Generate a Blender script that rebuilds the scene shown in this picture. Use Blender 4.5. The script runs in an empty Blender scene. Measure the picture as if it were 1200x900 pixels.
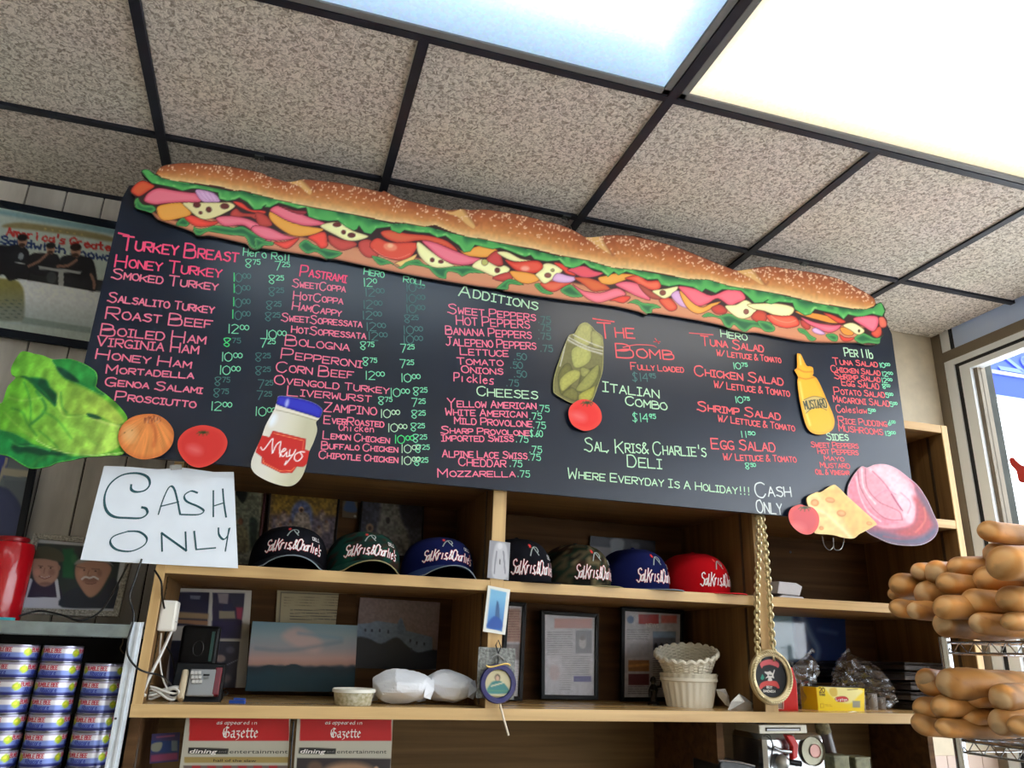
import bpy, bmesh, math, random
import numpy as np
from mathutils import Vector, Matrix

# ------------------------------------------------------------------ camera, world, light, exposure
SC = bpy.context.scene
COL = SC.collection
ZC = 1.46                       # eye height of the photographer
F, YAW, PITCH, ROLL = 909.01, .28904, .332532, .0331751
def _rot():
    cy, sy, cp, sp, cr, sr = math.cos(YAW), math.sin(YAW), math.cos(PITCH), math.sin(PITCH), math.cos(ROLL), math.sin(ROLL)
    f = np.array([sy*cp, cy*cp, sp]); rt = np.array([cy, -sy, 0.]); up = np.cross(rt, f)
    return np.array([cr*rt+sr*up, -sr*rt+cr*up, f])
RM = _rot()
cd = bpy.data.cameras.new('camera'); cam = bpy.data.objects.new('camera', cd); COL.objects.link(cam)
cd.sensor_width = 36; cd.lens = F/1200*36; cd.clip_start = .02; cd.clip_end = 200
cam.matrix_world = Matrix(((RM[0][0], RM[1][0], -RM[2][0], 0), (RM[0][1], RM[1][1], -RM[2][1], 0),
                           (RM[0][2], RM[1][2], -RM[2][2], ZC), (0, 0, 0, 1)))
SC.camera = cam
vs = SC.view_settings
vs.view_transform = 'Standard'; vs.look = 'None'; vs.gamma = 1; vs.use_curve_mapping = False
vs.exposure = 0.62
world = bpy.data.worlds.new('sky'); SC.world = world; world.use_nodes = True
wb = world.node_tree.nodes['Background']; wb.inputs[0].default_value = (.86, .93, 1, 1); wb.inputs[1].default_value = 4.0
LAMP_COOL = 7.0                 # radiance of the ceiling fixtures' lenses
LAMP_WARM = 7.5

# ------------------------------------------------------------------ pixel rays (photo frame 1200x900) onto real planes
def ray(u, v): return RM.T @ np.array([(u-600)/F, -(v-450)/F, 1.])
def P(u, v, Y):
    d = ray(u, v); p = d*Y/d[1]; return Vector((p[0], p[1], p[2]+ZC))
def PZ(u, v, z):
    d = ray(u, v); p = d*(z-ZC)/d[2]; return Vector((p[0], p[1], z))
def PX(u, v, x):
    d = ray(u, v); p = d*x/d[0]; return Vector((p[0], p[1], p[2]+ZC))
def unproj(x, y, z):
    c = RM @ np.stack([x, y, z-ZC]); return 600+F*c[0]/c[2], 450-F*c[1]/c[2]

# ------------------------------------------------------------------ materials
def lin(c):
    c = np.asarray(c, float)/255.; return np.where(c <= .04045, c/12.92, ((c+.055)/1.055)**2.4)
def rgba(c): l = lin(c); return (float(l[0]), float(l[1]), float(l[2]), 1)
MATS = {}
def mat(name, col=(128,128,128), rough=.6, metal=0, bump=0, scale=60, var=0, spec=.5, trans=0, coat=0, alpha=1, vcol=False, stretch=None, col2=None, emit=None, ior=1.45):
    if name in MATS: return MATS[name]
    m = bpy.data.materials.new(name); m.use_nodes = True; MATS[name] = m
    nt = m.node_tree; b = nt.nodes['Principled BSDF']
    b.inputs['Base Color'].default_value = rgba(col); b.inputs['Roughness'].default_value = rough
    b.inputs['Metallic'].default_value = metal; b.inputs['Specular IOR Level'].default_value = spec
    b.inputs['Transmission Weight'].default_value = trans; b.inputs['Coat Weight'].default_value = coat
    b.inputs['Alpha'].default_value = alpha; b.inputs['IOR'].default_value = ior
    if vcol:
        a = nt.nodes.new('ShaderNodeAttribute'); a.attribute_name = 'Col'; nt.links.new(a.outputs['Color'], b.inputs['Base Color'])
    if bump or var or col2:
        tc = nt.nodes.new('ShaderNodeTexCoord'); mp = nt.nodes.new('ShaderNodeMapping')
        nt.links.new(tc.outputs['Object'], mp.inputs[0])
        if stretch: mp.inputs['Scale'].default_value = stretch
        n = nt.nodes.new('ShaderNodeTexNoise'); n.inputs['Scale'].default_value = scale; n.inputs['Detail'].default_value = 5
        nt.links.new(mp.outputs[0], n.inputs['Vector'])
        if var or col2:
            r = nt.nodes.new('ShaderNodeValToRGB'); c = np.array(col, float)
            r.color_ramp.elements[0].position = .3; r.color_ramp.elements[1].position = .7
            r.color_ramp.elements[0].color = rgba(c*(1-var)); r.color_ramp.elements[1].color = rgba(col2 if col2 is not None else np.minimum(c*(1+var), 255))
            nt.links.new(n.outputs['Fac'], r.inputs[0]); nt.links.new(r.outputs[0], b.inputs['Base Color'])
        if bump:
            bp = nt.nodes.new('ShaderNodeBump'); bp.inputs['Strength'].default_value = bump; bp.inputs['Distance'].default_value = .004
            nt.links.new(n.outputs['Fac'], bp.inputs['Height']); nt.links.new(bp.outputs[0], b.inputs['Normal'])
    if emit:
        b.inputs['Emission Color'].default_value = rgba(emit[0]); b.inputs['Emission Strength'].default_value = emit[1]
    return m

def woodmat(name, c1, c2, axis=0, rough=.4, spec=.35):
    m = bpy.data.materials.new(name); m.use_nodes = True; MATS[name] = m; nt = m.node_tree; b = nt.nodes['Principled BSDF']
    tc = nt.nodes.new('ShaderNodeTexCoord'); mp = nt.nodes.new('ShaderNodeMapping')
    s = [38., 38., 38.]; s[axis] = 1.6; mp.inputs['Scale'].default_value = s
    nt.links.new(tc.outputs['Object'], mp.inputs[0])
    n = nt.nodes.new('ShaderNodeTexNoise'); n.inputs['Scale'].default_value = 1.; n.inputs['Detail'].default_value = 8; n.inputs['Distortion'].default_value = .6
    nt.links.new(mp.outputs[0], n.inputs['Vector'])
    r = nt.nodes.new('ShaderNodeValToRGB'); r.color_ramp.elements[0].position = .32; r.color_ramp.elements[1].position = .66
    r.color_ramp.elements[0].color = rgba(c1); r.color_ramp.elements[1].color = rgba(c2)
    nt.links.new(n.outputs['Fac'], r.inputs[0]); nt.links.new(r.outputs[0], b.inputs['Base Color'])
    bp = nt.nodes.new('ShaderNodeBump'); bp.inputs['Strength'].default_value = .15; bp.inputs['Distance'].default_value = .002
    nt.links.new(n.outputs['Fac'], bp.inputs['Height']); nt.links.new(bp.outputs[0], b.inputs['Normal'])
    b.inputs['Roughness'].default_value = rough; b.inputs['Specular IOR Level'].default_value = spec
    return m

# ------------------------------------------------------------------ object helpers
WL = {}                          # world location of every object made here (no rotations are used on things)
def wl(o): return WL.get(o.name, Vector((0, 0, 0)))
def tag(o, label=None, cat=None, group=None, kind=None):
    if label: o['label'] = label
    if cat: o['category'] = cat
    if group: o['group'] = group
    if kind: o['kind'] = kind
    return o
def thing(name, loc, label, cat, group=None):
    o = bpy.data.objects.new(name, None); COL.objects.link(o); o.location = loc; o.empty_display_size = .02
    WL[o.name] = Vector(loc); return tag(o, label, cat, group)

class MB:
    def __init__(s): s.v = []; s.f = []; s.col = None; s.smooth = False
    def add(s, vs, fs):
        k = len(s.v); s.v += [tuple(v) for v in vs]; s.f += [tuple(i+k for i in f) for f in fs]; return s
    def box(s, c, d, R=None):
        c = Vector(c); h = Vector(d)/2; vs = []
        for x in (-1, 1):
            for y in (-1, 1):
                for z in (-1, 1):
                    p = Vector((x*h.x, y*h.y, z*h.z)); vs.append(c+(R @ p if R else p))
        return s.add(vs, [(0,1,3,2), (4,6,7,5), (0,4,5,1), (2,3,7,6), (0,2,6,4), (1,5,7,3)])
    def box2(s, a, b): a = Vector(a); b = Vector(b); return s.box((a+b)/2, [abs(x) for x in (b-a)])
    def tube(s, path, r, n=8, cap=True, flat=1.):
        path = [Vector(p) for p in path]; rs = r if isinstance(r, (list, tuple)) else [r]*len(path)
        rings = []; prev = None
        for i, p in enumerate(path):
            t = (path[min(i+1, len(path)-1)]-path[max(i-1, 0)])
            t = t.normalized() if t.length > 1e-9 else Vector((0, 0, 1))
            if prev is None:
                a = Vector((0, 0, 1)) if abs(t.z) < .9 else Vector((1, 0, 0)); nrm = t.cross(a).normalized()
            else: nrm = (prev-t*prev.dot(t)); nrm = nrm.normalized() if nrm.length > 1e-6 else t.orthogonal().normalized()
            prev = nrm; bn = t.cross(nrm)
            rings.append([p+(nrm*math.cos(2*math.pi*k/n)+bn*math.sin(2*math.pi*k/n)*flat)*rs[i] for k in range(n)])
        vs = [q for R in rings for q in R]; fs = []
        for i in range(len(rings)-1):
            for k in range(n): fs.append((i*n+k, i*n+(k+1) % n, (i+1)*n+(k+1) % n, (i+1)*n+k))
        if cap: fs.append(tuple(range(n))[::-1]); fs.append(tuple((len(rings)-1)*n+k for k in range(n)))
        s.smooth = True
        return s.add(vs, fs)
    def lathe(s, prof, c=(0, 0, 0), n=24, R=None, sx=1, sy=1, close=False):
        c = Vector(c); vs = []; fs = []
        for (r, z) in prof:
            for k in range(n):
                a = 2*math.pi*k/n; p = Vector((r*math.cos(a)*sx, r*math.sin(a)*sy, z)); vs.append(c+(R @ p if R else p))
        m = len(prof)
        for i in range(m-1):
            for k in range(n): fs.append((i*n+k, i*n+(k+1) % n, (i+1)*n+(k+1) % n, (i+1)*n+k))
        if close: fs.append(tuple(range(n))[::-1]); fs.append(tuple((m-1)*n+k for k in range(n)))
        s.smooth = True
        return s.add(vs, fs)
    def prism(s, poly, off):     # poly: list of 3D points (closed outline), off: extrusion vector
        off = Vector(off); n = len(poly); a = [Vector(p) for p in poly]; b = [p+off for p in a]
        return s.add(a+b, [tuple(range(n))[::-1], tuple(range(n, 2*n))]+[(i, (i+1) % n, n+(i+1) % n, n+i) for i in range(n)])
    def build(s, name, m, parent=None, bevel=0, smooth=None, sub=0, base=True, fixn=True):
        me = bpy.data.meshes.new(name); loc = wl(parent) if parent else Vector((0, 0, 0))
        vs = s.v
        if parent is None and base and vs:
            A = np.array(vs); lo = A.min(0); hi = A.max(0); loc = Vector(((lo[0]+hi[0])/2, (lo[1]+hi[1])/2, lo[2]))
        me.from_pydata([(v[0]-loc[0], v[1]-loc[1], v[2]-loc[2]) for v in vs], [], s.f)
        if s.col is not None:
            at = me.color_attributes.new('Col', 'FLOAT_COLOR', 'POINT'); at.data.foreach_set('color', np.asarray(s.col, np.float32).ravel())
        if fixn:
            bm = bmesh.new(); bm.from_mesh(me); bmesh.ops.recalc_face_normals(bm, faces=bm.faces); bm.to_mesh(me); bm.free()
        if (s.smooth if smooth is None else smooth):
            me.polygons.foreach_set('use_smooth', [True]*len(me.polygons))
            try: me.set_sharp_from_angle(angle=math.radians(42))
            except Exception: pass
        me.materials.append(m if not isinstance(m, str) else MATS[m]); me.update()
        o = bpy.data.objects.new(name, me); COL.objects.link(o)
        if parent: o.parent = parent; WL[o.name] = loc.copy()
        else: o.location = loc; WL[o.name] = loc.copy()
        if bevel:
            b = o.modifiers.new('bevel', 'BEVEL'); b.width = bevel; b.segments = 2; b.limit_method = 'ANGLE'
        if sub: q = o.modifiers.new('sub', 'SUBSURF'); q.levels = sub; q.render_levels = sub
        return o

# ------------------------------------------------------------------ outlines
def smooth(pts, k=6, closed=True):
    pts = [np.array(p, float) for p in pts]; n = len(pts); out = []
    for i in range(n if closed else n-1):
        if closed: p0, p1, p2, p3 = pts[i-1], pts[i], pts[(i+1) % n], pts[(i+2) % n]
        else: p0, p1, p2, p3 = pts[max(i-1, 0)], pts[i], pts[i+1], pts[min(i+2, n-1)]
        for j in range(k):
            t = j/k; out.append(.5*((2*p1)+(-p0+p2)*t+(2*p0-5*p1+4*p2-p3)*t*t+(-p0+3*p1-3*p2+p3)*t**3))
    if not closed: out.append(pts[-1])
    return np.array(out)
def sdf(Q, poly, closed=True):   # distance (negative inside when closed) and nearest point
    A = np.asarray(poly, float); B = np.roll(A, -1, 0) if closed else A[1:]
    if not closed: A = A[:-1]
    best = np.full(len(Q), 1e18); near = np.zeros((len(Q), 2)); ins = np.zeros(len(Q), bool)
    for a, b in zip(A, B):
        e = b-a; L = e @ e+1e-12; t = np.clip(((Q-a) @ e)/L, 0, 1); q = a+t[:, None]*e; d = ((Q-q)**2).sum(1)
        m = d < best; best[m] = d[m]; near[m] = q[m]
        if closed and a[1] != b[1]:
            c = ((a[1] > Q[:, 1]) != (b[1] > Q[:, 1])) & (Q[:, 0] < (b[0]-a[0])*(Q[:, 1]-a[1])/(b[1]-a[1])+a[0]); ins ^= c
    d = np.sqrt(best); return (np.where(ins, -d, d) if closed else d), near
def _h(n):
    n = (n.astype(np.int64)*747796405+2891336453) & 0xffffffff; n = ((n >> 16) ^ n)*277803737 & 0xffffffff; return ((n >> 11) & 0xffff)/65535.
def noise(x, y, s=0):            # value noise
    xi = np.floor(x).astype(np.int64); yi = np.floor(y).astype(np.int64); fx = x-xi; fy = y-yi; fx = fx*fx*(3-2*fx); fy = fy*fy*(3-2*fy)
    h = lambda a, b: _h((a*7919+b*104729+s*15731) & 0x7fffffff)
    return (h(xi, yi)*(1-fx)+h(xi+1, yi)*fx)*(1-fy)+(h(xi, yi+1)*(1-fx)+h(xi+1, yi+1)*fx)*fy

# a printed or painted flat face: fine grid with a colour at every vertex, drawn in its own 2-D frame
class Art:
    def __init__(s, base=(128,128,128)): s.base = base
    @classmethod
    def cut(cls, outline_px, Y, step, base, smoothk=5):       # cut-out board: outline in photo pixels on the plane at depth Y
        s = cls(); o = smooth(outline_px, smoothk) if smoothk else np.array(outline_px, float)
        w = np.array([tuple(P(u, v, Y)) for u, v in o]); s.out = w[:, [0, 2]]; s.Y = Y
        lo = s.out.min(0); hi = s.out.max(0); nx, nz = int((hi[0]-lo[0])/step)+3, int((hi[1]-lo[1])/step)+3
        gx, gz = np.meshgrid(lo[0]-step+np.arange(nx)*step, lo[1]-step+np.arange(nz)*step); G = np.stack([gx.ravel(), gz.ravel()], 1)
        d = np.full(len(G), 1e3); nr = G.copy()
        d, nr = sdf(G, s.out); m = np.abs(d) < .72*step; G[m] = nr[m]; ok = (d <= .72*step)
        idx = np.arange(nx*nz).reshape(nz, nx); q = np.stack([idx[:-1, :-1], idx[:-1, 1:], idx[1:, 1:], idx[1:, :-1]], -1).reshape(-1, 4)
        cent = G[q].mean(1); dc, _ = sdf(cent, s.out); q = q[ok[q].all(1) & (dc < 0)]
        use = np.unique(q); re = -np.ones(nx*nz, int); re[use] = np.arange(len(use)); s.faces = re[q]; G = G[use]
        s.W = np.stack([G[:, 0], np.full(len(G), Y), G[:, 1]], 1)
        u, v = unproj(s.W[:, 0], s.W[:, 1], s.W[:, 2]); s.Q = np.stack([u, v], 1); s.C = np.tile(np.array(base, float), (len(s.Q), 1)); return s
    @classmethod
    def quad(cls, c, n, m, base, size=None):                  # c: 4 world corners tl,tr,br,bl ; painting frame 0..size (x right, y down)
        s = cls(); c = [np.array(p, float) for p in c]; size = size or (100., 100.); s.corners = c
        a, b = np.meshgrid(np.linspace(0, 1, n+1), np.linspace(0, 1, m+1)); a = a.ravel()[:, None]; b = b.ravel()[:, None]
        s.W = (c[0]*(1-a)+c[1]*a)*(1-b)+(c[3]*(1-a)+c[2]*a)*b; s.Q = np.concatenate([a*size[0], b*size[1]], 1)
        idx = np.arange((n+1)*(m+1)).reshape(m+1, n+1); s.faces = np.stack([idx[:-1, :-1], idx[:-1, 1:], idx[1:, 1:], idx[1:, :-1]], -1).reshape(-1, 4)
        s.C = np.tile(np.array(base, float), (len(s.Q), 1)); return s
    def fill(s, poly, col, k=4, soft=.7, edge=None, ew=1.2, hi=None, hw=3., grad=None, a=1.):
        """col: colour; edge: darker outline colour within ew; hi: colour towards the inside beyond hw; grad: (p0, p1, colour2)"""
        o = smooth(poly, k) if k else np.array(poly, float); lo = o.min(0)-3; hi_ = o.max(0)+3
        m = np.where((s.Q[:, 0] > lo[0]) & (s.Q[:, 0] < hi_[0]) & (s.Q[:, 1] > lo[1]) & (s.Q[:, 1] < hi_[1]))[0]
        if not len(m): return s
        Q = s.Q[m]; d, _ = sdf(Q, o); c = np.tile(np.array(col, float), (len(m), 1))
        if grad is not None:
            p0, p1, c2 = np.array(grad[0], float), np.array(grad[1], float), np.array(grad[2], float); e = p1-p0
            t = np.clip(((Q-p0) @ e)/(e @ e), 0, 1)[:, None]; c = c*(1-t)+c2*t
        if hi is not None: t = np.clip((-d)/hw, 0, 1)[:, None]; c = c*(1-t)+np.array(hi, float)*t
        if edge is not None: t = np.clip(1+d/ew, 0, 1)[:, None]; c = c*(1-t)+np.array(edge, float)*t
        al = np.clip(.5-d/soft, 0, 1)[:, None]*a; s.C[m] = s.C[m]*(1-al)+c*al; return s
    def line(s, pts, w, col, k=4, soft=.7, a=1., closed=False):
        o = smooth(pts, k, closed) if k else np.array(pts, float); lo = o.min(0)-w-2; hi = o.max(0)+w+2
        m = np.where((s.Q[:, 0] > lo[0]) & (s.Q[:, 0] < hi[0]) & (s.Q[:, 1] > lo[1]) & (s.Q[:, 1] < hi[1]))[0]
        if not len(m): return s
        if closed: o = np.vstack([o, o[:1]])
        d, _ = sdf(s.Q[m], o, False); al = np.clip(.5-(d-w/2)/soft, 0, 1)[:, None]*a; s.C[m] = s.C[m]*(1-al)+np.array(col, float)*al; return s
    def ell(s, c, rx, ry, col, ang=0, **kw):
        t = np.linspace(0, 2*math.pi, 25)[:-1]; x = rx*np.cos(t); y = ry*np.sin(t); ca, sa = math.cos(math.radians(ang)), math.sin(math.radians(ang))
        return s.fill(np.stack([c[0]+x*ca-y*sa, c[1]+x*sa+y*ca], 1), col, k=0, **kw)
    def rect(s, x0, y0, x1, y1, col, **kw): return s.fill([(x0, y0), (x1, y0), (x1, y1), (x0, y1)], col, k=0, **kw)
    def mul(s, f): s.C = np.clip(s.C*f[:, None], 0, 255); return s
    def grain(s, sc, amt, seed=0, sy=None):
        n = noise(s.Q[:, 0]*sc, s.Q[:, 1]*(sy or sc), seed)-.5; s.C = np.clip(s.C*(1+amt*n[:, None]*2), 0, 255); return s
    def build(s, name, m, parent=None, gain=1.):
        b = MB(); b.v = [tuple(p) for p in s.W]; b.f = [tuple(int(i) for i in f) for f in s.faces]
        L = np.clip(lin(np.clip(s.C, 0, 255))*gain, 0, 1); b.col = np.concatenate([L, np.ones((len(L), 1))], 1)
        return b.build(name, m, parent, smooth=False, fixn=False)

# ------------------------------------------------------------------ hand lettering: glyph strokes on a 6 x 8 grid (y up); '~' = curved stroke
G = {'A':'00 38 60|13 53','B':'00 08|~08 38 57 55 34 04|~04 45 64 61 40 00','C':'~67 48 17 04 11 40 62','D':'00 08|~08 48 64 40 00','E':'68 08 00 60|04 54','F':'68 08 00|04 44',
'G':'~67 48 17 04 11 40 62|63 33|63 60','H':'00 08|60 68|04 64','I':'18 58|38 30|10 50','J':'28 68|~48 42 20 01','K':'00 08|67 03|24 60','L':'08 00 60','M':'00 08 33 68 60','N':'00 08 60 68',
'O':'~48 17 04 11 40 62 65 48','P':'00 08|~08 58 66 54 03','Q':'~48 17 04 11 40 62 65 48|42 70','R':'00 08|~08 58 66 54 04|24 60','S':'~67 48 17 25 54 62 40 11 01','T':'38 30|08 68','U':'~08 02 20 40 62 68','V':'08 30 68','W':'08 10 35 50 68',
'X':'08 60|68 00','Y':'08 34 68|34 30','Z':'08 68 00 60','0':'~38 06 02 30 62 66 38','1':'38 30','2':'~07 38 66 33 00|00 60','3':'~07 38 66 34 24|~24 54 62 30 01','4':'58 50|58 03 63','5':'68 18 15|~15 55 62 40 01',
'6':'~58 24 01 30 62 44 12','7':'08 68 20','8':'~38 07 24 52 30 02 34 67 38','9':'~65 38 15 33 66 68|66 40','.':'20 21','$':'~67 38 16 52 30 01|39 3.','&':'60 16 ~|~16 28 47 14 01 20 63','\'':'39 36',',':'21 0.','!':'38 33|31 30','/':'00 68','-':'14 54',
'a':'~54 14 01 30 53|55 50','b':'08 00|~03 35 53 40 00','c':'~54 35 02 30 51','d':'58 50|~54 25 02 20 52','e':'03 53|~53 35 03 20 51','f':'~58 37 24 20|04 44','g':'~54 25 02 20 52|55 ~|~55 5. 2, 0.','h':'08 00|~03 35 53 50','i':'25 20|27 27.','j':'35 3.','k':'08 00|45 02|13 50',
'l':'28 20','m':'05 00|~03 25 33 30|~33 55 63 60','n':'05 00|~03 35 53 50','o':'~35 03 20 50 53 35','p':'05 0,|~04 35 53 30 01','r':'05 00|~03 25 45','s':'~55 25 13 42 40 00','t':'28 21 40|05 45','u':'~05 02 20 51|55 50','v':'05 30 55','w':'05 10 33 50 65','x':'05 50|55 00','y':'05 30|55 0,','z':'05 55 00 50'}
DG = {c: i for i, c in enumerate('0123456789')}; DG['.'] = -1; DG[','] = -3
def glyph(ch):
    out = []
    for st in G.get(ch, '').split('|'):
        st = st.replace(' ~', '').strip()
        if not st: continue
        cv = st[0] == '~'; pts = []
        for t in st.lstrip('~').split(): pts.append((DG.get(t[0], 0), DG.get(t[1], 0)))
        if len(pts) < 1: continue
        if len(pts) == 1: pts = [pts[0], (pts[0][0]+.3, pts[0][1])]
        out.append(smooth(pts, 4, False) if cv and len(pts) > 2 else np.array(pts, float))
    return out
def layout(txt, caps=.82, gap=1.6, narrow=1.):
    """small-caps hand lettering laid out from 0; returns strokes in units of cap height and total width"""
    x = 0; out = []; prev = ' '
    i = 0
    while i < len(txt):
        ch = txt[i]; sc = 1.; dy = 0.
        if ch == ' ': x += 3.4*narrow; prev = ' '; i += 1; continue
        if ch == '^': i += 1; ch = txt[i]; sc = .55; dy = 3.4       # raised small figure
        elif ch == '_': i += 1; ch = txt[i]; sc = 1.28; dy = -.9    # oversized initial
        elif prev != ' ' and ch.isupper(): sc = caps
        wd = 6 if ch not in "I1.,'!l" else 3.6 if ch == 'I' else 2.5
        off = 0 if wd == 6 else -1.2
        for s in glyph(ch):
            out.append(np.stack([(x+(s[:, 0]+off)*sc*narrow), s[:, 1]*sc+dy], 1)/8.)
        x += (wd+gap)*sc*narrow; prev = ch; i += 1
    return out, max(x-gap, 1)/8.
def ribbon(mb, pts, w, U, V, O, nib=None, lift=None, minw=.35):
    """flat stroke: pts are 2-D, mapped to O+U*x+V*y ; nib = angle of a broad pen"""
    O = Vector(O); q = [O+U*float(a)+V*float(b) for a, b in pts]; N = U.cross(V).normalized()
    if lift: q = [lift(p) for p in q]
    for i in range(len(q)-1):
        a, b = q[i], q[i+1]; t = b-a
        if t.length < 1e-7: continue
        t.normalize(); ww = w
        if nib is not None:
            ang = math.atan2(t.dot(V.normalized()), t.dot(U.normalized())); ww = w*max(minw, abs(math.sin(ang-nib)))
        s = t.cross(N)*ww/2; e = t*ww*.28; mb.add([a-s-e, b-s+e, b+s+e, a+s-e], [(0, 1, 2, 3)])
def letter(parent, txt, a, b, h, w, m, Y=None, name='chalk_lettering', rng=None, caps=.82, nib=None, jitter=.25, lower=False):
    """text whose base line runs from photo pixel a to b on the plane Y; h = cap height in photo px, w = stroke px"""
    st, wd = layout(txt, caps); A = P(a[0], a[1], Y); B = P(b[0], b[1], Y); U = (B-A); L = U.length; U.normalize()
    T = P(a[0], a[1]-h, Y); H = abs(T.z-A.z); px = H/h; V = Vector((-U.z, 0, U.x)); mb = MB(); sx = L/wd
    r = rng or random.Random(len(txt)*7+int(a[0]))
    for s in st:
        j = np.array([[r.uniform(-1, 1), r.uniform(-1, 1)]])*jitter/16
        ribbon(mb, (s+j)*np.array([[sx, H]]), w*px, U, V, A, nib)
    for k, v in enumerate(mb.v): mb.v[k] = (v[0], Y-.000012*((k//4) % 30), v[2])
    return mb.build(name, m, parent, smooth=False, fixn=False)

# ================================================================== the room
CZ = ZC+1.2915; WY = 2.37; WX = 2.53; LX = -2.6; BY = -3.6
tile_m = mat('ceiling_tile', (208,200,188), .95)
def _tile_nodes():
    nt = tile_m.node_tree; b = nt.nodes['Principled BSDF']; tc = nt.nodes.new('ShaderNodeTexCoord')
    n = nt.nodes.new('ShaderNodeTexNoise'); n.inputs['Scale'].default_value = 92; n.inputs['Detail'].default_value = 3; n.inputs['Distortion'].default_value = 1.2
    n2 = nt.nodes.new('ShaderNodeTexNoise'); n2.inputs['Scale'].default_value = 3; n2.inputs['Detail'].default_value = 2
    nt.links.new(tc.outputs['Object'], n.inputs['Vector']); nt.links.new(tc.outputs['Object'], n2.inputs['Vector'])
    r = nt.nodes.new('ShaderNodeValToRGB'); r.color_ramp.elements[0].position = .36; r.color_ramp.elements[1].position = .58
    r.color_ramp.elements[0].color = rgba((160,149,138)); r.color_ramp.elements[1].color = rgba((243,234,225))
    nt.links.new(n.outputs['Fac'], r.inputs[0]); mx = nt.nodes.new('ShaderNodeMixRGB'); mx.blend_type = 'MULTIPLY'; mx.inputs[0].default_value = .14
    nt.links.new(r.outputs[0], mx.inputs[1]); nt.links.new(n2.outputs['Color'], mx.inputs[2]); nt.links.new(mx.outputs[0], b.inputs['Base Color'])
    bp = nt.nodes.new('ShaderNodeBump'); bp.inputs['Strength'].default_value = .9; bp.inputs['Distance'].default_value = .004
    nt.links.new(n.outputs['Fac'], bp.inputs['Height']); nt.links.new(bp.outputs[0], b.inputs['Normal'])
_tile_nodes()
bar_m = mat('ceiling_bar', (34,38,50), .45, var=.1, scale=20)
lip_m = mat('tile_lip', (214,214,206), .7)
alu_m = mat('lamp_frame', (120,120,120), .5, .0)
cols = [-1.036+.61*i for i in range(-3, 6)]; rows = [1.393-.589*j for j in range(0, 9)]
xs = [LX]+[c for c in cols if c > LX+.05]+[WX]; ys = [WY, 1.982]+rows; ys = [y for y in ys if y > BY+.05]+[BY]
ceil = MB().box2((LX, BY, CZ+.03), (WX, WY, CZ+.08)).build('ceiling', mat('plenum', (60,58,55), .9)); tag(ceil, kind='structure')
lamps = {(1.393, -.426): 'a', (1.393, .794): 'b'}
lamp_cells = set(); fixtures = []
for (fx, fy, kind) in ((-.426, 1.393, 'cool'), (.794, 1.393, 'warm'), (-.426, -.963, 'back'), (.794, -.963, 'back'), (-1.646, -.963, 'back'), (-1.646-.0, 1.393, 'none')):  # 'back' panels are added as unseen fill light behind the camera
    if kind == 'none': continue
    fixtures.append((fx, fy, kind))
    lamp_cells.add((round(fx, 2), round(fy, 2))); lamp_cells.add((round(fx+.61, 2), round(fy, 2)))
tile_me = {}
for i in range(len(xs)-1):
    for j in range(len(ys)-1):
        x0, x1, y1, y0 = xs[i], xs[i+1], ys[j], ys[j+1]
        if (round(x0, 2), round(y1, 2)) in lamp_cells: continue
        k = (round(x1-x0, 3), round(y1-y0, 3)); w, d = (x1-x0-.020)/2, (y1-y0-.020)/2
        if k not in tile_me:
            b = MB(); b.box2((-w, -d, 0), (w, d, .014)); o = b.build('tile', tile_m, ceil, base=False); me = o.data
            # the mesh was shifted by the parent's location: undo, keep it centred on the tile
            for v in me.vertices: v.co += wl(ceil)
            bm = bmesh.new(); bm.from_mesh(me); bmesh.ops.bevel(bm, geom=[e for e in bm.edges if all(v.co.z < .001 for v in e.verts)], offset=.004, segments=1, affect='EDGES'); bm.to_mesh(me); bm.free()
            tile_me[k] = me
        else:
            o = bpy.data.objects.new('tile', tile_me[k]); COL.objects.link(o); o.parent = ceil
        o.location = Vector(((x0+x1)/2, (y0+y1)/2, CZ+.002))-wl(ceil)
# metal grid, each run a piece with its pale edge lip
for x in xs[1:-1]:
    gaps = sorted([(fy-.589, fy) for fx, fy, k in fixtures if abs(x-fx-.61) < .05]); cuts = [BY]+[g for p in gaps for g in p]+[WY]
    for q in range(0, len(cuts), 2):
        MB().box2((x-.012, cuts[q], CZ-.006), (x+.012, cuts[q+1], CZ+.012)).build('grid_bar', bar_m, ceil)
        MB().box2((x-.0145, cuts[q], CZ+.001), (x-.012, cuts[q+1], CZ+.012)).build('grid_lip', lip_m, ceil)
for y in ys[1:-1]:
    MB().box2((LX, y-.010, CZ-.0055), (WX, y+.010, CZ+.012)).build('grid_bar', bar_m, ceil)
    MB().box2((LX, y+.010, CZ+.001), (WX, y+.0122, CZ+.012)).build('grid_lip', lip_m, ceil)
MB().box2((LX, WY-.014, CZ-.012), (.9, WY, CZ+.004)).build('edge_bar', bar_m, ceil)

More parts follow.
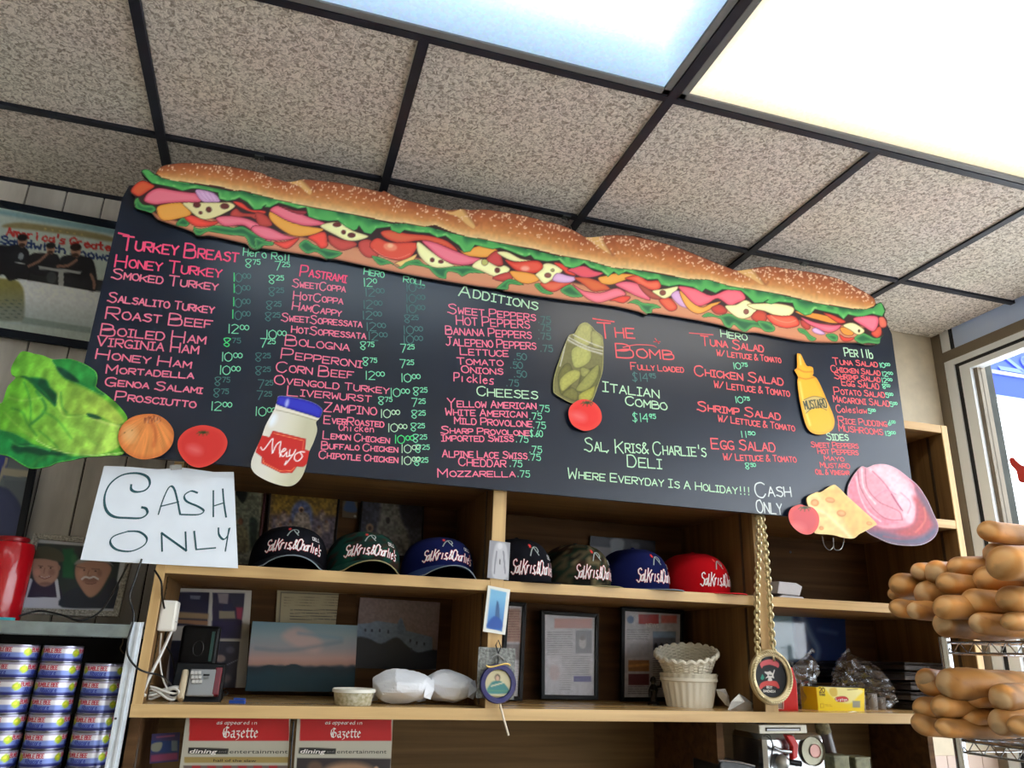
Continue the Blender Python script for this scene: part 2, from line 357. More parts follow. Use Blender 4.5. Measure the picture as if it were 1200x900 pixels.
def lamp_mat(name, edge, mid, strength, knee=.55):
    m = bpy.data.materials.new(name); m.use_nodes = True; nt = m.node_tree; nt.nodes.remove(nt.nodes['Principled BSDF'])
    tc = nt.nodes.new('ShaderNodeTexCoord'); sp = nt.nodes.new('ShaderNodeSeparateXYZ'); nt.links.new(tc.outputs['Object'], sp.inputs[0])
    def mt(op, a, b=None):
        n = nt.nodes.new('ShaderNodeMath'); n.operation = op
        for k, v in enumerate((a, b)):
            if v is None: continue
            if isinstance(v, (int, float)): n.inputs[k].default_value = v
            else: nt.links.new(v, n.inputs[k])
        return n.outputs[0]
    # two tubes run along x behind the lens: bright over them, dimmer at the rim
    dy = mt('ABSOLUTE', sp.outputs['Y']); dx = mt('ABSOLUTE', sp.outputs['X'])
    fy = mt('SUBTRACT', 1.0, mt('DIVIDE', dy, .27)); fx = mt('SUBTRACT', 1.0, mt('DIVIDE', dx, .585))
    f = mt('MINIMUM', mt('MULTIPLY', fy, 1.15), mt('MULTIPLY', fx, 4.5))
    r = nt.nodes.new('ShaderNodeValToRGB'); r.color_ramp.elements[0].position = .03; r.color_ramp.elements[1].position = .62
    r.color_ramp.elements[0].color = edge; r.color_ramp.elements[1].color = mid; r.color_ramp.elements[1].position = .98; nt.links.new(f, r.inputs[0])
    e1 = r.color_ramp.elements.new(knee*.62); e1.color = tuple(min(1, c*1.5) for c in edge[:3])+(1,)
    e2 = r.color_ramp.elements.new(knee); e2.color = tuple(min(1, c*2.3+.01) for c in edge[:3])+(1,); e3 = r.color_ramp.elements.new((knee+.98)/2); e3.color = tuple(c*.32 for c in mid[:3])+(1,)
    ck = nt.nodes.new('ShaderNodeTexVoronoi'); ck.inputs['Scale'].default_value = 150; nt.links.new(tc.outputs['Object'], ck.inputs['Vector'])
    mul = nt.nodes.new('ShaderNodeMixRGB'); mul.blend_type = 'MULTIPLY'; mul.inputs[0].default_value = .12; nt.links.new(r.outputs[0], mul.inputs[1]); nt.links.new(ck.outputs['Color'], mul.inputs[2])
    e = nt.nodes.new('ShaderNodeEmission'); e.inputs[1].default_value = strength; nt.links.new(mul.outputs[0], e.inputs[0])
    nt.links.new(e.outputs[0], nt.nodes['Material Output'].inputs[0]); return m
LM = {'cool': lamp_mat('lamp_lens_cool', (.047,.066,.088,1), (.85,.97,1.0,1), LAMP_COOL, .66),
      'warm': lamp_mat('lamp_lens_warm', (.100,.086,.060,1), (1.0,.97,.90,1), LAMP_WARM, .30),
      'back': lamp_mat('fill_lens_back', (.2,.2,.19,1), (.95,.98,1.0,1), 4.0)}
lampl = {'cool': 'cool bluish ceiling light panel above the middle of the menu board', 'warm': 'brightest warm white ceiling light panel at top right',
         'back': 'x'}
for fx, fy, kind in fixtures:
    t = thing('ceiling_light', (fx+.61, fy-.2945, CZ-.004), lampl[kind] if kind != 'back' else 'added white fill light panel, unseen behind the photographer, %s of three' % {-1.646: 'leftmost', -.426: 'middle', .794: 'rightmost'}[fx], 'ceiling light', 'added fill lights behind the photographer' if kind == 'back' else None)
    x0, x1, y0, y1 = fx+.013, fx+1.22-.013, fy-.589+.011, fy-.011
    for a, b in (((x0, y0), (x1, y0+.02)), ((x0, y1-.02), (x1, y1)), ((x0, y0), (x0+.02, y1)), ((x1-.02, y0), (x1, y1))):
        MB().box2((a[0], a[1], CZ-.004), (b[0], b[1], CZ+.012)).build('frame_rail', alu_m, t, bevel=.002)
    MB().box2((x0+.02, y0+.02, CZ+.001), (x1-.02, y1-.02, CZ+.006)).build('lens', LM[kind], t)
    MB().box2((x0+.01, y0+.01, CZ+.010), (x1-.01, y1-.01, CZ+.028)).build('housing', alu_m, t)

# hooks clipped on the grid that carry the sandwich board
wire_m = mat('wire', (190,190,185), .3, .9)
for (u, v) in ((304, 183), (662, 257), (944, 308)):
    p = PZ(u, v, CZ-.006)
    t = thing('ceiling_hook', (p.x, 1.982, CZ-.02), 'small metal hook on the ceiling grid above the %s of the sandwich cutout' % {304: 'left end', 662: 'middle', 944: 'right end'}[u], 'hook')
    MB().box2((p.x-.012, 1.972, CZ-.010), (p.x+.012, 1.992, CZ-.0055)).build('clip', mat('hook_clip', (90,95,95), .4, .5), t)
    MB().tube([(p.x, 1.982, CZ-.009), (p.x, 1.978, CZ-.03), (p.x, 1.945, CZ-.06), (p.x, 1.914, CZ-.115)], .0011, 6).build('wire', wire_m, t)

# walls
wall_w = mat('plaster', (205,192,168), .85, bump=.25, scale=14, var=.05)
bw = tag(MB().box2((LX-.1, WY, 0), (WX+.16, WY+.1, CZ+.08)).build('wall_back', wall_w), kind='structure')
lw = tag(MB().box2((LX-.1, BY, 0), (LX, WY, CZ+.08)).build('wall_left', wall_w), kind='structure')
fw = tag(MB().box2((LX-.1, BY-.1, 0), (WX+.16, BY, CZ+.08)).build('wall_front', wall_w), kind='structure')
fl = tag(MB().box2((LX-.1, BY-.1, -.06), (WX+.16, WY+.1, 0)).build('floor', mat('floor_vinyl', (168,160,148), .35, var=.06, scale=6)), kind='structure')
# white washed boards on the left part of the back wall
plank_ms = [mat('plank_%s' % 'abc'[i], c, .7, var=.10, scale=5, stretch=(4,4,.8), bump=.1) for i, c in enumerate([(204,201,197), (196,194,191), (212,208,202)])]
rnd = random.Random(4); x = -.729-.103*18; i = 0
while x < -.10:
    MB().box2((x+.002, WY-.012, .0), (x+.101, WY-.0005, CZ-.012)).build('plank', plank_ms[rnd.randrange(3)], bw, bevel=.0015); x += .103
MB().box2((LX, WY-.0006, 0), (-.12, WY-.0001, CZ-.013)).build('groove_backing', mat('groove', (26,26,28), .9), bw)
# pinkish tiles on the back wall low at the right
tl = mat('wall_tile', (200,178,164), .45, var=.03, scale=8)
for i in range(5):
    for j in range(5):
        a = 1.85+i*.152; z = ZC-.29-j*.1525
        MB().box2((a+.0012, WY-.007, z-.150), (min(a+.151, WX-.001), WY-.0003, z+.0)).build('wall_tile', tl, bw, bevel=.001)

# right wall: storefront window with a painted metal frame
fr = mat('frame_taupe', (124,113,96), .55, var=.04, scale=10); wh = mat('frame_white', (240,246,250), .4); gk = mat('gasket', (22,26,32), .6)
win = tag(thing('window_1', (WX, 0, 0), None, None), kind='structure')
for k in ('label', 'category'):
    if k in win: del win[k]
rw = tag(MB().box2((WX, BY, 0), (WX+.16, WY, .45)).build('wall_right', wall_w), kind='structure')
def wbox(name, m, y0, y1, z0, z1, x0=WX, x1=WX+.06, bev=.001): MB().box2((x0, y0, z0+ZC), (x1, y1, z1+ZC)).build(name, m, win, bevel=bev)
b0 = .45-ZC
wbox('corner_post', fr, 2.326, WY, b0, 1.36, WX-.004)
wbox('jamb', wh, 2.282, 2.326, b0, 1.173, WX, WX+.05); wbox('gasket', gk, 2.262, 2.282, b0, 1.150, WX+.006, WX+.05)
wbox('jamb', wh, 2.214, 2.262, b0, 1.136, WX+.004, WX+.05); wbox('sash_stop', fr, 2.196, 2.214, b0, 1.120, WX+.02, WX+.06)
wbox('head_rail', wh, BY, 2.282, 1.150, 1.173, WX, WX+.05); wbox('head_gasket', gk, BY, 2.262, 1.136, 1.150, WX+.006, WX+.05)
wbox('head_rail', wh, BY, 2.214, 1.112, 1.136, WX+.004, WX+.05)
wbox('header', fr, BY, 2.326, 1.173, 1.213, WX-.004)
def frosted():
    m = mat('transom', (214,230,250), .4); nt = m.node_tree; b = nt.nodes['Principled BSDF']; tr = nt.nodes.new('ShaderNodeBsdfTranslucent'); tr.inputs[0].default_value = (.30,.38,.50,1); mx = nt.nodes.new('ShaderNodeMixShader'); mx.inputs[0].default_value = .22
    nt.links.new(b.outputs[0], mx.inputs[1]); nt.links.new(tr.outputs[0], mx.inputs[2]); nt.links.new(mx.outputs[0], nt.nodes['Material Output'].inputs[0]); return m
wbox('transom_panel', frosted(), BY, 2.264, 1.213, 1.36, WX, WX+.03); wbox('transom_gasket', gk, 2.264, 2.282, 1.213, 1.36, WX-.001)
wbox('transom_panel', wh, 2.282, 2.326, 1.213, 1.36)
wbox('sill', fr, BY, 2.326, b0, b0+.06, WX-.03)
wbox('mullion', wh, -.9, -.84, b0, 1.12, WX, WX+.05)
gl = mat('glass', (255,255,255), 0, trans=1, ior=1.0, spec=.5)
wbox('pane', gl, -.84, 2.196, b0+.06, 1.112, WX+.035, WX+.038, 0); wbox('pane', gl, BY, -.9, b0+.06, 1.112, WX+.035, WX+.038, 0)  # glass run behind the camera is unseen, added for daylight fill
# red decal on the pane
q = smooth([(1183,538), (1187,536), (1192,541), (1200,546), (1207,540), (1216,548), (1212,566), (1200,566), (1194,563), (1191,552), (1185,545)], 4)
tag(MB().prism([PX(a, b, WX+.0345) for a, b in q], (-.0008, 0, 0)).build('window_decal', mat('decal_red', (200,40,30), .4)), 'red curled decal stuck on the storefront window pane', 'decal')

# outside
tag(MB().box2((WX+.2, -12, -.14), (14, 14, -.06)).build('pavement', mat('pavement', (190,188,184), .9, var=.06, scale=3)), kind='structure')
pil = MB().box2((WX+.16, 2.40, -.06), (WX+.345, 2.9, 3.4)); tag(pil.build('outdoor_pillar', mat('pillar_render', (56,58,54), .9, bump=.4, scale=9, var=.14), bevel=.012), 'rough dark grey pillar outside the window beside its frame', 'pillar')
AY = 3.3; aw = thing('awning', (4.2, AY, ZC+1.2), 'blue shop awning with reversed white letters seen outside through the window', 'awning')
blue = mat('awning_blue', (52,74,205), .8); cr = mat('awning_trim', (150,160,170), .7)
z0, z1, z2 = P(1170,463,AY).z, P(1180,438,AY).z, P(1180,438,AY).z+.62
MB().box2((3.1, AY, z0), (6.5, AY+.01, z1-.012)).build('valance', blue, aw)
MB().box2((3.1, AY-.01, z1-.014), (6.5, AY+.02, z1+.008)).build('rail', cr, aw)
MB().box2((3.1, AY-.004, z0-.016), (6.5, AY+.014, z0)).build('hem', cr, aw)
MB().prism([(3.1, AY, z1+.008), (6.5, AY, z1+.008), (6.5, AY+.25, z2), (3.1, AY+.25, z2)], (0, .008, 0.002)).build('canopy', blue, aw)
st, wd = layout('SZ', 1.); mb = MB(); xx = P(1172, 430, AY).x
for s in st: ribbon(mb, (np.array([[wd, 0]])+s*np.array([[-1, 1]]))*np.array([[.24, .24]]), .035, Vector((1, 0, 0)), Vector((0, .36, .93)), (xx, AY-.002, z1+.03))
mb.build('reversed_lettering', mat('awning_letter', (92,112,218), .8), aw, smooth=False)

# ================================================================== wooden shelf unit on the back wall
YF = 1.938; YB = 2.352
oakx = woodmat('oak_x', (116,84,48), (146,108,64), 0, .55, .2); oakz = woodmat('oak_z', (104,76,44), (134,100,60), 2, .6, .15)  # oak faces darkened to carry the shade inside the bays
lit_edge_x = woodmat('lit_edge_x', (186,150,100), (214,180,126), 0); lit_edge_z = woodmat('lit_edge_z', (184,148,98), (212,178,124), 2)  # same oak, lightened where light strikes the front edges
darkz = woodmat('oak_dark', (72,50,31), (96,69,43), 0, .7, .12)  # back panel oak, deepened in colour for the bays' shade
S1, S2, S3, TP, LO = ZC+.170, ZC-.1295, ZC+.437, ZC+.750, ZC-.58
TH = .0265
cab = thing('shelf_unit', ((-.243+2.079)/2, YF, LO-.03), 'wide oak shelf unit against the back wall below the menu board', 'shelf')
# uprights: left side, two dividers, right side
for a, b, z0, z1 in ((-.243, -.222, S2-TH, TP), (.536, .572, S2-TH, TP), (1.312, 1.352, S2-TH, TP), (2.053, 2.077, S2-TH, TP)):
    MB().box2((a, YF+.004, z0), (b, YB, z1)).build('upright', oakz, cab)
    MB().box2((a, YF, z0), (b, YF+.004, z1)).build('lit_edge', lit_edge_z, cab, bevel=.001)  # thin added strip that carries the lit front tone
for z, a, b in ((S1, 0, 3), (S3, 0, 3), (TP, 0, 3)):
    ed = (-.222, .536, .572, 1.312, 1.352, 2.053)
    for k in range(3):
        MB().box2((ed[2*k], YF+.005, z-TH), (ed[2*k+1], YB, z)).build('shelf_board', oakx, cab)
        MB().box2((ed[2*k], YF+.001, z-TH), (ed[2*k+1], YF+.005, z)).build('lit_edge', lit_edge_x, cab, bevel=.001)
MB().box2((-.2435, YF+.002, S2-TH), (2.079, YB, S2)).build('shelf_board', woodmat('oak_s', (184,146,92), (210,172,116), 0, .2, .5), cab)  # oak brightened to stand in for the shelf top's glossy reflection
MB().box2((-.2435, YF-.002, S2-TH), (2.079, YF+.002, S2)).build('lit_edge', lit_edge_x, cab, bevel=.001)
# back panel and batten in the darkened oak
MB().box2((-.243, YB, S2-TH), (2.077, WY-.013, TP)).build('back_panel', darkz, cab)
MB().box2((.20, YB-.012, S2+.001), (.25, YB-.0005, S1-TH-.001)).build('back_batten', darkz, cab)
std = mat('shelf_standard', (74,58,40), .5, .3)
for x, s in ((-.222, 1), (.536, -1), (.572, 1), (1.312, -1), (1.352, 1), (2.053, -1)):
    for z0, z1 in ((S2+.004, S1-TH-.004), (S1+.004, S3-TH-.004), (S3+.004, TP-TH-.004)):
        mb = MB().box2((x, YF+.057, z0), (x+s*.002, YF+.067, z1)); zz = z0+.01
        while zz < z1-.01:
            mb.box2((x+s*.0025, YF+.060, zz), (x+s*.0032, YF+.065, zz+.004)); zz += .0127
        mb.build('shelf_standard', std, cab)
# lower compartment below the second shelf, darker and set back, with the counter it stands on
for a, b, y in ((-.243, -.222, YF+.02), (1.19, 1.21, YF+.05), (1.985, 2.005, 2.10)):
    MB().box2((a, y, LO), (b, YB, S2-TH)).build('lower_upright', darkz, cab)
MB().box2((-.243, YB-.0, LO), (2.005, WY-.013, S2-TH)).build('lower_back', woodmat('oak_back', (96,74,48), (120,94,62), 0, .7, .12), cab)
ct = tag(MB().box2((-.2435, 1.66, LO-.04), (2.20, 2.34, LO)).build('counter', mat('counter_top', (92,88,84), .3, var=.1, scale=30), bevel=.004), 'long grey worktop below the oak shelf unit', 'counter')
bs = tag(MB().box2((-.243, 1.70, 0), (2.15, 2.34, LO-.04)).build('base_cabinet', mat('base_front', (150,140,124), .6)), 'beige closed base cabinet under the grey worktop', 'cabinet')

# ================================================================== steel rack on the left with tins
gal = mat('galvanised', (150,165,170), .38, .75, var=.10, scale=25); aly = mat('aluminium_post', (222,230,238), .38, .35, var=.04, scale=40)
Rz = ZC+.008
rack = thing('steel_rack', (-.62, 2.1, 0), 'galvanised steel shelving rack at the left edge with slotted post', 'rack')
mb = MB().box2((-1.15, 1.935, Rz-.004), (-.272, 1.939, Rz+.022)).box2((-1.15, 1.939, Rz+.018), (-.272, 2.345, Rz+.022)).box2((-1.15, 1.935, Rz-.0055), (-.272, 1.945, Rz-.004))
mb.build('shelf', gal, rack, bevel=.0008)
R2 = ZC-.355
MB().box2((-1.15, 1.935, R2-.025), (-.272, 1.939, R2)).box2((-1.15, 1.939, R2-.003), (-.272, 2.345, R2)).build('shelf', gal, rack)
pt = MB()
for a, b, y in ((-.2705, -.2655, 1.922), (-.2655, -.257, 1.926), (-.257, -.252, 1.922), (-.252, -.2465, 1.926)): pt.box2((a, y, 0), (b, 1.934, Rz+.028))
pt.box2((-.2705, 1.93, 0), (-.2465, 1.936, Rz+.028)); pt.build('post', aly, rack)
MB().box2((-1.17, 1.93, 0), (-1.15, 1.95, Rz+.03)).build('post', aly, rack); MB().box2((-1.17, 2.32, 0), (-1.15, 2.345, Rz+.03)).build('post', aly, rack); MB().box2((-.2725, 2.32, 0), (-.2485, 2.345, Rz+.03)).build('post', aly, rack)
MB().tube([(-.2665, 1.9225, ZC-.157), (-.2665, 1.920, ZC-.157)], .0025, 8).build('bolt', mat('bolt', (90,90,95), .4, .8), rack)
MB().box2((-1.10, 2.30, R2+.001), (-.28, 2.305, Rz-.006)).build('dark_sheet', mat('sheet_dark', (22,22,26), .8), rack)  # near-black sheet put in for the dark background behind the tins

# tins: printed band painted on a cylinder, shared mesh
def tin_band():
    n, h, r = 96, 12, .0392; vs = []; Q = []
    for j in range(h+1):
        for k in range(n): a = 2*math.pi*k/n; vs.append((r*math.cos(a), r*math.sin(a), .0025+.0285*j/h)); Q.append((k/n*246, (1-j/h)*28.5))
    A = Art(); A.Q = np.array(Q); A.W = np.array(vs); A.C = np.tile(np.array((170,180,214), float), (len(Q), 1))
    A.faces = np.array([(j*n+k, j*n+(k+1) % n, (j+1)*n+(k+1) % n, (j+1)*n+k) for j in range(h) for k in range(n)])
    for off in (0, 82, 164):
        A.rect(off, 4, off+82, 13, (225,222,228)); A.rect(off, 13, off+82, 23, (120,140,205))
        A.ell((off+61, 12), 9, 7.5, (176,196,44)); A.ell((off+60, 11), 4, 3, (225,215,60))
    A.rect(-1, 0, 247, 3.4, (150,140,160)); A.rect(-1, 23.5, 247, 30, (30,36,110)); return A
m_v = mat('printed', (128,128,128), .55, vcol=True); m_tin = mat('tin_print', (128,128,128), .32, vcol=True, metal=.25)
m_rim = mat('tin_rim', (150,150,165), .28, .9); m_tred = mat('tin_red', (190,60,84), .5); m_tblue = mat('tin_blue', (48,64,160), .5)
def cyl_text(txt, r, a0, a1, z, h, w, m, name, parent, caps=.95):
    st, wd = layout(txt, caps); mb = MB()
    for s in st:
        for i in range(len(s)-1):
            p, q = s[i], s[i+1]
            def M(x, y): a = a0+(a1-a0)*x/wd; return Vector((r*math.cos(a), r*math.sin(a), z+y*h))
            A, B = M(*p), M(*q); N = Vector((A.x, A.y, 0)).normalized(); t = (B-A)
            if t.length < 1e-6: continue
            t.normalize(); sd = t.cross(N)*w/2; mb.add([A-sd-t*w*.2, B-sd+t*w*.2, B+sd+t*w*.2, A+sd-t*w*.2], [(0, 1, 2, 3)])
    for k, v in enumerate(mb.v): q = 1+.0004*((k//4) % 20); mb.v[k] = (v[0]*q, v[1]*q, v[2])
    return mb.build(name, m, parent, smooth=False, fixn=False)
tin0 = None
def make_tin():
    t = thing('tuna_tin', (0, 0, 0), 'tin', 'tin'); r = .0392
    MB().lathe([(0, 0), (r-.002, 0), (r+.0006, .0008), (r+.0006, .0025), (r-.0003, .003), (r-.0003, .0305), (r+.0006, .031), (r+.0006, .0328), (r-.001, .0335), (r-.003, .0322), (0, .0318)], n=40).build('can_body', m_rim, t)
    tin_band().build('label_band', m_tin, t)
    f = -math.pi/2
    for off in (0, 2*math.pi/3, -2*math.pi/3):
        cyl_text('BUMBLE BEE', r+.0004, f+off-.85, f+off+.25, .0195, .0075, .0016, m_tred, 'brand_lettering', t)
        cyl_text('Albacore', r+.0004, f+off-.62, f+off+.22, .0092, .0085, .0014, m_tblue, 'lettering', t)
    return t
def dup(root, loc, label=None, rz=0, group=None):
    r = root.copy(); COL.objects.link(r); r.location = loc; r.rotation_euler = (0, 0, rz)
    if label: r['label'] = label
    if group: r['group'] = group
    def rec(src, dst):
        for ch in list(src.children):
            c = ch.copy(); COL.objects.link(c); c.parent = dst; rec(ch, c)
    rec(root, r); return r
rnd = random.Random(2); stacks = [(-.486, 1.978, 10, 'left'), (-.4035, 1.982, 10, 'middle'), (-.3155, 1.988, 9, 'right')]
ordn = ['top', 'second from top', 'third from top', 'fourth from top', 'fifth from top', 'sixth from top', 'seventh from top', 'eighth from top', 'ninth from top', 'bottom']
for sx, sy, n, nm in stacks:
    for k in range(n):
        z = R2+.0335*(k+.0)+.0003*(k+1)
        o = ordn[n-1-k] if not (k == 0) else 'lowest'
        lab = 'round tuna tin, %s in the %s stack on the steel rack' % (o, nm); rz = rnd.uniform(-.3, .1)+(-.25 if nm == 'left' else 0)
        loc = (sx+rnd.uniform(-.0012, .0012), sy+rnd.uniform(-.0012, .0012), z)
        if tin0 is None: tin0 = make_tin(); tin0.location = loc; tin0['label'] = lab; tin0['group'] = 'tuna tins stacked on the steel rack'
        else: dup(tin0, loc, lab, rz)
tin0.rotation_euler = (0, 0, -.3)

# ================================================================== menu board with cut-out painted boards on it
BYF = 1.905
def zc(ox, oy, s, txt): return [(ox+float(a)/s, oy+float(b)/s) for a, b in (t.split(',') for t in txt.split())]
brd_m = mat('chalkboard', (15,27,45), .29, spec=.62, var=.16, scale=2.2)
corner = [(141,222), (138,248), (98,432), (79,542), (78,547)]
pts = [P(152,205,BYF), P(1020,372,BYF), P(1040,385,BYF), P(1046,400,BYF), P(1056,480,BYF), P(1066,556,BYF)]
xl = P(139,244,BYF).x; xr = P(1046,398,BYF).x; zb = (P(355,548,BYF).z+P(922,609,BYF).z)/2; zt = P(152,212,BYF).z
ol = [(xl, zb), (xl+.003, zt-.05), (xl+.012, zt-.014), (xl+.045, zt), (xr-.05, zt-.012), (xr-.015, zt-.024), (xr, zt-.06), (xr-.002, zb)]
board = thing('menu_board', ((xl+xr)/2, BYF, zb), 'long black chalkboard menu with pink and green handwriting hung over the shelves', 'menu board')
MB().prism([(a, BYF, b) for a, b in ol], (0, .013, 0)).build('chalkboard', brd_m, board)
# painted sandwich
def cutboard(name, label, outline, Y, step, thick=.005, k=5, edge=(30,28,26), cat='cutout sign'):
    a = Art.cut(outline, Y, step, (128,128,128), k); o = a.out
    lo = o.min(0); hi = o.max(0); t = thing(name, ((lo[0]+hi[0])/2, Y, lo[1]), label, cat)
    c = o.mean(0); mb = MB().prism([(p[0], Y+.0006, p[1]) for p in o], (0, thick-.0006, 0)); mb.build('backing_board', mat('cut_edge_%d_%d_%d' % edge, edge, .6), t)
    return a, t
m_art = mat('art_print', (128,128,128), .38, vcol=True, spec=.4)
buntop = zc(150,180,7.5,'245,170 262,140 310,105 450,82 620,84 800,98 1000,130 1180,170')+zc(300,190,7.5,'100,120 200,150 270,172')+zc(300,190,7.5,'330,168 400,150 460,152 560,162 700,175 900,215 1100,260')+zc(450,220,7.5,'0,25 150,95 350,145 470,175 560,195 640,192 690,185 760,195 900,190 1190,235')+zc(590,240,7.5,'300,125 500,175 640,235 720,283 840,280 880,270 1000,265 1190,275')+zc(740,270,7.5,'0,45 200,90 380,140 560,210 760,290 900,345 960,350 1050,335 1100,325 1190,315')+zc(890,290,7.5,'100,165 300,195 500,225 700,275 850,350 960,410 1010,450 1022,490')
botl = zc(150,180,7.5,'205,522 260,582 420,636 568,690 600,722 660,728 710,722 870,755 1035,795 1075,835 1120,850 1175,828')+zc(300,190,7.5,'50,757 250,787 560,838 615,858 680,852')+zc(450,220,7.5,'0,722 300,780 600,832 880,875 1060,895')+zc(590,240,7.5,'0,757 300,803 600,845 800,868 1000,897')+zc(740,270,7.5,'60,715 130,742 190,728 600,795 800,838 870,868 940,885 1000,900 1060,898')+zc(890,290,7.5,'0,755 150,785 420,832 640,840 850,838 930,856 1045,852')
rend = zc(890,290,7.5,'1062,800 1095,765 1072,718 1118,700 1122,640 1098,600 1108,545 1070,482 1040,490')
lend = zc(150,180,7.5,'70,480 50,430 65,385 28,345 22,312 80,255 130,235 190,245 120,175 125,140 180,140 235,180')
outl = buntop+rend[::-1][0:0]+[rend[8], rend[7], rend[6], rend[5], rend[4], rend[3], rend[2], rend[1], rend[0]]+botl[::-1]+lend
sw, swt = cutboard('sandwich_cutout', 'long painted submarine sandwich cutout along the top of the menu board', outl, BYF-.012, .0026, .011, 3)
Q = sw.Q
LT = (104,190,96); LD = (38,104,66); LE = (24,66,44)
HAM = (226,84,112); HH = (246,130,150); TM = (216,66,52); CHS = (236,224,160); YEL = (240,160,58); ONI = (214,160,206); SAL = (176,62,54); DKE = (92,28,34)
sw.C[:] = (60,40,40)
# lower bun
bunlow = zc(150,180,7.5,'210,500 300,560 450,590')+[(p[0], p[1]-22) for p in botl[6::3]]+[(1010,385), (1004,402)]+botl[::-1]
sw.fill(bunlow, (204,128,92), k=0, edge=(120,66,50), ew=2.2, hi=(214,146,108), hw=6)
rb = random.Random(8)
def L_(ox, oy, txt, col=LT, e=LE, ew=1.0, hi=LD, hw=4.5): sw.fill(zc(ox, oy, 7.5, txt), col, edge=e, ew=ew, hi=hi, hw=hw)
def M_(ox, oy, txt, col, hi=None, e=DKE, hw=4., ew=1.1, grad=None): sw.fill(zc(ox, oy, 7.5, txt), col, edge=e, ew=ew, hi=hi if hi else np.minimum(np.array(col)*1.12+12, 255), hw=hw, grad=grad)
def H_(ox, oy, x, y, rx, ry, col=(112,52,48), ang=0): sw.ell((ox+x/7.5, oy+y/7.5), rx/7.5, ry/7.5, col, ang, soft=1.2, edge=(60,24,26), ew=.9)
# --- crop 1
L_(150,180,'85,385 60,420 75,490 150,520 210,522 245,490 215,455 140,450 105,420')
M_(150,180,'25,320 75,262 135,237 200,262 235,290 180,330 100,378 40,350', TM, (226,104,66))
M_(150,180,'420,620 480,560 540,600 520,640 470,640', LT, LD, LE)
M_(150,180,'490,555 560,540 700,590 800,590 760,630 640,648 560,625', TM)
M_(150,180,'900,520 950,480 1010,520 1180,540 1200,640 1080,560 920,560', SAL)
M_(150,180,'255,470 330,440 470,430 560,530 440,575 320,592 265,550', YEL, (246,176,84))
L_(150,180,'575,640 620,660 700,650 760,630 850,640 930,650 1010,640 1100,690 1200,740 1200,800 1140,845 1070,815 1030,735 940,720 850,712 740,690 690,690 640,718 600,715 578,690')
M_(150,180,'480,430 640,428 800,428 900,428 940,470 820,540 700,580 620,565 540,500', CHS, (240,230,172), (90,70,50))
for a in ((605,450,34,26), (710,492,26,26), (638,520,16,16), (850,462,40,26)): H_(150,180,*a)
M_(150,180,'140,400 180,340 270,300 400,320 540,340 600,350 640,425 480,430 330,440 240,450 160,430', HAM, HH)
M_(150,180,'590,330 640,315 760,350 810,420 740,428 650,420', ONI, (232,190,230), (120,80,130)); 
for k in range(4): sw.line(zc(150,180,7.5,'%d,325 %d,370 %d,410' % (620+40*k, 650+38*k, 690+32*k)), .6, (176,120,180), a=.7)
M_(150,180,'770,570 860,545 1010,560 1120,600 1230,670 1250,780 1080,670 1000,630 850,640', HAM, HH)
M_(150,180,'920,420 1000,430 1080,490 1200,500 1200,530 1080,515 980,470', TM)
# --- crop 2
M_(300,190,'-10,450 60,450 120,500 140,560 30,560', SAL)
L_(300,190,'-10,660 80,690 155,705 140,735 60,735 0,770')
M_(300,190,'150,700 250,695 380,660 340,720 270,765 200,740', TM)
L_(300,190,'380,720 440,680 520,730 620,760 750,790 740,820 680,845 620,850 570,815 520,790 450,805 390,760')
M_(300,190,'-10,555 120,575 260,640 360,665 200,692 60,670 -40,600', HAM, HH)
M_(300,190,'455,655 600,610 630,700 625,745 570,760 520,710', TM)
M_(300,190,'640,640 760,680 870,700 880,740 760,780 680,745 640,700', SAL)
M_(300,190,'905,700 1000,680 1070,760 1070,830 980,840 910,780', SAL)
M_(300,190,'115,440 150,440 300,520 450,560 600,590 480,645 330,650 200,580 120,500', YEL, (244,176,78))
M_(300,190,'120,420 190,380 330,420 460,480 620,540 540,560 420,560 280,520 170,460', HAM, HH)
M_(300,190,'560,560 720,525 850,600 990,650 900,690 800,690 700,645', CHS, None, (90,70,50))
for a in ((770,615,20,20), (840,642,36,22), (712,550,38,20)): H_(300,190,*a)
M_(300,190,'190,380 330,420 440,430 430,460 360,455 290,430', (150,50,60))
# --- tomato crop 2/3
M_(450,220,'-30,390 60,370 200,400 400,420 560,470 650,560 480,500 320,465 150,490 20,450', TM, (226,104,72))
M_(450,220,'-130,500 -60,440 60,480 280,480 285,540 220,620 120,640 0,610 -90,560', TM, (232,88,66)); sw.ell((450+55/7.5, 220+520/7.5), 8, 4.6, (244,140,110), 10, soft=2); sw.ell((450+55/7.5, 220+510/7.5), 3.4, 2.4, (250,190,150), 0, soft=2)
sw.line(zc(450,220,7.5,'-90,540 0,600 120,620 230,580'), .8, (250,150,130), a=.7)
M_(450,220,'95,660 200,620 290,580 260,640 160,700 120,680', (240,190,110))
L_(450,220,'-110,600 -40,610 60,650 110,690 150,690 200,650 300,630 380,680 620,690 760,690 900,750 760,750 690,780 640,750 560,740 545,800 480,790 420,740 380,705 230,680 150,715 60,670 -40,680')
M_(450,220,'285,490 320,480 420,560 560,650 620,690 460,705 370,665 300,580', CHS, None, (90,70,50)); H_(450,220,424,635,20,20); H_(450,220,500,650,24,16)
M_(450,220,'330,465 450,480 620,550 760,600 860,630 740,680 600,670 480,610 400,540', HAM, HH)
M_(450,220,'610,490 700,560 830,510 1000,545 920,610 800,610 700,585', YEL, (246,176,84))
M_(450,220,'900,620 1000,550 1050,660 1020,690 930,680', SAL, (214,80,80))
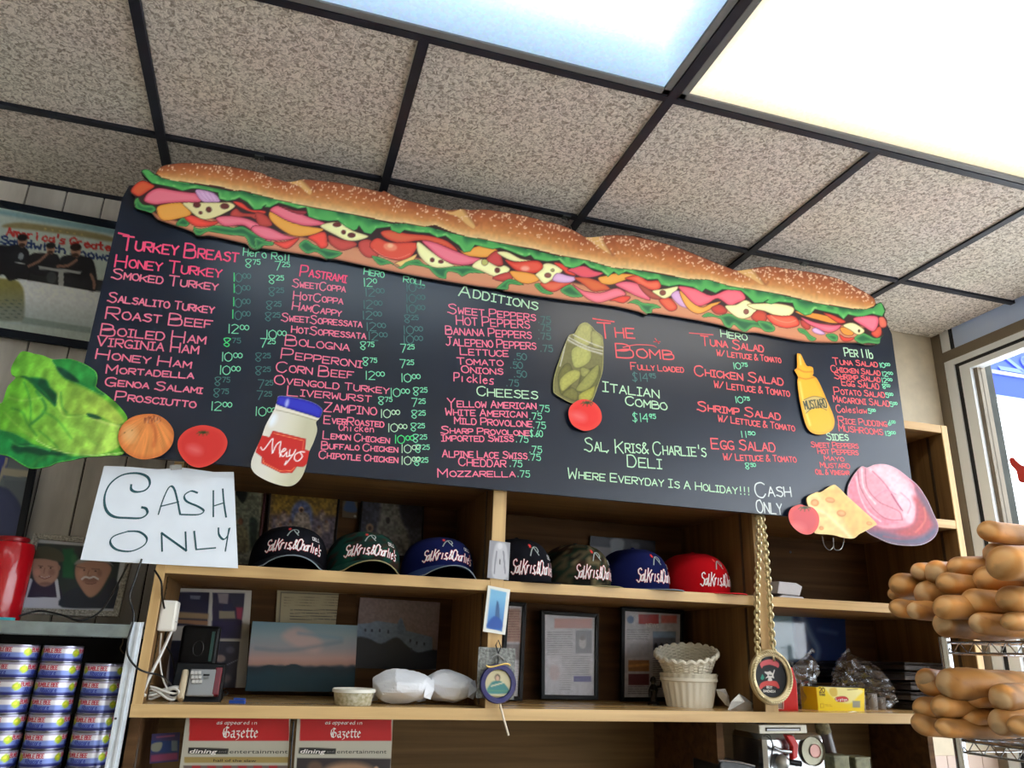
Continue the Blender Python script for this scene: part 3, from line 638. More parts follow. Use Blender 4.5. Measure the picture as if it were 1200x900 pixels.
M_(450,220,'770,690 860,625 1000,690 1060,680 1110,720 1040,780 960,780 860,735', CHS, None, (90,70,50)); H_(450,220,996,725,24,24); H_(450,220,885,655,30,30,(190,190,110))
M_(450,220,'950,790 1100,740 1130,800 1040,825', SAL)
# --- crop 4
L_(590,240,'-110,790 -30,700 60,650 180,700 120,705 50,700 40,745 -30,750')
M_(590,240,'-60,420 30,410 150,470 250,490 180,505 60,490', CHS, None, (90,70,50))
M_(590,240,'10,480 100,500 300,490 350,550 290,600 180,600 90,565', (210,50,40), (236,96,76)); sw.ell((590+190/7.5, 240+560/7.5), 5, 3, (250,170,150), soft=3)
M_(590,240,'50,590 120,580 280,610 320,660 220,697 120,670', YEL, (244,170,84))
L_(590,240,'270,700 320,690 360,740 440,775 400,790 340,775 300,745')
M_(590,240,'320,690 440,670 600,680 520,730 450,765 380,750', TM, (232,110,80))
M_(590,240,'350,520 420,515 525,570 440,650 360,695 300,640 280,610 340,560', CHS, None, (90,70,50)); H_(590,240,390,620,30,22,(150,90,80)); H_(590,240,432,575,16,14,(170,170,100))
M_(590,240,'430,660 470,600 560,620 640,640 600,680 500,685', ONI, (232,190,230), (120,80,130))
L_(590,240,'500,750 580,700 640,740 700,800 640,815 560,800')
M_(590,240,'440,510 520,520 640,620 560,610 520,575', TM)
M_(590,240,'620,640 740,640 860,680 940,740 850,760 780,760 700,700', (206,76,52), (224,108,62))
M_(590,240,'560,570 700,535 800,580 880,600 800,635 700,640 610,600', HAM, (240,96,110))
M_(590,240,'830,640 900,620 1000,600 1200,620 1080,660 1000,690 930,705 860,690', YEL, (246,176,84))
M_(590,240,'600,690 700,750 850,770 1000,730 1080,790 960,830 850,862 780,850 700,800', (228,98,110), HH)
M_(590,240,'930,840 1040,800 1120,810 1060,865 980,850', TM)
M_(590,240,'980,700 1080,670 1200,700 1260,760 1290,840 1180,810 1080,760', HAM, HH)
# --- crop 5
M_(740,270,'-60,420 60,390 140,440 240,440 260,500 200,530 100,500 20,450', (226,60,48), (244,120,90))
M_(740,270,'60,470 160,520 280,600 180,600 100,540', (160,70,56))
L_(740,270,'-40,640 40,605 100,635 200,645 260,680 190,690 180,725 140,735 90,700 60,660 0,640')
M_(740,270,'240,610 330,590 400,660 390,700 340,712 290,680', TM, (232,104,74))
M_(740,270,'180,530 300,510 410,490 380,550 300,600 240,580', CHS, None, (90,70,50)); H_(740,270,275,548,28,24,(140,80,64))
M_(740,270,'350,560 420,530 500,640 540,690 440,670 370,610', ONI, (226,180,224), (120,80,130))
M_(740,270,'420,540 470,540 600,670 700,640 790,625 700,690 600,735 520,710 460,640', YEL, (246,178,84))
M_(740,270,'410,490 560,510 700,570 840,520 960,530 1005,600 930,640 860,662 760,600 680,640 600,668 540,640 470,570', (240,84,108), (250,120,138))
M_(740,270,'700,680 780,650 840,700 820,735 740,735', SAL, (210,70,60))
L_(740,270,'620,750 680,720 760,750 860,730 960,770 1060,790 1200,800 1240,830 1200,870 1080,850 1050,860 1000,893 950,870 900,830 870,860 820,840 780,780 700,760 640,765')
M_(740,270,'820,665 920,650 1010,610 1100,690 1060,750 980,780 900,750', CHS, None, (90,70,50)); H_(740,270,1008,714,24,24,(150,90,80))
M_(740,270,'1050,760 1110,700 1190,730 1180,800 1110,810', SAL, (214,80,60))
# --- crop 6
L_(890,290,'-20,650 60,650 135,700 120,740 40,735')
M_(890,290,'-110,500 0,490 150,490 290,520 300,570 240,610 140,600 40,560 -60,540', CHS, None, (120,80,50))
M_(890,290,'60,590 200,600 300,600 350,650 340,690 240,712 150,690 90,650', (222,62,48), (240,110,84)); sw.line(zc(890,290,7.5,'100,600 160,640 250,660 320,640'), 1.2, (250,150,120), a=.8)
M_(890,290,'310,560 450,570 600,600 760,660 640,668 520,640 380,600', YEL, (246,150,70))
M_(890,290,'560,575 640,590 760,650 700,668 620,620', TM, (236,98,74))
M_(890,290,'360,640 420,650 450,700 420,725 370,690', SAL)
L_(890,290,'335,710 400,720 450,770 500,800 470,825 430,810 400,770 350,745')
M_(890,290,'360,610 500,660 640,680 720,680 680,730 600,750 500,710 420,670', HAM, HH)
M_(890,290,'460,720 500,705 580,755 540,768 480,750', ONI, (236,200,234), (120,80,130))
L_(890,290,'580,770 640,755 690,780 680,825 630,820')
M_(890,290,'700,760 760,790 840,790 800,822 730,822', TM)
M_(890,290,'705,710 760,700 830,745 810,775 740,765', YEL, (244,150,70))
L_(890,290,'830,800 900,750 960,770 1010,795 1065,790 1090,770 1060,845 960,840 890,845')
M_(890,290,'730,685 820,660 920,720 910,755 860,768 800,730', CHS, None, (100,80,50)); H_(890,290,875,733,10,14,(70,50,20))
M_(890,290,'980,750 1060,690 1075,760 1030,795', TM, (224,100,74))
M_(890,290,'1045,620 1090,610 1120,660 1110,700 1060,700', (220,96,82), (232,120,96))
M_(890,290,'820,630 900,600 1035,605 1045,680 1000,742 920,700', HAM, HH)
# upper lettuce fringe over everything
fr_up = zc(150,180,7.5,'235,185 340,225 600,270 900,330 1000,330 1190,375')+zc(300,190,7.5,'200,325 500,400 800,450 1190,540')+zc(450,220,7.5,'200,315 400,345 600,400 800,440 1190,520')+zc(590,240,7.5,'250,395 500,455 640,455 800,510 1190,575')+zc(740,270,7.5,'200,375 500,430 700,430 900,490 1190,540')+zc(890,290,7.5,'200,420 500,490 820,545 1000,530 1040,490')
fr_lo = zc(150,180,7.5,'130,170 180,235 210,262 300,280 400,300 480,330 560,310 620,310 700,325 790,345 800,400 870,418 940,408 980,390 1050,430 1110,495 1170,490 1210,455')+zc(300,190,7.5,'60,395 120,400 200,360 290,385 370,412 440,400 460,480 540,508 640,520 720,515 790,570 860,605 890,590 905,560 950,620 1010,635 1060,585 1180,570')+zc(450,220,7.5,'60,375 140,405 180,375 300,395 400,400 470,440 540,425 600,470 660,510 700,570 760,560 800,505 880,525 960,540')+zc(590,240,7.5,'-30,380 60,410 130,440 190,460 240,445 270,480 380,500 490,490 540,545 610,560 670,540 710,515 760,555 860,585 920,635 970,590 1010,620 1080,590')+zc(740,270,7.5,'30,390 140,435 230,430 260,480 330,495 420,480 540,500 620,545 650,515 740,553 800,520 960,530 1020,580 1080,640 1160,635 1200,610')+zc(890,290,7.5,'40,480 100,500 170,480 290,490 310,545 400,600 450,590 490,545 600,570 690,590 740,635 780,590 860,610 920,605 990,585 1080,608 1105,560 1075,485')
sw.fill(fr_up+fr_lo[::-1]+zc(150,180,7.5,'120,165 125,140 180,140'), (92,184,98), k=0, edge=(22,70,46), ew=1.1)
d0, _ = sdf(sw.Q, np.array(fr_lo), False); d1, _ = sdf(sw.Q, np.array(fr_up), False); ins, _ = sdf(sw.Q, np.array(fr_up+fr_lo[::-1]))
m = ins < -.9; t = np.clip(1-(d1/(d0+d1+1e-6))*1.5, 0, 1)*np.clip(noise(sw.Q[:, 0]/7., sw.Q[:, 1]/40., 5)*1.7-.15, .15, 1)
sw.C[m] = sw.C[m]*(1-t[m, None])+np.array((26,84,60))*t[m, None]
l = np.clip(noise(sw.Q[:, 0]/4., sw.Q[:, 1]/30., 9)*2-1.1, 0, 1)*np.clip(1-np.abs(d0-2.2)/2, 0, 1); sw.C[m] = sw.C[m]*(1-l[m, None])+np.array((164,226,140))*l[m, None]
# top bun
bunb = zc(150,180,7.5,'245,175 300,215 400,240 600,265 800,290 940,330 1000,325 1190,375')+zc(300,190,7.5,'200,335 500,400 800,450 1190,530')+zc(450,220,7.5,'200,315 350,345 450,330 600,395 740,435 850,450 1190,520')+zc(590,240,7.5,'250,385 500,450 620,468 740,490 960,555 1190,575')+zc(740,270,7.5,'200,370 500,430 680,435 860,490 1190,540')+zc(890,290,7.5,'200,415 500,490 820,540 940,545 1010,515 1022,490')
bun = buntop+bunb[::-1]; sw.fill(bun, (180,104,60), k=0, edge=(110,56,40), ew=1.0)
di, _ = sdf(sw.Q, np.array(bun)); dt, _ = sdf(sw.Q, np.array(buntop), False); db, _ = sdf(sw.Q, np.array(bunb), False); m = di < -.6
t = (dt/(dt+db+1e-6)); ramp = np.array([(150,84,58), (176,98,60), (198,124,72), (216,152,92), (232,190,132), (240,214,160)], float); xp = [0, .25, .5, .72, .9, 1.]
cc = np.stack([np.interp(t, xp, ramp[:, k]) for k in range(3)], 1)*(1+.10*(noise(sw.Q[:, 0]/3, sw.Q[:, 1]/3, 3)-.5))[:, None]; sw.C[m] = cc[m]
for ox, oy, tx in ((300,190,'275,170 340,168 400,155 430,175 490,240 480,290 440,270 380,215 320,195'), (450,220,'540,205 600,210 690,185 740,235 800,320 790,365 730,330 640,255 570,235'), (590,240,'720,285 850,275 890,330 950,430 930,435 860,390 780,335'), (740,270,'930,355 1060,340 1110,390 1170,470 1140,480 1050,425 980,390')):
    sw.fill(zc(ox, oy, 7.5, tx), (232,186,120), soft=1.6, edge=(200,140,86), ew=1.2)
    q = zc(ox, oy, 7.5, tx); sw.line([q[len(q)//2-2], q[len(q)//2], (q[len(q)//2][0]+4, q[len(q)//2][1]-2)], 2.2, (128,66,48), a=.45, soft=3)
for k in range(4600):                                  # sesame
    i = rb.randrange(len(sw.Q))
    if not m[i] or t[i] > .62 or rb.random() < t[i]*1.1 : continue
    p = sw.Q[i]; an = rb.uniform(0, 180); sw.ell((p[0], p[1]), 1.3, .66, (246,210,176), an, soft=.9)
for k in range(160):
    i = rb.randrange(len(sw.Q)); p = sw.Q[i]
sw.build('painted_face', m_art, swt)

# --- lettuce
o = zc(0,400,5.625,'-40,400 0,410 20,390 50,300 95,250 100,235 75,215 75,170 110,105 150,65 220,80 290,95 350,118 460,115 560,150 635,205 640,270 635,300 700,350 780,420 840,505 800,560 785,600 820,735 700,755 560,765 470,785 380,800 320,825 210,840 140,810 60,760 0,745 -60,720 -60,500')
a, t_ = cutboard('lettuce_cutout', 'large green lettuce cutout at the lower left corner of the menu board', o, BYF-.008, .0028)
Zl = lambda s: zc(0,400,5.625,s)
a.C[:] = (96,172,52)
n1 = noise(a.Q[:, 0]/9, a.Q[:, 1]/6, 1)[:, None]; a.C = a.C*(.8+.4*n1)
a.fill(Zl('75,215 75,170 110,105 150,65 220,80 290,95 350,130 380,200 440,260 560,310 700,390 820,520 760,545 640,490 430,480 360,430 280,330 200,240'), (98,178,54), grad=((15,420), (130,490), (176,206,84)), soft=3)
a.fill(Zl('345,120 460,115 560,150 635,205 640,270 630,300 700,350 660,350 560,300 470,260 400,220 370,170'), (24,128,58), soft=2, hi=(50,150,66), hw=5, edge=(110,180,110), ew=1.)
a.fill(Zl('370,170 420,180 490,230 520,270 440,250 400,215'), (16,66,48), soft=3)
a.fill(Zl('140,235 190,240 290,340 360,420 340,420 270,350 200,270'), (12,74,48), soft=3); a.fill(Zl('190,240 300,250 330,300 380,360 360,430 300,350 240,300'), (22,112,56), soft=3, hi=(14,80,48))
a.fill(Zl('95,250 160,245 240,320 330,400 430,490 600,500 800,570 790,690 640,745 440,730 330,690 220,650 130,600 0,590 -50,560 -50,420 20,400 50,300'), (102,180,50), soft=2, grad=((20,450), (135,505), (172,214,92)))
m = noise(a.Q[:, 0]/5, a.Q[:, 1]/12, 7)
for tx, c, w in (('240,330 300,420 280,480 210,540', (40,120,56), 3), ('60,370 150,390 270,370', (150,206,90), 2), ('80,440 150,470 180,540 240,620', (60,140,50), 2.5), ('30,470 120,560 240,640', (150,206,84), 1.6), ('260,590 330,650 380,700', (70,150,54), 2), ('300,560 360,640 440,700', (160,210,90), 1.2), ('390,340 380,400 420,490 500,495 570,485', (190,226,110), 1.8), ('400,340 410,430 440,470', (70,150,60), 2.2), ('600,500 700,540 800,560', (206,226,130), 2.4), ('330,460 430,520 520,600 640,680', (140,200,76), 2.), ('160,270 200,400 200,560', (50,140,56), 1.8), ('280,460 380,520 470,640', (84,168,60), 2.5)):
    a.line(Zl(tx), w, c, soft=2.5, a=.75)
a.fill(Zl('570,475 620,480 670,505 640,512 590,500'), (20,80,50), soft=1.5)
a.fill(Zl('-50,590 60,595 160,640 240,690 380,730 480,755 600,760 470,785 380,800 320,825 210,840 140,810 60,760 0,745 -60,720'), (28,128,62), soft=1.5, edge=(70,160,80), ew=1.5)
a.fill(Zl('80,690 200,680 340,720 440,745 300,760 180,730 110,740'), (10,70,44), soft=4); a.line(Zl('60,650 130,690 220,690 330,720'), 1.6, (60,160,80), soft=2); a.line(Zl('200,830 290,760 400,770'), 2.4, (52,150,66), soft=4)
a.line(Zl('240,650 330,700 470,740 640,750 800,735'), 1.2, (196,226,140), soft=1.2)
a.mul(.80+.42*noise(a.Q[:, 0]/7+a.Q[:, 1]/16, a.Q[:, 1]/11-a.Q[:, 0]/30, 21)); a.grain(.5, .05, 3); a.build('painted_face', m_art, t_)

# --- onion, tomatoes
Zo = lambda s: zc(130,470,8,s)
o = Zo('70,310 110,220 200,150 320,122 430,128 520,180 580,260 590,340 560,430 480,505 380,540 280,545 180,510 110,450 75,380')
a, t_ = cutboard('onion_cutout', 'round orange brown onion cutout beside the lettuce cutout', o, BYF-.014, .0024)
a.C[:] = (226,142,76); top = np.array((130+390/8, 470+140/8)); ang = np.arctan2(a.Q[:, 1]-top[1]+3, a.Q[:, 0]-top[0]); rr = np.hypot(a.Q[:, 0]-top[0], a.Q[:, 1]-top[1])
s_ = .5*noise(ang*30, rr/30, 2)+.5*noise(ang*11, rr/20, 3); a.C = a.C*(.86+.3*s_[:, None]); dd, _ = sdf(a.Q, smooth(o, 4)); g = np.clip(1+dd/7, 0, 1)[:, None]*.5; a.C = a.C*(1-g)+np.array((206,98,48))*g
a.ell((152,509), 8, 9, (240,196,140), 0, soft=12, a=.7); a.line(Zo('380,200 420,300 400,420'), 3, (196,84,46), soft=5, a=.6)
for k in range(16): a.line([(top[0]+(k-8)*1.1, top[1]+rb.uniform(-1, 3)), (top[0]+(k-8)*1.3+rb.uniform(-1, 1), top[1]+rb.uniform(4, 9))], .8, rb.choice([(120,52,40), (150,70,50), (210,150,120)]), a=.8)
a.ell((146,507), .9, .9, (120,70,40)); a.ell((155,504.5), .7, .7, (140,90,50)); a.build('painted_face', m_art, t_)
def tomato(name, label, o, stem, Y, tilt=0, hl=(0, 0), base=(216,54,50)):
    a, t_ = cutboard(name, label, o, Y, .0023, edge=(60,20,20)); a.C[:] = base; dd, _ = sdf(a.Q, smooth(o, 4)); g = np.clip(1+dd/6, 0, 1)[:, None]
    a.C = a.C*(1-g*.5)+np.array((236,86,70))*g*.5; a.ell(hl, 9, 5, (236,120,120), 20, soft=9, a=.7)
    sx, sy = stem; r = random.Random(3)
    for k in range(9):
        an = k*.7+.2; a.line([(sx, sy), (sx+math.cos(an)*5.5, sy+math.sin(an)*1.8), (sx+math.cos(an)*8.5*r.uniform(.7, 1), sy+math.sin(an)*3.2+1)], .9, (64,80,36), soft=.8)
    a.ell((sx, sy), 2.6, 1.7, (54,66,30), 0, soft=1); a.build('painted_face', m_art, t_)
tomato('tomato_cutout', 'round red tomato cutout under the chalk prices, right of the onion cutout', Zo('625,400 650,330 720,265 830,228 930,235 1030,275 1085,350 1088,420 1050,500 960,580 850,622 760,610 690,555 640,480'), (130+865/8, 470+295/8), BYF-.008, 0, (228,527))
Zt = lambda s: zc(640,370,6.425,s)
# --- pickle jar
o = Zt('55,560 60,460 110,300 165,160 190,140 215,130 250,70 300,50 345,80 370,110 420,150 430,190 432,250 428,400 400,500 345,645 300,655 210,660 160,645 70,590')
a, t_ = cutboard('pickle_jar_cutout', 'cutout of a glass jar packed with green pickles at the board centre', o, BYF-.008, .0022, edge=(40,42,30))
a.C[:] = (116,112,66); dd, _ = sdf(a.Q, smooth(o, 4))
for tx, c in (('90,500 100,420 150,360 190,380 200,500 120,600', (96,94,46)), ('270,430 330,400 400,380 400,500 330,560 240,570', (92,92,48)), ('205,180 250,70 300,50 345,85 350,180 300,230', (150,148,92)), ('340,120 380,120 425,170 420,240 350,230', (142,140,86)),
              ('190,260 260,220 330,250 340,320 300,370 240,395 200,370', (150,150,84)), ('260,390 320,400 340,440 270,460', (130,130,70)), ('100,490 150,430 210,405 255,420 250,470 190,520 120,570', (148,146,74)), ('220,560 300,450 380,370 400,390 380,480 310,560', (128,128,66)), ('120,590 190,540 240,580 230,640 160,620', (104,102,52)), ('250,590 340,540 370,530 350,620 300,650 250,640', (146,142,60))):
    a.fill(Zt(tx), c, soft=1.4, edge=np.array(c)*.62, ew=1., hi=np.minimum(np.array(c)*1.16, 255), hw=4)
for tx in ('165,160 240,200 330,240 425,265', '165,180 240,225 330,262 420,285', '200,140 280,180 360,215 430,240', '150,190 130,280 105,380'): a.line(Zt(tx), 1.3, (206,202,190), a=.85)
a.line(Zt('175,150 165,185 240,215 330,255 420,290'), 2.6, (196,190,180), a=.5, soft=2)
g = np.clip(1+dd/1.1, 0, 1)[:, None]*.7; a.C = a.C*(1-g)+np.array((190,188,120))*g; a.grain(.6, .06, 4); a.build('painted_face', m_art, t_)
tomato('tomato_cutout', 'bright red tomato cutout overlapping the base of the pickle jar cutout', Zt('168,740 185,680 240,638 300,630 370,660 412,720 415,790 370,845 300,867 240,850 190,810'), (640+310/6.425, 370+655/6.425), BYF-.014, 0, (678,488), (228,48,44))
# --- mayo
Zm = lambda s: zc(285,455,7.5,s)
o = Zm('295,110 320,65 480,85 620,125 695,180 690,230 665,270 640,300 650,370 620,470 580,560 560,660 520,770 460,840 380,862 250,830 130,770 75,710 72,640 110,540 160,430 200,320 260,210 280,170')
a, t_ = cutboard('mayo_jar_cutout', 'white mayo jar cutout with blue lid and red label on the board', o, BYF-.010, .0021, edge=(70,66,60))
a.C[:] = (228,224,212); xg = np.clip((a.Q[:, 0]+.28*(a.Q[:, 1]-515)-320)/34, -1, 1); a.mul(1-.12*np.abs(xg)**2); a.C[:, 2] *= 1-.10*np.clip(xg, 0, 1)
a.fill(Zm('160,410 230,430 260,372 550,445 545,540 590,550 560,665 530,690 470,690 430,745 330,745 160,660 165,605 105,560'), (206,46,42), k=0, edge=(170,30,30), ew=.8)
a.line(Zm('270,395 530,460 520,540'), .8, (250,150,100), k=0); a.line(Zm('175,620 180,655 320,725 420,725 455,695'), .8, (250,150,100), k=0)
a.fill(Zm('295,110 320,65 480,85 620,125 695,180 690,230 665,262 600,240 450,195 300,145'), (30,30,168), edge=(20,16,110), ew=1.4, hi=(52,56,196), hw=4); a.ell((285+385/7.5, 455+130/7.5), 2.2, 5, (170,180,240), 15, soft=3)
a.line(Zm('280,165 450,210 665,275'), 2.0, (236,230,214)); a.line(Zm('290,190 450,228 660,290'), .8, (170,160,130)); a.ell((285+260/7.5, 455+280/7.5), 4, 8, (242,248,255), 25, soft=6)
wsc = (252,246,246)
for tx in ('155,520 180,540 250,450 260,460 255,570 290,500 330,470 320,530 325,600', '345,560 375,540 360,530 330,570 350,600 385,560 380,600 410,590', '410,540 405,590 440,580 460,540 440,580 380,660 365,670 380,640', '500,560 460,580 450,620 480,640 520,600 500,560 540,560'): a.line(Zm(tx), 1.35, wsc)
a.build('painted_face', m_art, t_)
# --- mustard
Zu = lambda s: zc(920,405,8.18,s)
o = Zu('115,85 135,78 155,90 205,190 240,198 268,215 272,270 262,285 300,310 340,380 400,520 460,660 475,740 450,810 370,850 280,845 220,800 180,700 140,520 118,350 125,310 115,280 92,235 115,205')
a, t_ = cutboard('mustard_bottle_cutout', 'yellow mustard squeeze bottle cutout on the right of the board', o, BYF-.008, .0021, edge=(20,20,20))
a.C[:] = (240,178,44); dd, _ = sdf(a.Q, smooth(o, 4)); g = np.clip(1+dd/4, 0, 1)[:, None]*.5; a.C = a.C*(1-g)+np.array((232,140,34))*g
a.line(Zu('115,215 180,250 265,250'), 1.4, (206,130,30), soft=1.5); a.line(Zu('120,300 200,320 290,300'), 1.2, (200,120,24), soft=1.5); a.line(Zu('140,100 150,180'), 1.6, (250,214,130), soft=2); a.line(Zu('140,350 180,560 240,760'), 2, (250,212,110), soft=3)
a.fill(Zu('180,530 280,490 390,520 410,600 330,595 240,620 200,640'), (206,180,110), soft=1); a.line(Zu('180,520 280,485 390,510'), .7, (90,90,60)); a.line(Zu('200,650 260,600 330,590 400,620'), .7, (90,90,60))
a.build('painted_face', m_art, t_)
letter(t_, 'MUSTARD', (920+195/8.18, 405+612/8.18), (920+405/8.18, 405+590/8.18), 9.5, 1.3, mat('ink_olive', (74,78,60), .6), Y=BYF-.0086, caps=1)
# --- ham, cheese, tomato slice
Zh = lambda s: zc(915,535,6.316,s)
o = Zh('495,240 520,170 560,110 600,72 640,80 700,58 780,58 860,90 940,150 1020,220 1085,320 1130,420 1165,500 1160,560 1120,615 1040,655 930,660 820,645 720,605 640,560 560,480 500,340')
a, t_ = cutboard('ham_cutout', 'pink sliced ham cutout hanging off the lower right corner of the board', o, BYF-.008, .0025, edge=(120,112,118))
a.C[:] = (150,72,92); a.fill(Zh('560,110 600,72 640,80 700,58 780,58 860,90 940,150 1000,260 1000,400 980,500 860,530 720,520 600,420 495,300 520,170'), (222,142,156), soft=3)
a.fill(Zh('640,90 780,58 880,120 960,220 1000,330 990,440 960,500 900,440 850,330 790,240 700,140'), (232,166,178), soft=3, hi=(238,182,192), hw=6)
a.fill(Zh('980,300 1060,330 1110,430 1100,560 980,600 860,560 980,500 1010,400'), (168,60,66), soft=7); a.fill(Zh('640,560 760,560 900,600 1040,590 1140,520 1160,560 1110,615 1040,655 930,658 820,645 720,605'), (74,70,98), soft=7); a.fill(Zh('1000,230 1090,330 1150,470 1140,520 1090,420 1030,320'), (96,64,84), soft=6)
a.fill(Zh('540,140 600,300 700,420 860,480 840,500 700,500 560,380 500,260'), (216,122,140), soft=2)
for tx, c, w in (('570,110 590,230 680,380 780,460 890,470', (140,60,80), .8), ('625,90 640,230 720,330 800,370 880,410 900,470', (150,70,90), .9), ('680,110 760,190 830,290 890,390', (170,80,104), 1.4), ('560,150 580,270 640,400 740,480', (240,190,200), 1.6), ('600,90 615,230 700,350', (244,200,206), 2), ('700,300 780,250 850,280', (206,120,140), 1.2), ('890,270 960,340 940,420', (206,126,144), 1.4), ('1060,380 1070,470 1000,560', (200,90,80), 2.4), ('760,590 880,610 1000,600', (130,60,84), 2.4), ('820,280 850,330 900,400', (130,40,70), 1.2)): a.line(Zh(tx), w, c, soft=1.6, a=.85)
dd, _ = sdf(a.Q, smooth(o, 5)); g = np.clip(1+dd/.9, 0, 1)[:, None]*.8; a.C = a.C*(1-g)+np.array((176,170,180))*g; a.grain(.35, .07, 6); a.build('painted_face', m_art, t_)
o = Zh('195,305 260,265 300,262 380,212 420,222 500,300 600,390 705,490 690,515 620,555 580,575 540,605 470,602 380,580 260,570 255,545 275,500 230,400 205,370')
a, t_ = cutboard('cheese_cutout', 'pale yellow wedge of holed cheese cutout beside the ham cutout', o, BYF-.014, .0024, edge=(120,90,50))
a.C[:] = (238,204,136); a.fill(Zh('420,222 500,300 705,490 620,555 540,605 480,500 400,380 280,262'), (228,182,104), soft=8)
for x, y, rx, ry in ((252,342,30,26), (365,322,36,20), (448,420,34,24), (655,495,22,14), (300,530,18,14)): a.ell(Zh('%d,%d' % (x, y))[0], rx/6.3, ry/6.3, (216,140,74), 10, soft=1.2, edge=(190,120,66), ew=1, hi=(232,170,110), hw=3)
a.line(Zh('210,370 330,420 440,520 520,600'), 2.4, (248,224,166), soft=4); a.grain(.25, .06, 2); a.build('painted_face', m_art, t_)
tomato('tomato_cutout', 'pale red tomato cutout at the board bottom beside the cheese cutout', Zh('58,430 80,380 140,355 180,365 240,380 282,440 275,520 230,570 170,575 110,540 70,490'), Zh('178,378')[0], BYF-.017, 0, (935,618), (206,74,78))
# wire clip under the cheese
t_ = thing('binder_clip', tuple(P(972,640,1.93)), 'thin wire clip handles hanging below the cheese cutout', 'clip')
for s in ('305,590 320,650 345,685 370,690 390,660 385,600', '390,600 395,680 430,692 455,670 470,600'):
    MB().tube([P(u, v, 1.91) for u, v in smooth(Zh(s), 4, False)], .0012, 6).build('wire_handle', mat('clip_wire', (150,150,150), .3, .9), t_)

# ================================================================== handwriting on the menu board
PK = mat('chalk_pink', (241,126,154), .9); HP = mat('chalk_hot_pink', (250,88,130), .9); RD = mat('chalk_red', (238,104,110), .9); GR = mat('chalk_green', (132,220,176), .9); GD = mat('chalk_green_faded', (78,124,120), .9)
LG = mat('chalk_pale_green', (188,226,190), .9); WT = mat('chalk_white', (214,222,222), .9); BG = mat('chalk_bright_green', (80,224,130), .9)
YT = BYF-.0005
def batch(ox, oy, s, rows_, w=1.6):
    for r in rows_:
        txt, x0, y0, x1, y1, h, m = r[:7]
        letter(board, txt, (ox+x0/s, oy+y0/s), (ox+x1/s, oy+y1/s), h/s, r[7] if len(r) > 7 else w, m, YT)
def prices(ox, oy, s, h, rows_):
    for txt, x, y, m in rows_:
        a = sum(3 if c == '^' else 0 for c in txt); n = len(txt.replace('^', '').replace('.', '').replace('$', ''))
        wpx = (h*.66*(n if '^' not in txt else (n-2)+1.15)+(h*.4 if '$' in txt or '.' in txt else 0))
        letter(board, txt, (ox+x/s, oy+y/s), (ox+(x+wpx)/s, oy+(y+wpx*.03)/s), h*.9/s, 1.0, m, YT, caps=1)
batch(100,230,3.4615,[('_TURKEY _BREAST',145,212,618,268,46,HP,1.9), ('_HONEY _TURKEY',120,282,550,330,40,HP,1.7), ('_SMOKED _TURKEY',105,330,535,382,33,PK), ('_SALSALITO TURKEY',88,425,520,475,32,PK), ('_ROAST _BEEF',82,492,512,535,38,PK), ('_BOILED _HAM',62,560,485,600,38,PK),
 ('VIRGINIA HAM',45,605,455,640,40,PK), ('_HONEY _HAM',42,655,425,698,32,PK), ('_MORTADELLA',85,715,437,740,28,PK), ('_GENOA _SALAMI',80,765,472,800,28,PK), ('_PROSCIUTTO',120,825,445,858,30,PK), ('Hero',640,240,735,250,32,GR,1.1), ('Roll',755,255,830,262,28,GR,1.1)])
prices(100,230,3.4615,40,[('8^7^5',650,290,GR), ('1',585,345,BG), ('0^0^0',610,347,GD), ('1',585,390,BG), ('0^0^0',608,395,GD), ('1',582,445,BG), ('0^0^0',608,450,GD), ('1',580,495,BG), ('0^0^0',608,500,GD), ('12^0^0',575,555,GR), ('8',562,610,BG), ('^7^5',595,610,GD), ('10^0^0',548,668,GR), ('10^0^0',540,722,GR), ('8^7^5',525,768,GD), ('8^7^5',520,815,GD), ('12^0^0',505,868,GR),
 ('7^2^5',770,300,GR), ('8^2^5',745,355,GR), ('8^2^5',745,405,GD), ('8^2^5',735,460,GD), ('8^2^5',730,505,GD), ('10^0^0',728,578,GR), ('7^2^5',710,612,GR), ('8^2^5',690,670,GD), ('8^2^5',690,725,GD), ('7^2^5',700,780,GD), ('7^2^5',695,825,GD), ('10^0^0',685,890,GR)])
batch(310,290,3.3346,[('_PASTRAMI',138,108,318,138,34,HP,1.5), ('_SWEET_COPPA',108,152,315,175,26,PK), ('_HOT_COPPA',112,200,305,222,26,PK), ('_HAM_CAPPY',108,240,298,270,26,PK), ('_SWEET_SOPRESSATA',65,285,380,312,26,PK), ('HOT_SOPRESSATA',105,332,395,358,26,PK), ('_BOLOGNA',80,378,330,405,32,PK), ('_PEPPERONI',65,430,378,470,32,PK),
 ('_CORN _BEEF',45,482,345,512,32,PK), ('_OVENGOLD TURKEY',38,530,485,572,28,PK), ('_LIVERWURST',88,575,415,605,30,PK), ('ZAMPINO',232,640,435,655,36,PK), ('_EVER_ROASTED',232,685,465,702,24,PK), ('Chicken',290,715,428,722,26,PK,1.1), ('_LEMON _CHICKEN',228,745,487,765,24,PK), ('_BUFFALO _CHICKEN',222,785,520,800,23,PK), ('_CHIPOTLE CHICKEN',212,822,520,842,25,PK),
 ('HERO',388,105,465,118,26,GR,1.1), ('ROLL',542,135,625,148,24,GR,1.1)], 1.3)
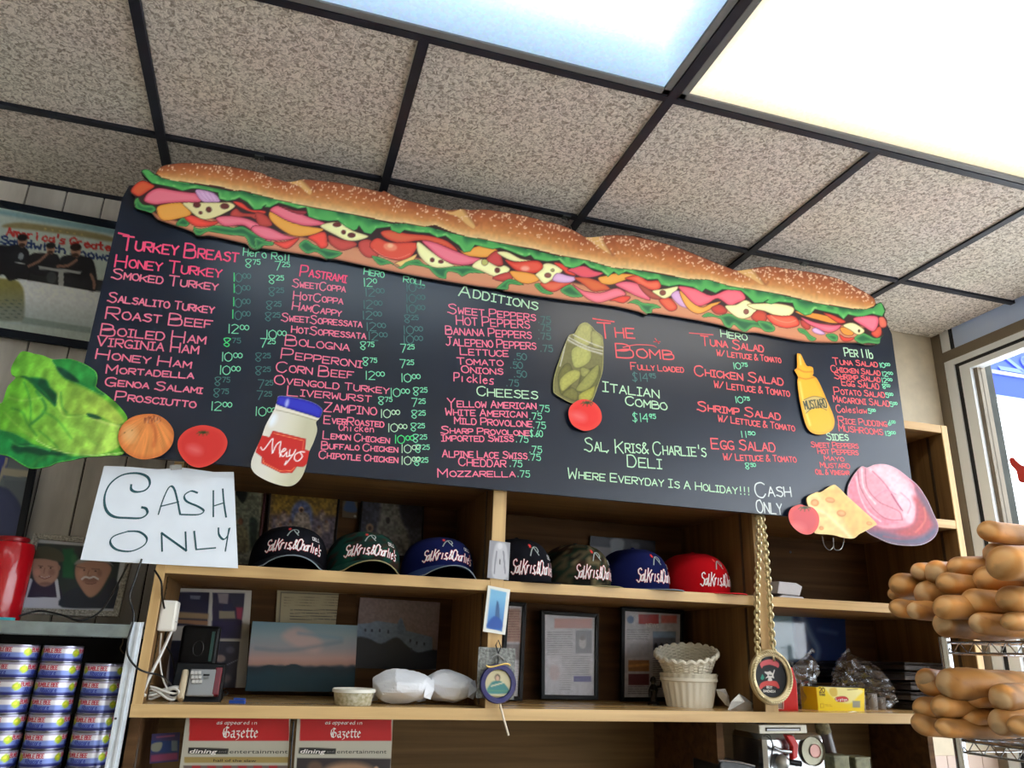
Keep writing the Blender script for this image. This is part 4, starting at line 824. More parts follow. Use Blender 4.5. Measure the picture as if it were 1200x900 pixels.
prices(310,290,3.3346,36,[('12^0',385,152,GR), ('12^0^0',390,190,GD), ('12^0^0',382,238,GD), ('12^0^0',380,280,GD), ('12^0^0',395,325,GD), ('12^0^0',402,362,GD), ('8^7^5',375,400,GR), ('8^7^5',385,462,GR), ('12^0^0',390,515,GR), ('10^0^0',488,582,GR), ('8^7^5',445,615,GR), ('10^0^0',450,665,LG), ('10^0^0',478,720,LG), ('10^0^0',505,765,BG), ('10^0^0',530,802,LG), ('10^0^0',530,848,LG),
 ('10^0^0',550,172,GD), ('10^0^0',550,215,GD), ('10^0^0',550,255,GD), ('8^2^5',548,295,GD), ('10^0^0',540,338,GD), ('10^0^0',540,375,GD), ('7^2^5',532,410,GR), ('7^2^5',530,470,GR), ('10^0^0',530,525,GR), ('8^2^5',582,578,GR), ('7^2^5',575,622,GR), ('8^2^5',575,668,GR), ('8^2^5',572,718,GR), ('8^2^5',580,762,GR), ('8^2^5',590,802,GR), ('8^2^5',585,852,GR)])
batch(490,310,3.3346,[('_ADDITIONS',158,118,465,178,36,LG,1.5), ('_SWEET PEPPERS',115,188,458,220,30,PK), ('HOT PEPPERS',150,235,435,250,36,PK), ('BANANA PEPPERS',108,272,442,290,32,PK), ('JALEPENO PEPPERS',110,315,460,332,32,PK), ('LETTUCE',165,352,352,360,28,PK), ('TOMATO',152,390,330,396,26,PK), ('ONIONS',170,422,330,430,27,PK), ('Pickles',140,455,298,468,32,PK), ('CHEESES',230,512,465,525,36,LG,1.3),
 ('_YELLOW AMERICAN',115,555,460,565,28,PK), ('WHITE AMERICAN',108,588,425,598,27,PK), ('MILD PROVOLONE',142,622,445,635,27,PK), ('_SHARP PROVOLONE',88,658,435,668,23,PK), ('IMPORTED SWISS',92,690,372,692,25,PK), ('ALPINE LACE SWISS',95,752,425,760,28,PK), ('CHEDDAR',158,785,342,792,32,PK), ('_MOZZARELLA',78,828,378,830,26,PK)], 1.3)
prices(490,310,3.3346,28,[('.75',470,228,GD), ('.75',470,258,GD), ('.75',470,292,GD), ('.75',478,340,GD), ('.50',375,372,GD), ('.50',360,405,GD), ('.50',375,440,GD), ('.75',345,475,GD), ('.75',465,575,GR), ('.75',435,605,GR), ('.75',450,640,GR), ('$.60',438,672,GR), ('.75',382,694,GR), ('.75',435,735,GR), ('.75',430,765,GR), ('.75',358,790,GR), ('.75',388,830,GR)])
batch(640,350,3.3346,[('_THE',205,148,345,155,46,RD,1.7), ('_BOMB',275,225,495,238,42,RD,1.6), ('_FULLY LOADED',332,275,538,288,22,RD,1.2), ('ITALIAN',222,362,440,388,38,LG,1.4), ('COMBO',310,415,470,435,34,LG,1.4), ("_SAL, _KRIS& _CHARLIE'S",150,592,625,618,42,LG,1.4), ('DELI',318,655,450,665,44,LG,1.4), ('_WHERE EVERYDAY IS A HOLIDAY!!!',85,698,795,768,32,LG,1.3)])
prices(640,350,3.3346,36,[('$14^9^5',338,322,GD), ('$14^9^5',338,480,GR)])
batch(800,370,3.2156,[('HERO',145,80,242,93,27,LG,1.2), ('_TUNA _SALAD',70,108,305,137,28,RD,1.5), ('W/ LETTUCE & TOMATO',130,150,370,178,22,RD,1.2), ('_CHICKEN _SALAD',45,222,378,262,30,RD,1.5), ('W/ LETTUCE & TOMATO',120,270,403,305,25,RD,1.2), ('_SHRIMP _SALAD',55,355,368,392,28,RD,1.5), ('W/ LETTUCE & TOMATO',135,398,422,435,24,RD,1.2), ('EGG SALAD',110,500,348,512,38,RD,1.5), ('W/ LETTUCE & TOMATO',155,543,428,552,24,RD,1.2),
 ('_CASH',275,680,408,682,44,WT,1.5), ('ONLY',280,742,375,748,48,WT,1.5), ('PER 1 lb',612,152,720,160,30,LG,1.3), ('_TUNA SALAD',568,182,735,193,20,RD,1.1), ('_CHICKEN SALAD',560,210,745,225,20,RD,1.1), ('_SHRIMP SALAD',572,235,745,250,19,RD,1.1), ('EGG SALAD',600,262,740,277,24,RD,1.1), ('_POTATO SALAD',572,295,762,308,22,RD,1.1), ('MACARONI SALAD',570,325,780,342,24,RD,1.1), ('_Coleslaw',580,362,695,368,22,RD,1.1), ('_RICE PUDDING',588,405,770,418,22,RD,1.1), ('MUSHROOMS',590,435,755,450,26,RD,1.1),
 ('SIDES',543,468,625,470,26,LG,1.2), ('SWEET PEPPERS',485,495,662,500,20,RD,1.1), ('HOT PEPPERS',510,520,662,525,20,RD,1.1), ('MAYO',535,546,608,548,18,RD,1.1), ('MUSTARD',520,572,630,575,20,RD,1.1), ('OIL & VINEGAR',502,597,628,600,18,RD,1.1)])
prices(800,370,3.2156,26,[('10^7^5',190,200,GR), ('10^7^5',198,328,GR), ('11^5^0',218,458,GR), ('8^5^0',238,578,GR)])
prices(800,370,3.2156,19,[('10^0^0',742,195,GR), ('12^0^0',752,228,GR), ('12^0^0',750,252,GR), ('8^0^0',755,275,GR), ('5^0^0',766,308,GR), ('5^0^0',782,342,GR), ('5^0^0',700,368,GR), ('6^0^0',775,412,GR), ('13^0^0',763,452,GR)])
# strokes that are not letters: the fuse of the bomb and long crossbars
def stroke(pts, w, m, name='chalk_stroke'):
    mb = MB(); q = smooth(pts, 4, False); px = abs(P(600,400,YT).z-P(600,401,YT).z); w3 = [P(a, b, YT) for a, b in q]
    ribbon(mb, [(p.x, p.z) for p in w3], w*px, Vector((1, 0, 0)), Vector((0, 0, 1)), (0, YT, 0)); mb.build(name, m, board, smooth=False, fixn=False)
stroke([(640+300/3.33, 350+190/3.33), (640+350/3.33, 350+180/3.33), (640+410/3.33, 350+182/3.33), (640+430/3.33, 350+190/3.33)], 1.2, RD)
stroke([(640+425/3.33, 350+155/3.33), (640+440/3.33, 350+175/3.33)], 1.2, RD); stroke([(640+420/3.33, 350+168/3.33), (640+445/3.33, 350+168/3.33)], 1.2, RD)
stroke([(800+25/3.2156, 370+65/3.2156), (800+115/3.2156, 370+72/3.2156)], 1.3, RD)
stroke([(139,273), (151,276)], 2, HP); stroke([(640+182/3.33, 350+78/3.33), (640+265/3.33, 350+90/3.33)], 1.8, RD)
# faint wiped dust

# ================================================================== framed pictures and flat prints
def dim(c): return (abs(c[1][0]-c[0][0])+abs(c[2][0]-c[3][0]))/2, (abs(c[3][1]-c[0][1])+abs(c[2][1]-c[1][1]))/2
def pic(name, label, cat, c, Y, base=(200,200,200), fr=None, fw=.012, step=1.1, thick=.003, glass=False, group=None, back=(60,50,40)):
    """c: tl,tr,br,bl in photo px on the plane Y. fr: frame colour; returns painting canvas (in px units from the top left) and the thing"""
    w, h = dim(c); W = [P(u, v, Y) for u, v in c]
    t = thing(name, ((W[2].x+W[3].x)/2, Y, min(W[2].z, W[3].z)), label, cat, group)
    a = Art.quad(W, max(2, int(w/step)), max(2, int(h/step)), base, (w, h))
    if fr is not None:
        cen = sum(W, Vector())/4; m = fr if not isinstance(fr, tuple) else mat('frame_%d_%d_%d' % fr, fr, .45, spec=.25)
        O = [p+(Vector(((p.x-cen.x)/abs(p.x-cen.x), 0, (p.z-cen.z)/abs(p.z-cen.z))))*fw for p in W]
        for k in range(4):
            i, j = k, (k+1) % 4; MB().prism([W[i]+Vector((0, -.006, 0)), W[j]+Vector((0, -.006, 0)), O[j]+Vector((0, -.006, 0)), O[i]+Vector((0, -.006, 0))], (0, .012, 0)).build('frame_rail', m, t, bevel=.0015)
        MB().prism([p+Vector((0, .0005, 0)) for p in O], (0, .005, 0)).build('backing', mat('pic_back', (50,42,34), .8), t)
        if glass: MB().prism([p+Vector((0, -.0035, 0)) for p in W], (0, .0008, 0)).build('glass', mat('pic_glass', (255,255,255), .02, trans=1, ior=1.12), t)
    else: MB().prism([p+Vector((0, .0003, 0)) for p in W], (0, thick, 0)).build('card', mat('card_%d_%d_%d' % tuple(back), back, .8), t)
    return a, t
def art_text(a, txt, p0, p1, h, w, col):
    st, wd = layout(txt, 1., gap=1.2); p0 = np.array(p0, float); u = np.array(p1, float)-p0
    for s in st: a.line([tuple(p0+u*q[0]/wd+np.array([0, -h])*q[1]) for q in s], w, col, k=0, soft=.7)
def lines(a, x0, x1, y0, y1, dy, col, w=.6, al=.7, seed=0):
    r = random.Random(seed); y = y0
    while y < y1:
        x = x0
        while x < x1-2:
            l = r.uniform(2, 7); a.line([(x, y), (min(x+l, x1), y)], w, col, k=0, a=al, soft=.5); x += l+1.2
        y += dy
def ftext(txt, parent, a, b, h, Y, m, bold=0., name='lettering', shear=0, fit=True, depth=.0004):
    """printed type (built-in font) set on a base line between two photo pixels"""
    cu = bpy.data.curves.new('type', 'FONT'); cu.body = txt; cu.size = 1; cu.offset = bold; cu.shear = shear; cu.resolution_u = 2
    o = bpy.data.objects.new('type', cu); COL.objects.link(o); dg = bpy.context.evaluated_depsgraph_get(); me = o.evaluated_get(dg).to_mesh()
    V = np.array([v.co[:] for v in me.vertices]); Fc = [tuple(p.vertices) for p in me.polygons]; o.to_mesh_clear(); bpy.data.objects.remove(o); bpy.data.curves.remove(cu)
    A = P(a[0], a[1], Y); B = P(b[0], b[1], Y); U = B-A; L = U.length; U.normalize(); Vv = Vector((-U.z, 0, U.x)); H = abs(P(a[0], a[1]-h, Y).z-A.z)
    mx, mn = V[:, 0].max(), V[:, 0].min(); mb = MB()
    mb.v = [tuple(A+U*float((p[0]-mn)/(mx-mn)*L)+Vv*float(p[1]/.69*H)) for p in V]; mb.f = Fc
    return mb.build(name, m, parent, smooth=False, fixn=False)
red_i = mat('ink_red', (206,60,52), .6); navy_i = mat('ink_navy', (34,52,96), .6); blk_i = mat('ink_black', (26,26,28), .6); wht_i = mat('ink_white', (226,222,216), .6)

# --- big framed event poster on the planks
c = [(-40,236), (141,270), (112,402), (-80,372)]
a, t = pic('framed_poster', 'black framed poster of three people at a table, hung left of the menu board', 'framed picture', c, 2.335, (176,192,186), (22,32,46), .024, 1.4)
# paint in photo px: re-derive px of each vertex
def topx(a): u, v = unproj(a.W[:, 0], a.W[:, 1], a.W[:, 2]); a.Q = np.stack([u, v], 1); return a
topx(a); Zp = lambda s: zc(0,240,5.63,s)
a.C[:] = (196,212,208); a.fill(Zp('-300,-20 780,160 760,200 -300,10'), (136,178,190), k=0, soft=4); a.fill(Zp('30,130 150,118 400,150 600,180 740,215 740,245 500,205 200,165 30,150'), (150,140,100), soft=3)
for k in range(6): a.ell(Zp('%d,%d' % (300+48*k, 158+8*k))[0], 1.4, 1.2, (190,170,110))
a.fill(Zp('-300,455 100,480 700,580 640,850 -300,740'), (240,248,255), k=0, grad=(Zp('200,600')[0], Zp('180,790')[0], (186,204,206)))  # lower white raised to paint the glare on the poster
a.fill(Zp('-300,480 60,490 140,530 160,600 160,730 140,770 -300,720'), (150,146,86), soft=3, grad=((10,335), (10,365), (140,150,140)))
a.fill(Zp('160,740 600,810 600,850 140,780'), (150,170,170), k=0, soft=2)
lines(a, 0, 26, 352, 376, 4, (60,80,80), seed=1)
art_text(a, "America's Greatest", Zp('45,200')[0], Zp('830,320')[0], 8.6, 2.3, (206,56,56)); art_text(a, 'Sandwich Showdown', Zp('5,252')[0], Zp('900,398')[0], 8.6, 2.4, (28,56,116))
# three people standing behind the lectern table
a.fill(Zp('180,430 700,500 700,580 180,500'), (40,44,48), k=0)
def person_print(head, r, hair, torso, skin=(186,142,122)):
    a.fill(Zp(torso), (26,28,34), soft=1.2, hi=(34,36,44)); hx, hy = Zp(head)[0]; a.ell((hx, hy), r, r*1.3, skin, 0, soft=1.2)
    a.ell((hx, hy-r*.75), r*1.12, r*.75, hair, 0, soft=1.2); a.ell((hx-r*.1, hy+r*.8), r*.7, r*.4, (70,46,40), 0, soft=1.2)
person_print('148,240', 5.6, (24,22,24), '-40,280 60,270 120,265 190,310 195,480 120,490 60,500 20,460 -60,470')
person_print('335,290', 5.0, (24,24,28), '200,330 290,320 380,330 400,420 390,470 200,450')
person_print('500,305', 6.0, (40,28,26), '400,350 470,330 560,340 620,380 640,560 560,560 430,520 400,430')
a.line(Zp('190,405 260,370 310,325'), 3, (150,112,98)); a.line(Zp('380,405 450,400 505,365'), 3.2, (150,112,98)); a.line(Zp('600,460 620,510 620,550'), 3.4, (150,112,98))
a.ell(Zp('138,340')[0], 3.4, 4, (150,160,170), 0); a.line(Zp('100,382 165,388'), 1, (200,206,210), k=0)
a.fill(Zp('255,405 540,440 530,455 420,445 420,540 385,535 385,440 260,425'), (176,182,184), k=0); a.ell(Zp('340,480')[0], 6, 7, (70,76,80), 0, soft=1.5)
a.grain(.4, .04, 5); a.build('print', m_art, t)
# people in front of the words
# --- dark frame with painted blue and grey shapes, partly under the lettuce
c = [(-50,505), (40,520), (12,662), (-90,650)]
a, t = pic('framed_panel', 'tall black frame with blue and grey shapes at the left edge under the lettuce', 'framed picture', c, 2.335, (110,122,128), (20,26,36), .017, 1.6)
topx(a); Zq = lambda s: zc(0,500,3.75,s)
a.fill(Zq('-200,100 40,130 20,220 -200,200'), (58,70,150), k=0, soft=2); a.fill(Zq('20,180 160,200 150,225 10,215'), (176,170,150), k=0); a.line(Zq('30,140 -10,260'), 3, (176,170,150), k=0); a.fill(Zq('20,235 150,240 110,360 10,330'), (100,110,120), k=0, soft=2)
a.fill(Zq('-200,250 0,262 60,300 95,360 105,420 90,520 -250,520'), (56,66,104), soft=3, hi=(66,76,116), hw=10); a.build('print', m_art, t)
# --- ornate silver frame with two men
silv = mat('ornate_silver', (150,148,140), .3, .8, bump=1.0, scale=190, var=.25)
c = [(40,660), (140,664), (132,712), (33,713)]
c = [(46,632), (152,641), (133,716), (22,712)]
Yp = 2.12
a, t = pic('framed_photo', 'ornate silver framed photo of two older men standing on the steel rack', 'framed picture', c, Yp, (190,194,200), silv, .014, 1.0, glass=False)
topx(a); Zf = lambda s: zc(0,600,3,s)
a.fill(Zf('120,108 430,128 395,335 80,330'), (40,52,52), k=0, soft=1.5)
a.fill(Zf('220,130 260,128 260,235 220,230'), (24,96,60), k=0, soft=3); a.ell((87,655), 4, 6, (50,110,70), 0, soft=4)
a.fill(Zf('100,250 150,235 200,240 215,330 80,330'), (48,40,62), soft=1.5); a.line(Zf('108,240 80,330'), 4, (196,198,206), k=0); a.line(Zf('198,240 210,330'), 4, (196,198,206), k=0); a.fill(Zf('90,300 210,300 215,370 70,368'), (190,192,204), k=0)
a.fill(Zf('118,165 150,150 190,160 208,190 200,235 160,262 125,245 112,205'), (158,120,104), soft=2, hi=(176,136,118)); a.fill(Zf('108,160 115,130 165,120 215,140 222,175 160,165'), (78,78,62), soft=1.5)
a.ell(Zf('130,212')[0], 4, 4, (196,144,126), 0, soft=3); a.ell(Zf('182,212')[0], 4, 4, (150,110,96), 0, soft=3); a.line(Zf('134,188 150,190'), .9, (100,76,64)); a.line(Zf('168,190 186,192'), .9, (100,76,64)); a.line(Zf('138,226 157,234 178,227'), 1.3, (120,70,62)); a.line(Zf('142,226 157,231 174,226'), .8, (214,196,186)); a.ell(Zf('208,196')[0], 1.6, 3, (160,118,100)); a.ell(Zf('160,252')[0], 7, 2, (130,96,84), 0, soft=2); a.ell(Zf('143,195')[0], 1.2, .8, (70,46,40)); a.ell(Zf('178,197')[0], 1.2, .8, (70,46,40)); a.line(Zf('158,198 154,215'), .9, (130,90,76))
a.fill(Zf('225,290 280,265 340,300 400,230 420,335 220,335'), (34,42,56), soft=2)
a.fill(Zf('268,185 300,168 360,172 392,195 375,240 345,285 312,300 280,262 264,225'), (160,118,98), soft=2, hi=(178,134,112)); a.fill(Zf('262,185 290,162 370,165 398,190 380,180 320,172'), (150,146,140), soft=2)
a.ell(Zf('318,238')[0], 9, 4.5, (140,98,82), 0, soft=4); a.ell(Zf('285,215')[0], 3, 4, (192,146,124), 0, soft=3); a.ell(Zf('350,215')[0], 3, 4, (150,108,90), 0, soft=3); a.line(Zf('270,192 300,198'), 1, (110,84,76)); a.line(Zf('322,200 350,202'), 1, (110,84,76)); a.line(Zf('300,250 318,254 338,249'), .8, (110,66,58)); a.line(Zf('288,236 300,228 315,232 330,228 345,236'), 2.2, (214,206,202)); a.ell(Zf('296,204')[0], 1.2, .8, (60,40,36)); a.ell(Zf('336,208')[0], 1.2, .8, (60,40,36)); a.line(Zf('314,205 308,220'), .9, (130,88,72))
a.fill(Zf('80,335 395,340 392,362 70,362'), (176,182,190), k=0); a.build('print', m_art, t)
zR = Rz+.022
# --- red cylinder at the left edge
p = PZ(15, 722, zR); r = .048; cx = P(12, 680, 2.06).x-.012; hz = P(14, 634, 2.06).z-zR
t = thing('canister', (cx, 2.06, zR), 'glossy red metal cylinder standing on the steel rack at the left edge', 'canister')
MB().lathe([(0, 0), (r, 0), (r+.001, .004), (r+.001, hz-.02), (r-.003, hz-.006), (r-.016, hz), (0, hz+.002)], (cx, 2.06, zR), 32).build('body', mat('red_gloss', (176,14,26), .2, coat=.5), t)
MB().lathe([(r-.015, hz-.001), (r-.015, hz+.006), (r-.018, hz+.009), (0, hz+.009)], (cx, 2.06, zR), 32).build('lid', mat('red_lid', (140,16,26), .35), t)
a_ = P(8, 723, 1.97); tag(MB().box2((a_.x-.05, 1.962, zR), (P(18,722,1.97).x, 1.975, zR+.006)).build('teal_strip', mat('teal', (60,170,180), .5)), 'short teal plastic strip lying in front of the red cylinder', 'strip')
# --- cables on the rack and the side
cab_m = mat('cable_black', (16,16,18), .4); cab_w = mat('cable_white', (214,212,206), .4)
def cable(name, label, pts, m=cab_m, r=.0022, k=6):
    w = [P(*q) for q in pts]; w = [Vector(p) for p in smooth([tuple(q) for q in w], k, False)]; o = MB().tube(w, r, 7).build(name, m); return tag(o, label, 'cable')
cable('cable', 'black cable looping over the top of the steel rack', [(150,661,1.985), (135,690,2.0), (118,716,2.0), (95,727,1.99), (70,720,2.0), (45,716,2.01), (22,722,2.0)])
cable('cable', 'black cable dangling down across the silver rack post into the oak unit', [(166,655,1.925), (158,680,1.92), (152,700,1.918), (157,722,1.917), (150,750,1.917), (150,768,1.917), (160,782,1.917), (172,788,1.92), (186,791,1.945), (196,797,2.0), (204,808,2.08)])
cable('cable', 'black cable running down the left upright to the phone', [(181,668,1.93), (189,682,1.92), (190,700,1.935), (196,730,1.99), (193,752,2.05), (201,768,2.1), (205,790,2.14), (205,812,2.15)])
cable('string', 'frayed pale cord hanging below the steel shelf beside the tins', [(143,742,2.1), (144,752,2.1), (141,760,2.1), (145,766,2.1)], mat('cord_tan', (120,108,90), .8), .0016)
# --- hand lettered sign
Y = 1.930
c = [(122,546), (275,552), (280,666), (94,656)]
q = [(122,546), (150,547), (185,550), (215,548), (250,553), (274,553), (276,600), (279,666), (200,662), (94,656), (108,600)]
t = thing('paper_sign', tuple(P(187, 662, Y)), 'white paper CASH ONLY sign taped below the onion and tomato cutouts', 'sign')
MB().prism([P(u, v, Y) for u, v in q], (0, .0012, 0)).build('sheet', mat('paper_white', (232,240,250), .7, var=.02, scale=12), t)
for u, v in ((206,547),): MB().prism([P(u-7, v-2, Y-.0003), P(u+7, v-3, Y-.0003), P(u+7, v+3, Y-.0003), P(u-6, v+4, Y-.0003)], (0, .0002, 0)).build('tape', mat('tape', (214,216,214), .25, alpha=.6), t)
teal = mat('marker_teal', (36,84,94), .6); Zs = lambda s: zc(0,400,4,s); Zs2 = lambda s: zc(0,600,3,s)
def pen(parts_, w, parent, m, Yp, nm='marker_lettering'):
    mb = MB(); px = abs(P(200,600,Yp).z-P(200,601,Yp).z)
    for tx in parts_:
        w3 = [P(u, v, Yp) for u, v in smooth(tx, 5, False)]; ribbon(mb, [(p.x, p.z) for p in w3], w*px, Vector((1, 0, 0)), Vector((0, 0, 1)), (0, Yp, 0), nib=.9, minw=.55)
    for k, v in enumerate(mb.v): mb.v[k] = (v[0], Yp-.00001*((k//4) % 30), v[2])
    mb.build(nm, m, parent, smooth=False, fixn=False)
Ym = Y-.0004
pen([Zs('615,672 616,695 640,706 680,698 702,670 690,635 640,618 570,628 515,670 490,730 498,790 535,822 600,828 660,828 690,808 685,785 665,778')], 3.1, t, teal, Ym)
pen([Zs('742,812 765,740 795,682 820,700 845,812'), Zs('752,774 800,762 838,752'), Zs('925,710 895,702 865,722 875,750 930,775 955,795 930,812 850,812'), Zs('1000,700 1000,822'), Zs('1044,692 1050,760 1060,824'), Zs('1002,772 1052,756')], 2.5, t, teal, Ym)
pen([Zs2('450,68 400,85 388,108 410,132 460,138 505,118 516,92 490,70 450,68'), Zs2('570,138 568,74'), Zs2('568,74 655,136'), Zs2('655,136 652,70'), Zs2('683,68 690,132'), Zs2('690,132 758,126'), Zs2('768,56 770,80 785,96 800,84 808,56'), Zs2('805,58 800,90 792,138')], 2.5, t, teal, Ym)

# ================================================================== upper shelf: religious prints and caps
def dark(c, f=1.): return tuple(int(x*f) for x in c)
a, t = pic('wall_print', 'narrow framed religious print beside the CASH ONLY sign behind the shelf', 'picture', [(262,566), (310,571), (300,662), (258,660)], 2.335, (120,116,96), (66,30,32), .008)
topx(a); Zr = lambda s: zc(270,565,8,s)
a.fill(Zr('60,80 150,90 250,120 280,200 240,600 100,650 40,400'), (104,104,84), soft=3); a.fill(Zr('50,90 120,80 160,110 120,200 80,160'), (24,28,24), soft=2); a.ell(Zr('95,370')[0], 3.2, 4.2, (104,66,44), 0, soft=1.5); a.fill(Zr('180,350 250,360 240,560 190,600'), (26,40,30), soft=3); a.fill(Zr('70,430 150,440 170,640 70,650'), (110,100,70), soft=3); a.grain(.45, .28, 3); a.build('print', m_art, t)
a, t = pic('wall_print', 'religious print with a robed figure in a golden sky, behind the black cap', 'picture', [(319,566), (397,573), (390,652), (312,650)], 2.335, (120,92,60), (36,26,24), .006)
topx(a); a.fill(Zr('390,20 1010,60 1000,300 390,280'), (140,108,40), k=0, soft=8); a.fill(Zr('390,320 1000,330 960,640 360,620'), (104,92,104), k=0, soft=6); a.ell(Zr('670,320')[0], 13, 19, (92,100,134), 0, soft=4); a.fill(Zr('600,330 640,280 700,280 740,330 750,500 590,500'), (150,134,120), soft=3); a.ell(Zr('665,258')[0], 3.2, 3.6, (180,140,110), 0, soft=1); a.ell(Zr('665,262')[0], 1.8, 2.2, (70,40,30), 0, soft=1)
for x, y in ((450,380), (500,330), (860,320), (900,420), (470,450), (830,470), (560,420)): a.ell(Zr('%d,%d' % (x, y))[0], 4, 6, (150,128,116), 0, soft=4); a.ell(Zr('%d,%d' % (x, y-50))[0], 1.8, 2, (110,80,66), 0, soft=1)
a.grain(.42, .30, 4); a.build('print', m_art, t)
a, t = pic('small_card', 'small blue figure card pinned high between the two religious prints', 'card', [(402,572), (420,573), (419,608), (401,606)], 2.348, (92,76,56))
topx(a); a.fill([(407,576), (413,575), (416,590), (418,600), (403,598), (406,586)], (56,74,110), soft=2); a.ell((416,605), 1.5, 1.5, (170,166,150)); a.build('print', m_art, t)
a, t = pic('wall_print', 'dark framed religious print with a white robed figure, between the green and navy caps', 'picture', [(426,581), (495,584), (493,652), (420,650)], 2.335, (60,60,74), (26,22,24), .005)
topx(a); Zw = lambda s: zc(400,570,7.5,s); a.fill(Zw('200,90 700,110 700,130 210,115'), (120,112,90), k=0); a.fill(Zw('360,120 480,120 540,300 600,480 560,600 300,600 300,450 340,250'), (116,114,108), soft=5); a.fill(Zw('520,140 700,180 700,360 560,340'), (30,30,44), soft=4); a.ell(Zw('410,300')[0], 2.6, 4, (40,34,36), 0, soft=1.5); a.grain(.4, .3, 8); a.ell(Zw('250,365')[0], 4.4, 5.2, (140,112,90), 0, soft=1.5); a.ell(Zw('250,368')[0], 2, 2.6, (60,40,36), 0, soft=1); a.build('print', m_art, t)
a, t = pic('snapshot', 'small dark snapshot leaning at the back between the camouflage and navy caps', 'photograph', [(692,628), (768,634), (768,668), (690,664)], 2.335, (44,46,58))
topx(a); a.fill([(692,640), (722,642), (722,660), (692,660)], (110,104,110), k=0, soft=2); a.fill([(716,632), (732,634), (726,655), (718,652)], (120,124,132), soft=3); a.ell((745,640), 5, 4, (84,86,96), 0, soft=3); a.build('print', m_art, t)

def cap(label, loc, az, cols_, R=.104, H=.108, arch=.030, flat=False, sq=1., txt=True, camo=None):
    """az: direction the cap faces, degrees from -Y towards +X"""
    L = Vector(loc); t = thing('cap', loc, label, 'cap'); az = math.radians(az); f = Vector((math.sin(az), -math.cos(az), 0)); s = Vector((math.cos(az), math.sin(az), 0))
    def S(th, e):     # th: angle from the front, e: 0 rim .. 1 top
        fr = max(0, math.cos(th)); rr = (1-e**2.6)**.5; up = H*(1-(1-e)**1.25*1.0); k = 1+.10*fr*(1-e)*e*4*.35
        return L+f*(R*1.08*rr*math.cos(th)*k)+s*(R*.92*rr*math.sin(th))+Vector((0, 0, .003+arch*fr**1.5*(1-e)+up*(1+.10*fr*sq*(1-e))))
    n, m = 44, 13; b = MB(); e_ = [i/(m-1)*.985 for i in range(m)]; b.v = [tuple(S(2*math.pi*k/n, e)) for e in e_ for k in range(n)]
    b.f = [(i*n+k, i*n+(k+1) % n, (i+1)*n+(k+1) % n, (i+1)*n+k) for i in range(m-1) for k in range(n)]+[tuple((m-1)*n+k for k in range(n))]
    if camo:
        A = np.array(b.v)-np.array(loc); nn = noise(A[:, 0]*46+9, A[:, 2]*60+A[:, 1]*30, 4); cc = np.array(camo, float)[np.clip((nn*1.3-.15)*len(camo), 0, len(camo)-1).astype(int)]; b.col = np.concatenate([lin(cc), np.ones((len(cc), 1))], 1)
    b.smooth = True; b.build('crown', cols_[0], t)
    # brim
    bw, bl = R*.86, .068; b = MB(); vs = []; nu, nv = 17, 6
    for j in range(nv):
        for i in range(nu):
            u = -1+2*i/(nu-1); th = u*1.18; base = S(th, 0)
            ext = bl*(1-.55*u*u)*j/(nv-1); dr = (.004 if flat else .006)*j/(nv-1); p = base+f*ext
            drop = (0 if flat else .030)*u*u*(j/(nv-1)); p.z = max(L.z+.0015, base.z-dr-drop); vs.append(p)
    b.v = [tuple(p) for p in vs]+[tuple(p+Vector((0, 0, -.0022))) for p in vs]; q = nu*nv
    for j in range(nv-1):
        for i in range(nu-1): k = j*nu+i; b.f.append((k, k+1, k+nu+1, k+nu)); b.f.append((q+k, q+k+nu, q+k+nu+1, q+k+1))
    e = [(nv-1)*nu+i for i in range(nu)]; e = [j*nu for j in range(nv)]+e[1:]+[j*nu+nu-1 for j in range(nv-2, -1, -1)]
    for x, y in zip(e, e[1:]): b.f.append((x, y, q+y, q+x))
    b.v = [(v[0], v[1], max(v[2], L.z+.0004)) for v in b.v]
    b.smooth = True; b.build('brim', cols_[1], t); MB().tube([vs[k]+Vector((0, 0, -.001)) for k in e[nv-1:nv-1+nu]], .0014, 6).build('brim_edge', cols_[2], t)
    MB().lathe([(0, .006), (.004, .0052), (.0065, .002), (.007, 0)], tuple(S(0, .985)-f*(R*.17)+Vector((0, 0, -.0005))), 14).build('button', cols_[0] if not camo else cols_[1], t)
    # embroidered script, red shadow under white
    def emb(strokes, th0, th1, e0, e1, w, m_, lift, nm):
        mb = MB()
        for st in strokes:
            for i in range(len(st)-1):
                def M(x, y, d=lift):
                    th = th0+(th1-th0)*x; e = e0+(e1-e0)*y; p = S(th, e); q1 = S(th+.01, e)-p; q2 = S(th, e+.01)-p; N = q1.cross(q2).normalized()
                    if N.dot(p-L-Vector((0, 0, .03))) < 0: N = -N
                    return p+N*d, N
                A, N = M(*st[i]); B, _ = M(*st[i+1]); tt = B-A
                if tt.length < 1e-6: continue
                tt.normalize(); sd = tt.cross(N)*w/2; o = N*(.00002*(len(mb.v)//4 % 30)); mb.add([A-sd-tt*w*.3+o, B-sd+tt*w*.3+o, B+sd+tt*w*.3+o, A+sd-tt*w*.3+o], [(0, 1, 2, 3)])
        mb.build(nm, m_, t, smooth=False, fixn=False)
    st, wd = layout("_Sal,_Kris,&_Charlie's", 1., gap=.8); st = [np.stack([(q[:, 0]+q[:, 1]*.42)/wd, q[:, 1]*(1-.0*q[:, 0])], 1) for q in st]
    d = [np.array([(q[i]*(1-k/2)+q[i+1]*k/2) for i in range(len(q)-1) for k in range(2)]+[q[-1]]) for q in st]
    emb(d, -.70, .78, .13, .33, .0042, mat('thread_red', (206,50,60), .8), .0009, 'script_shadow'); emb(d, -.70, .78, .13, .33, .0026, mat('thread_white', (236,230,228), .8), .0018, 'script_lettering')
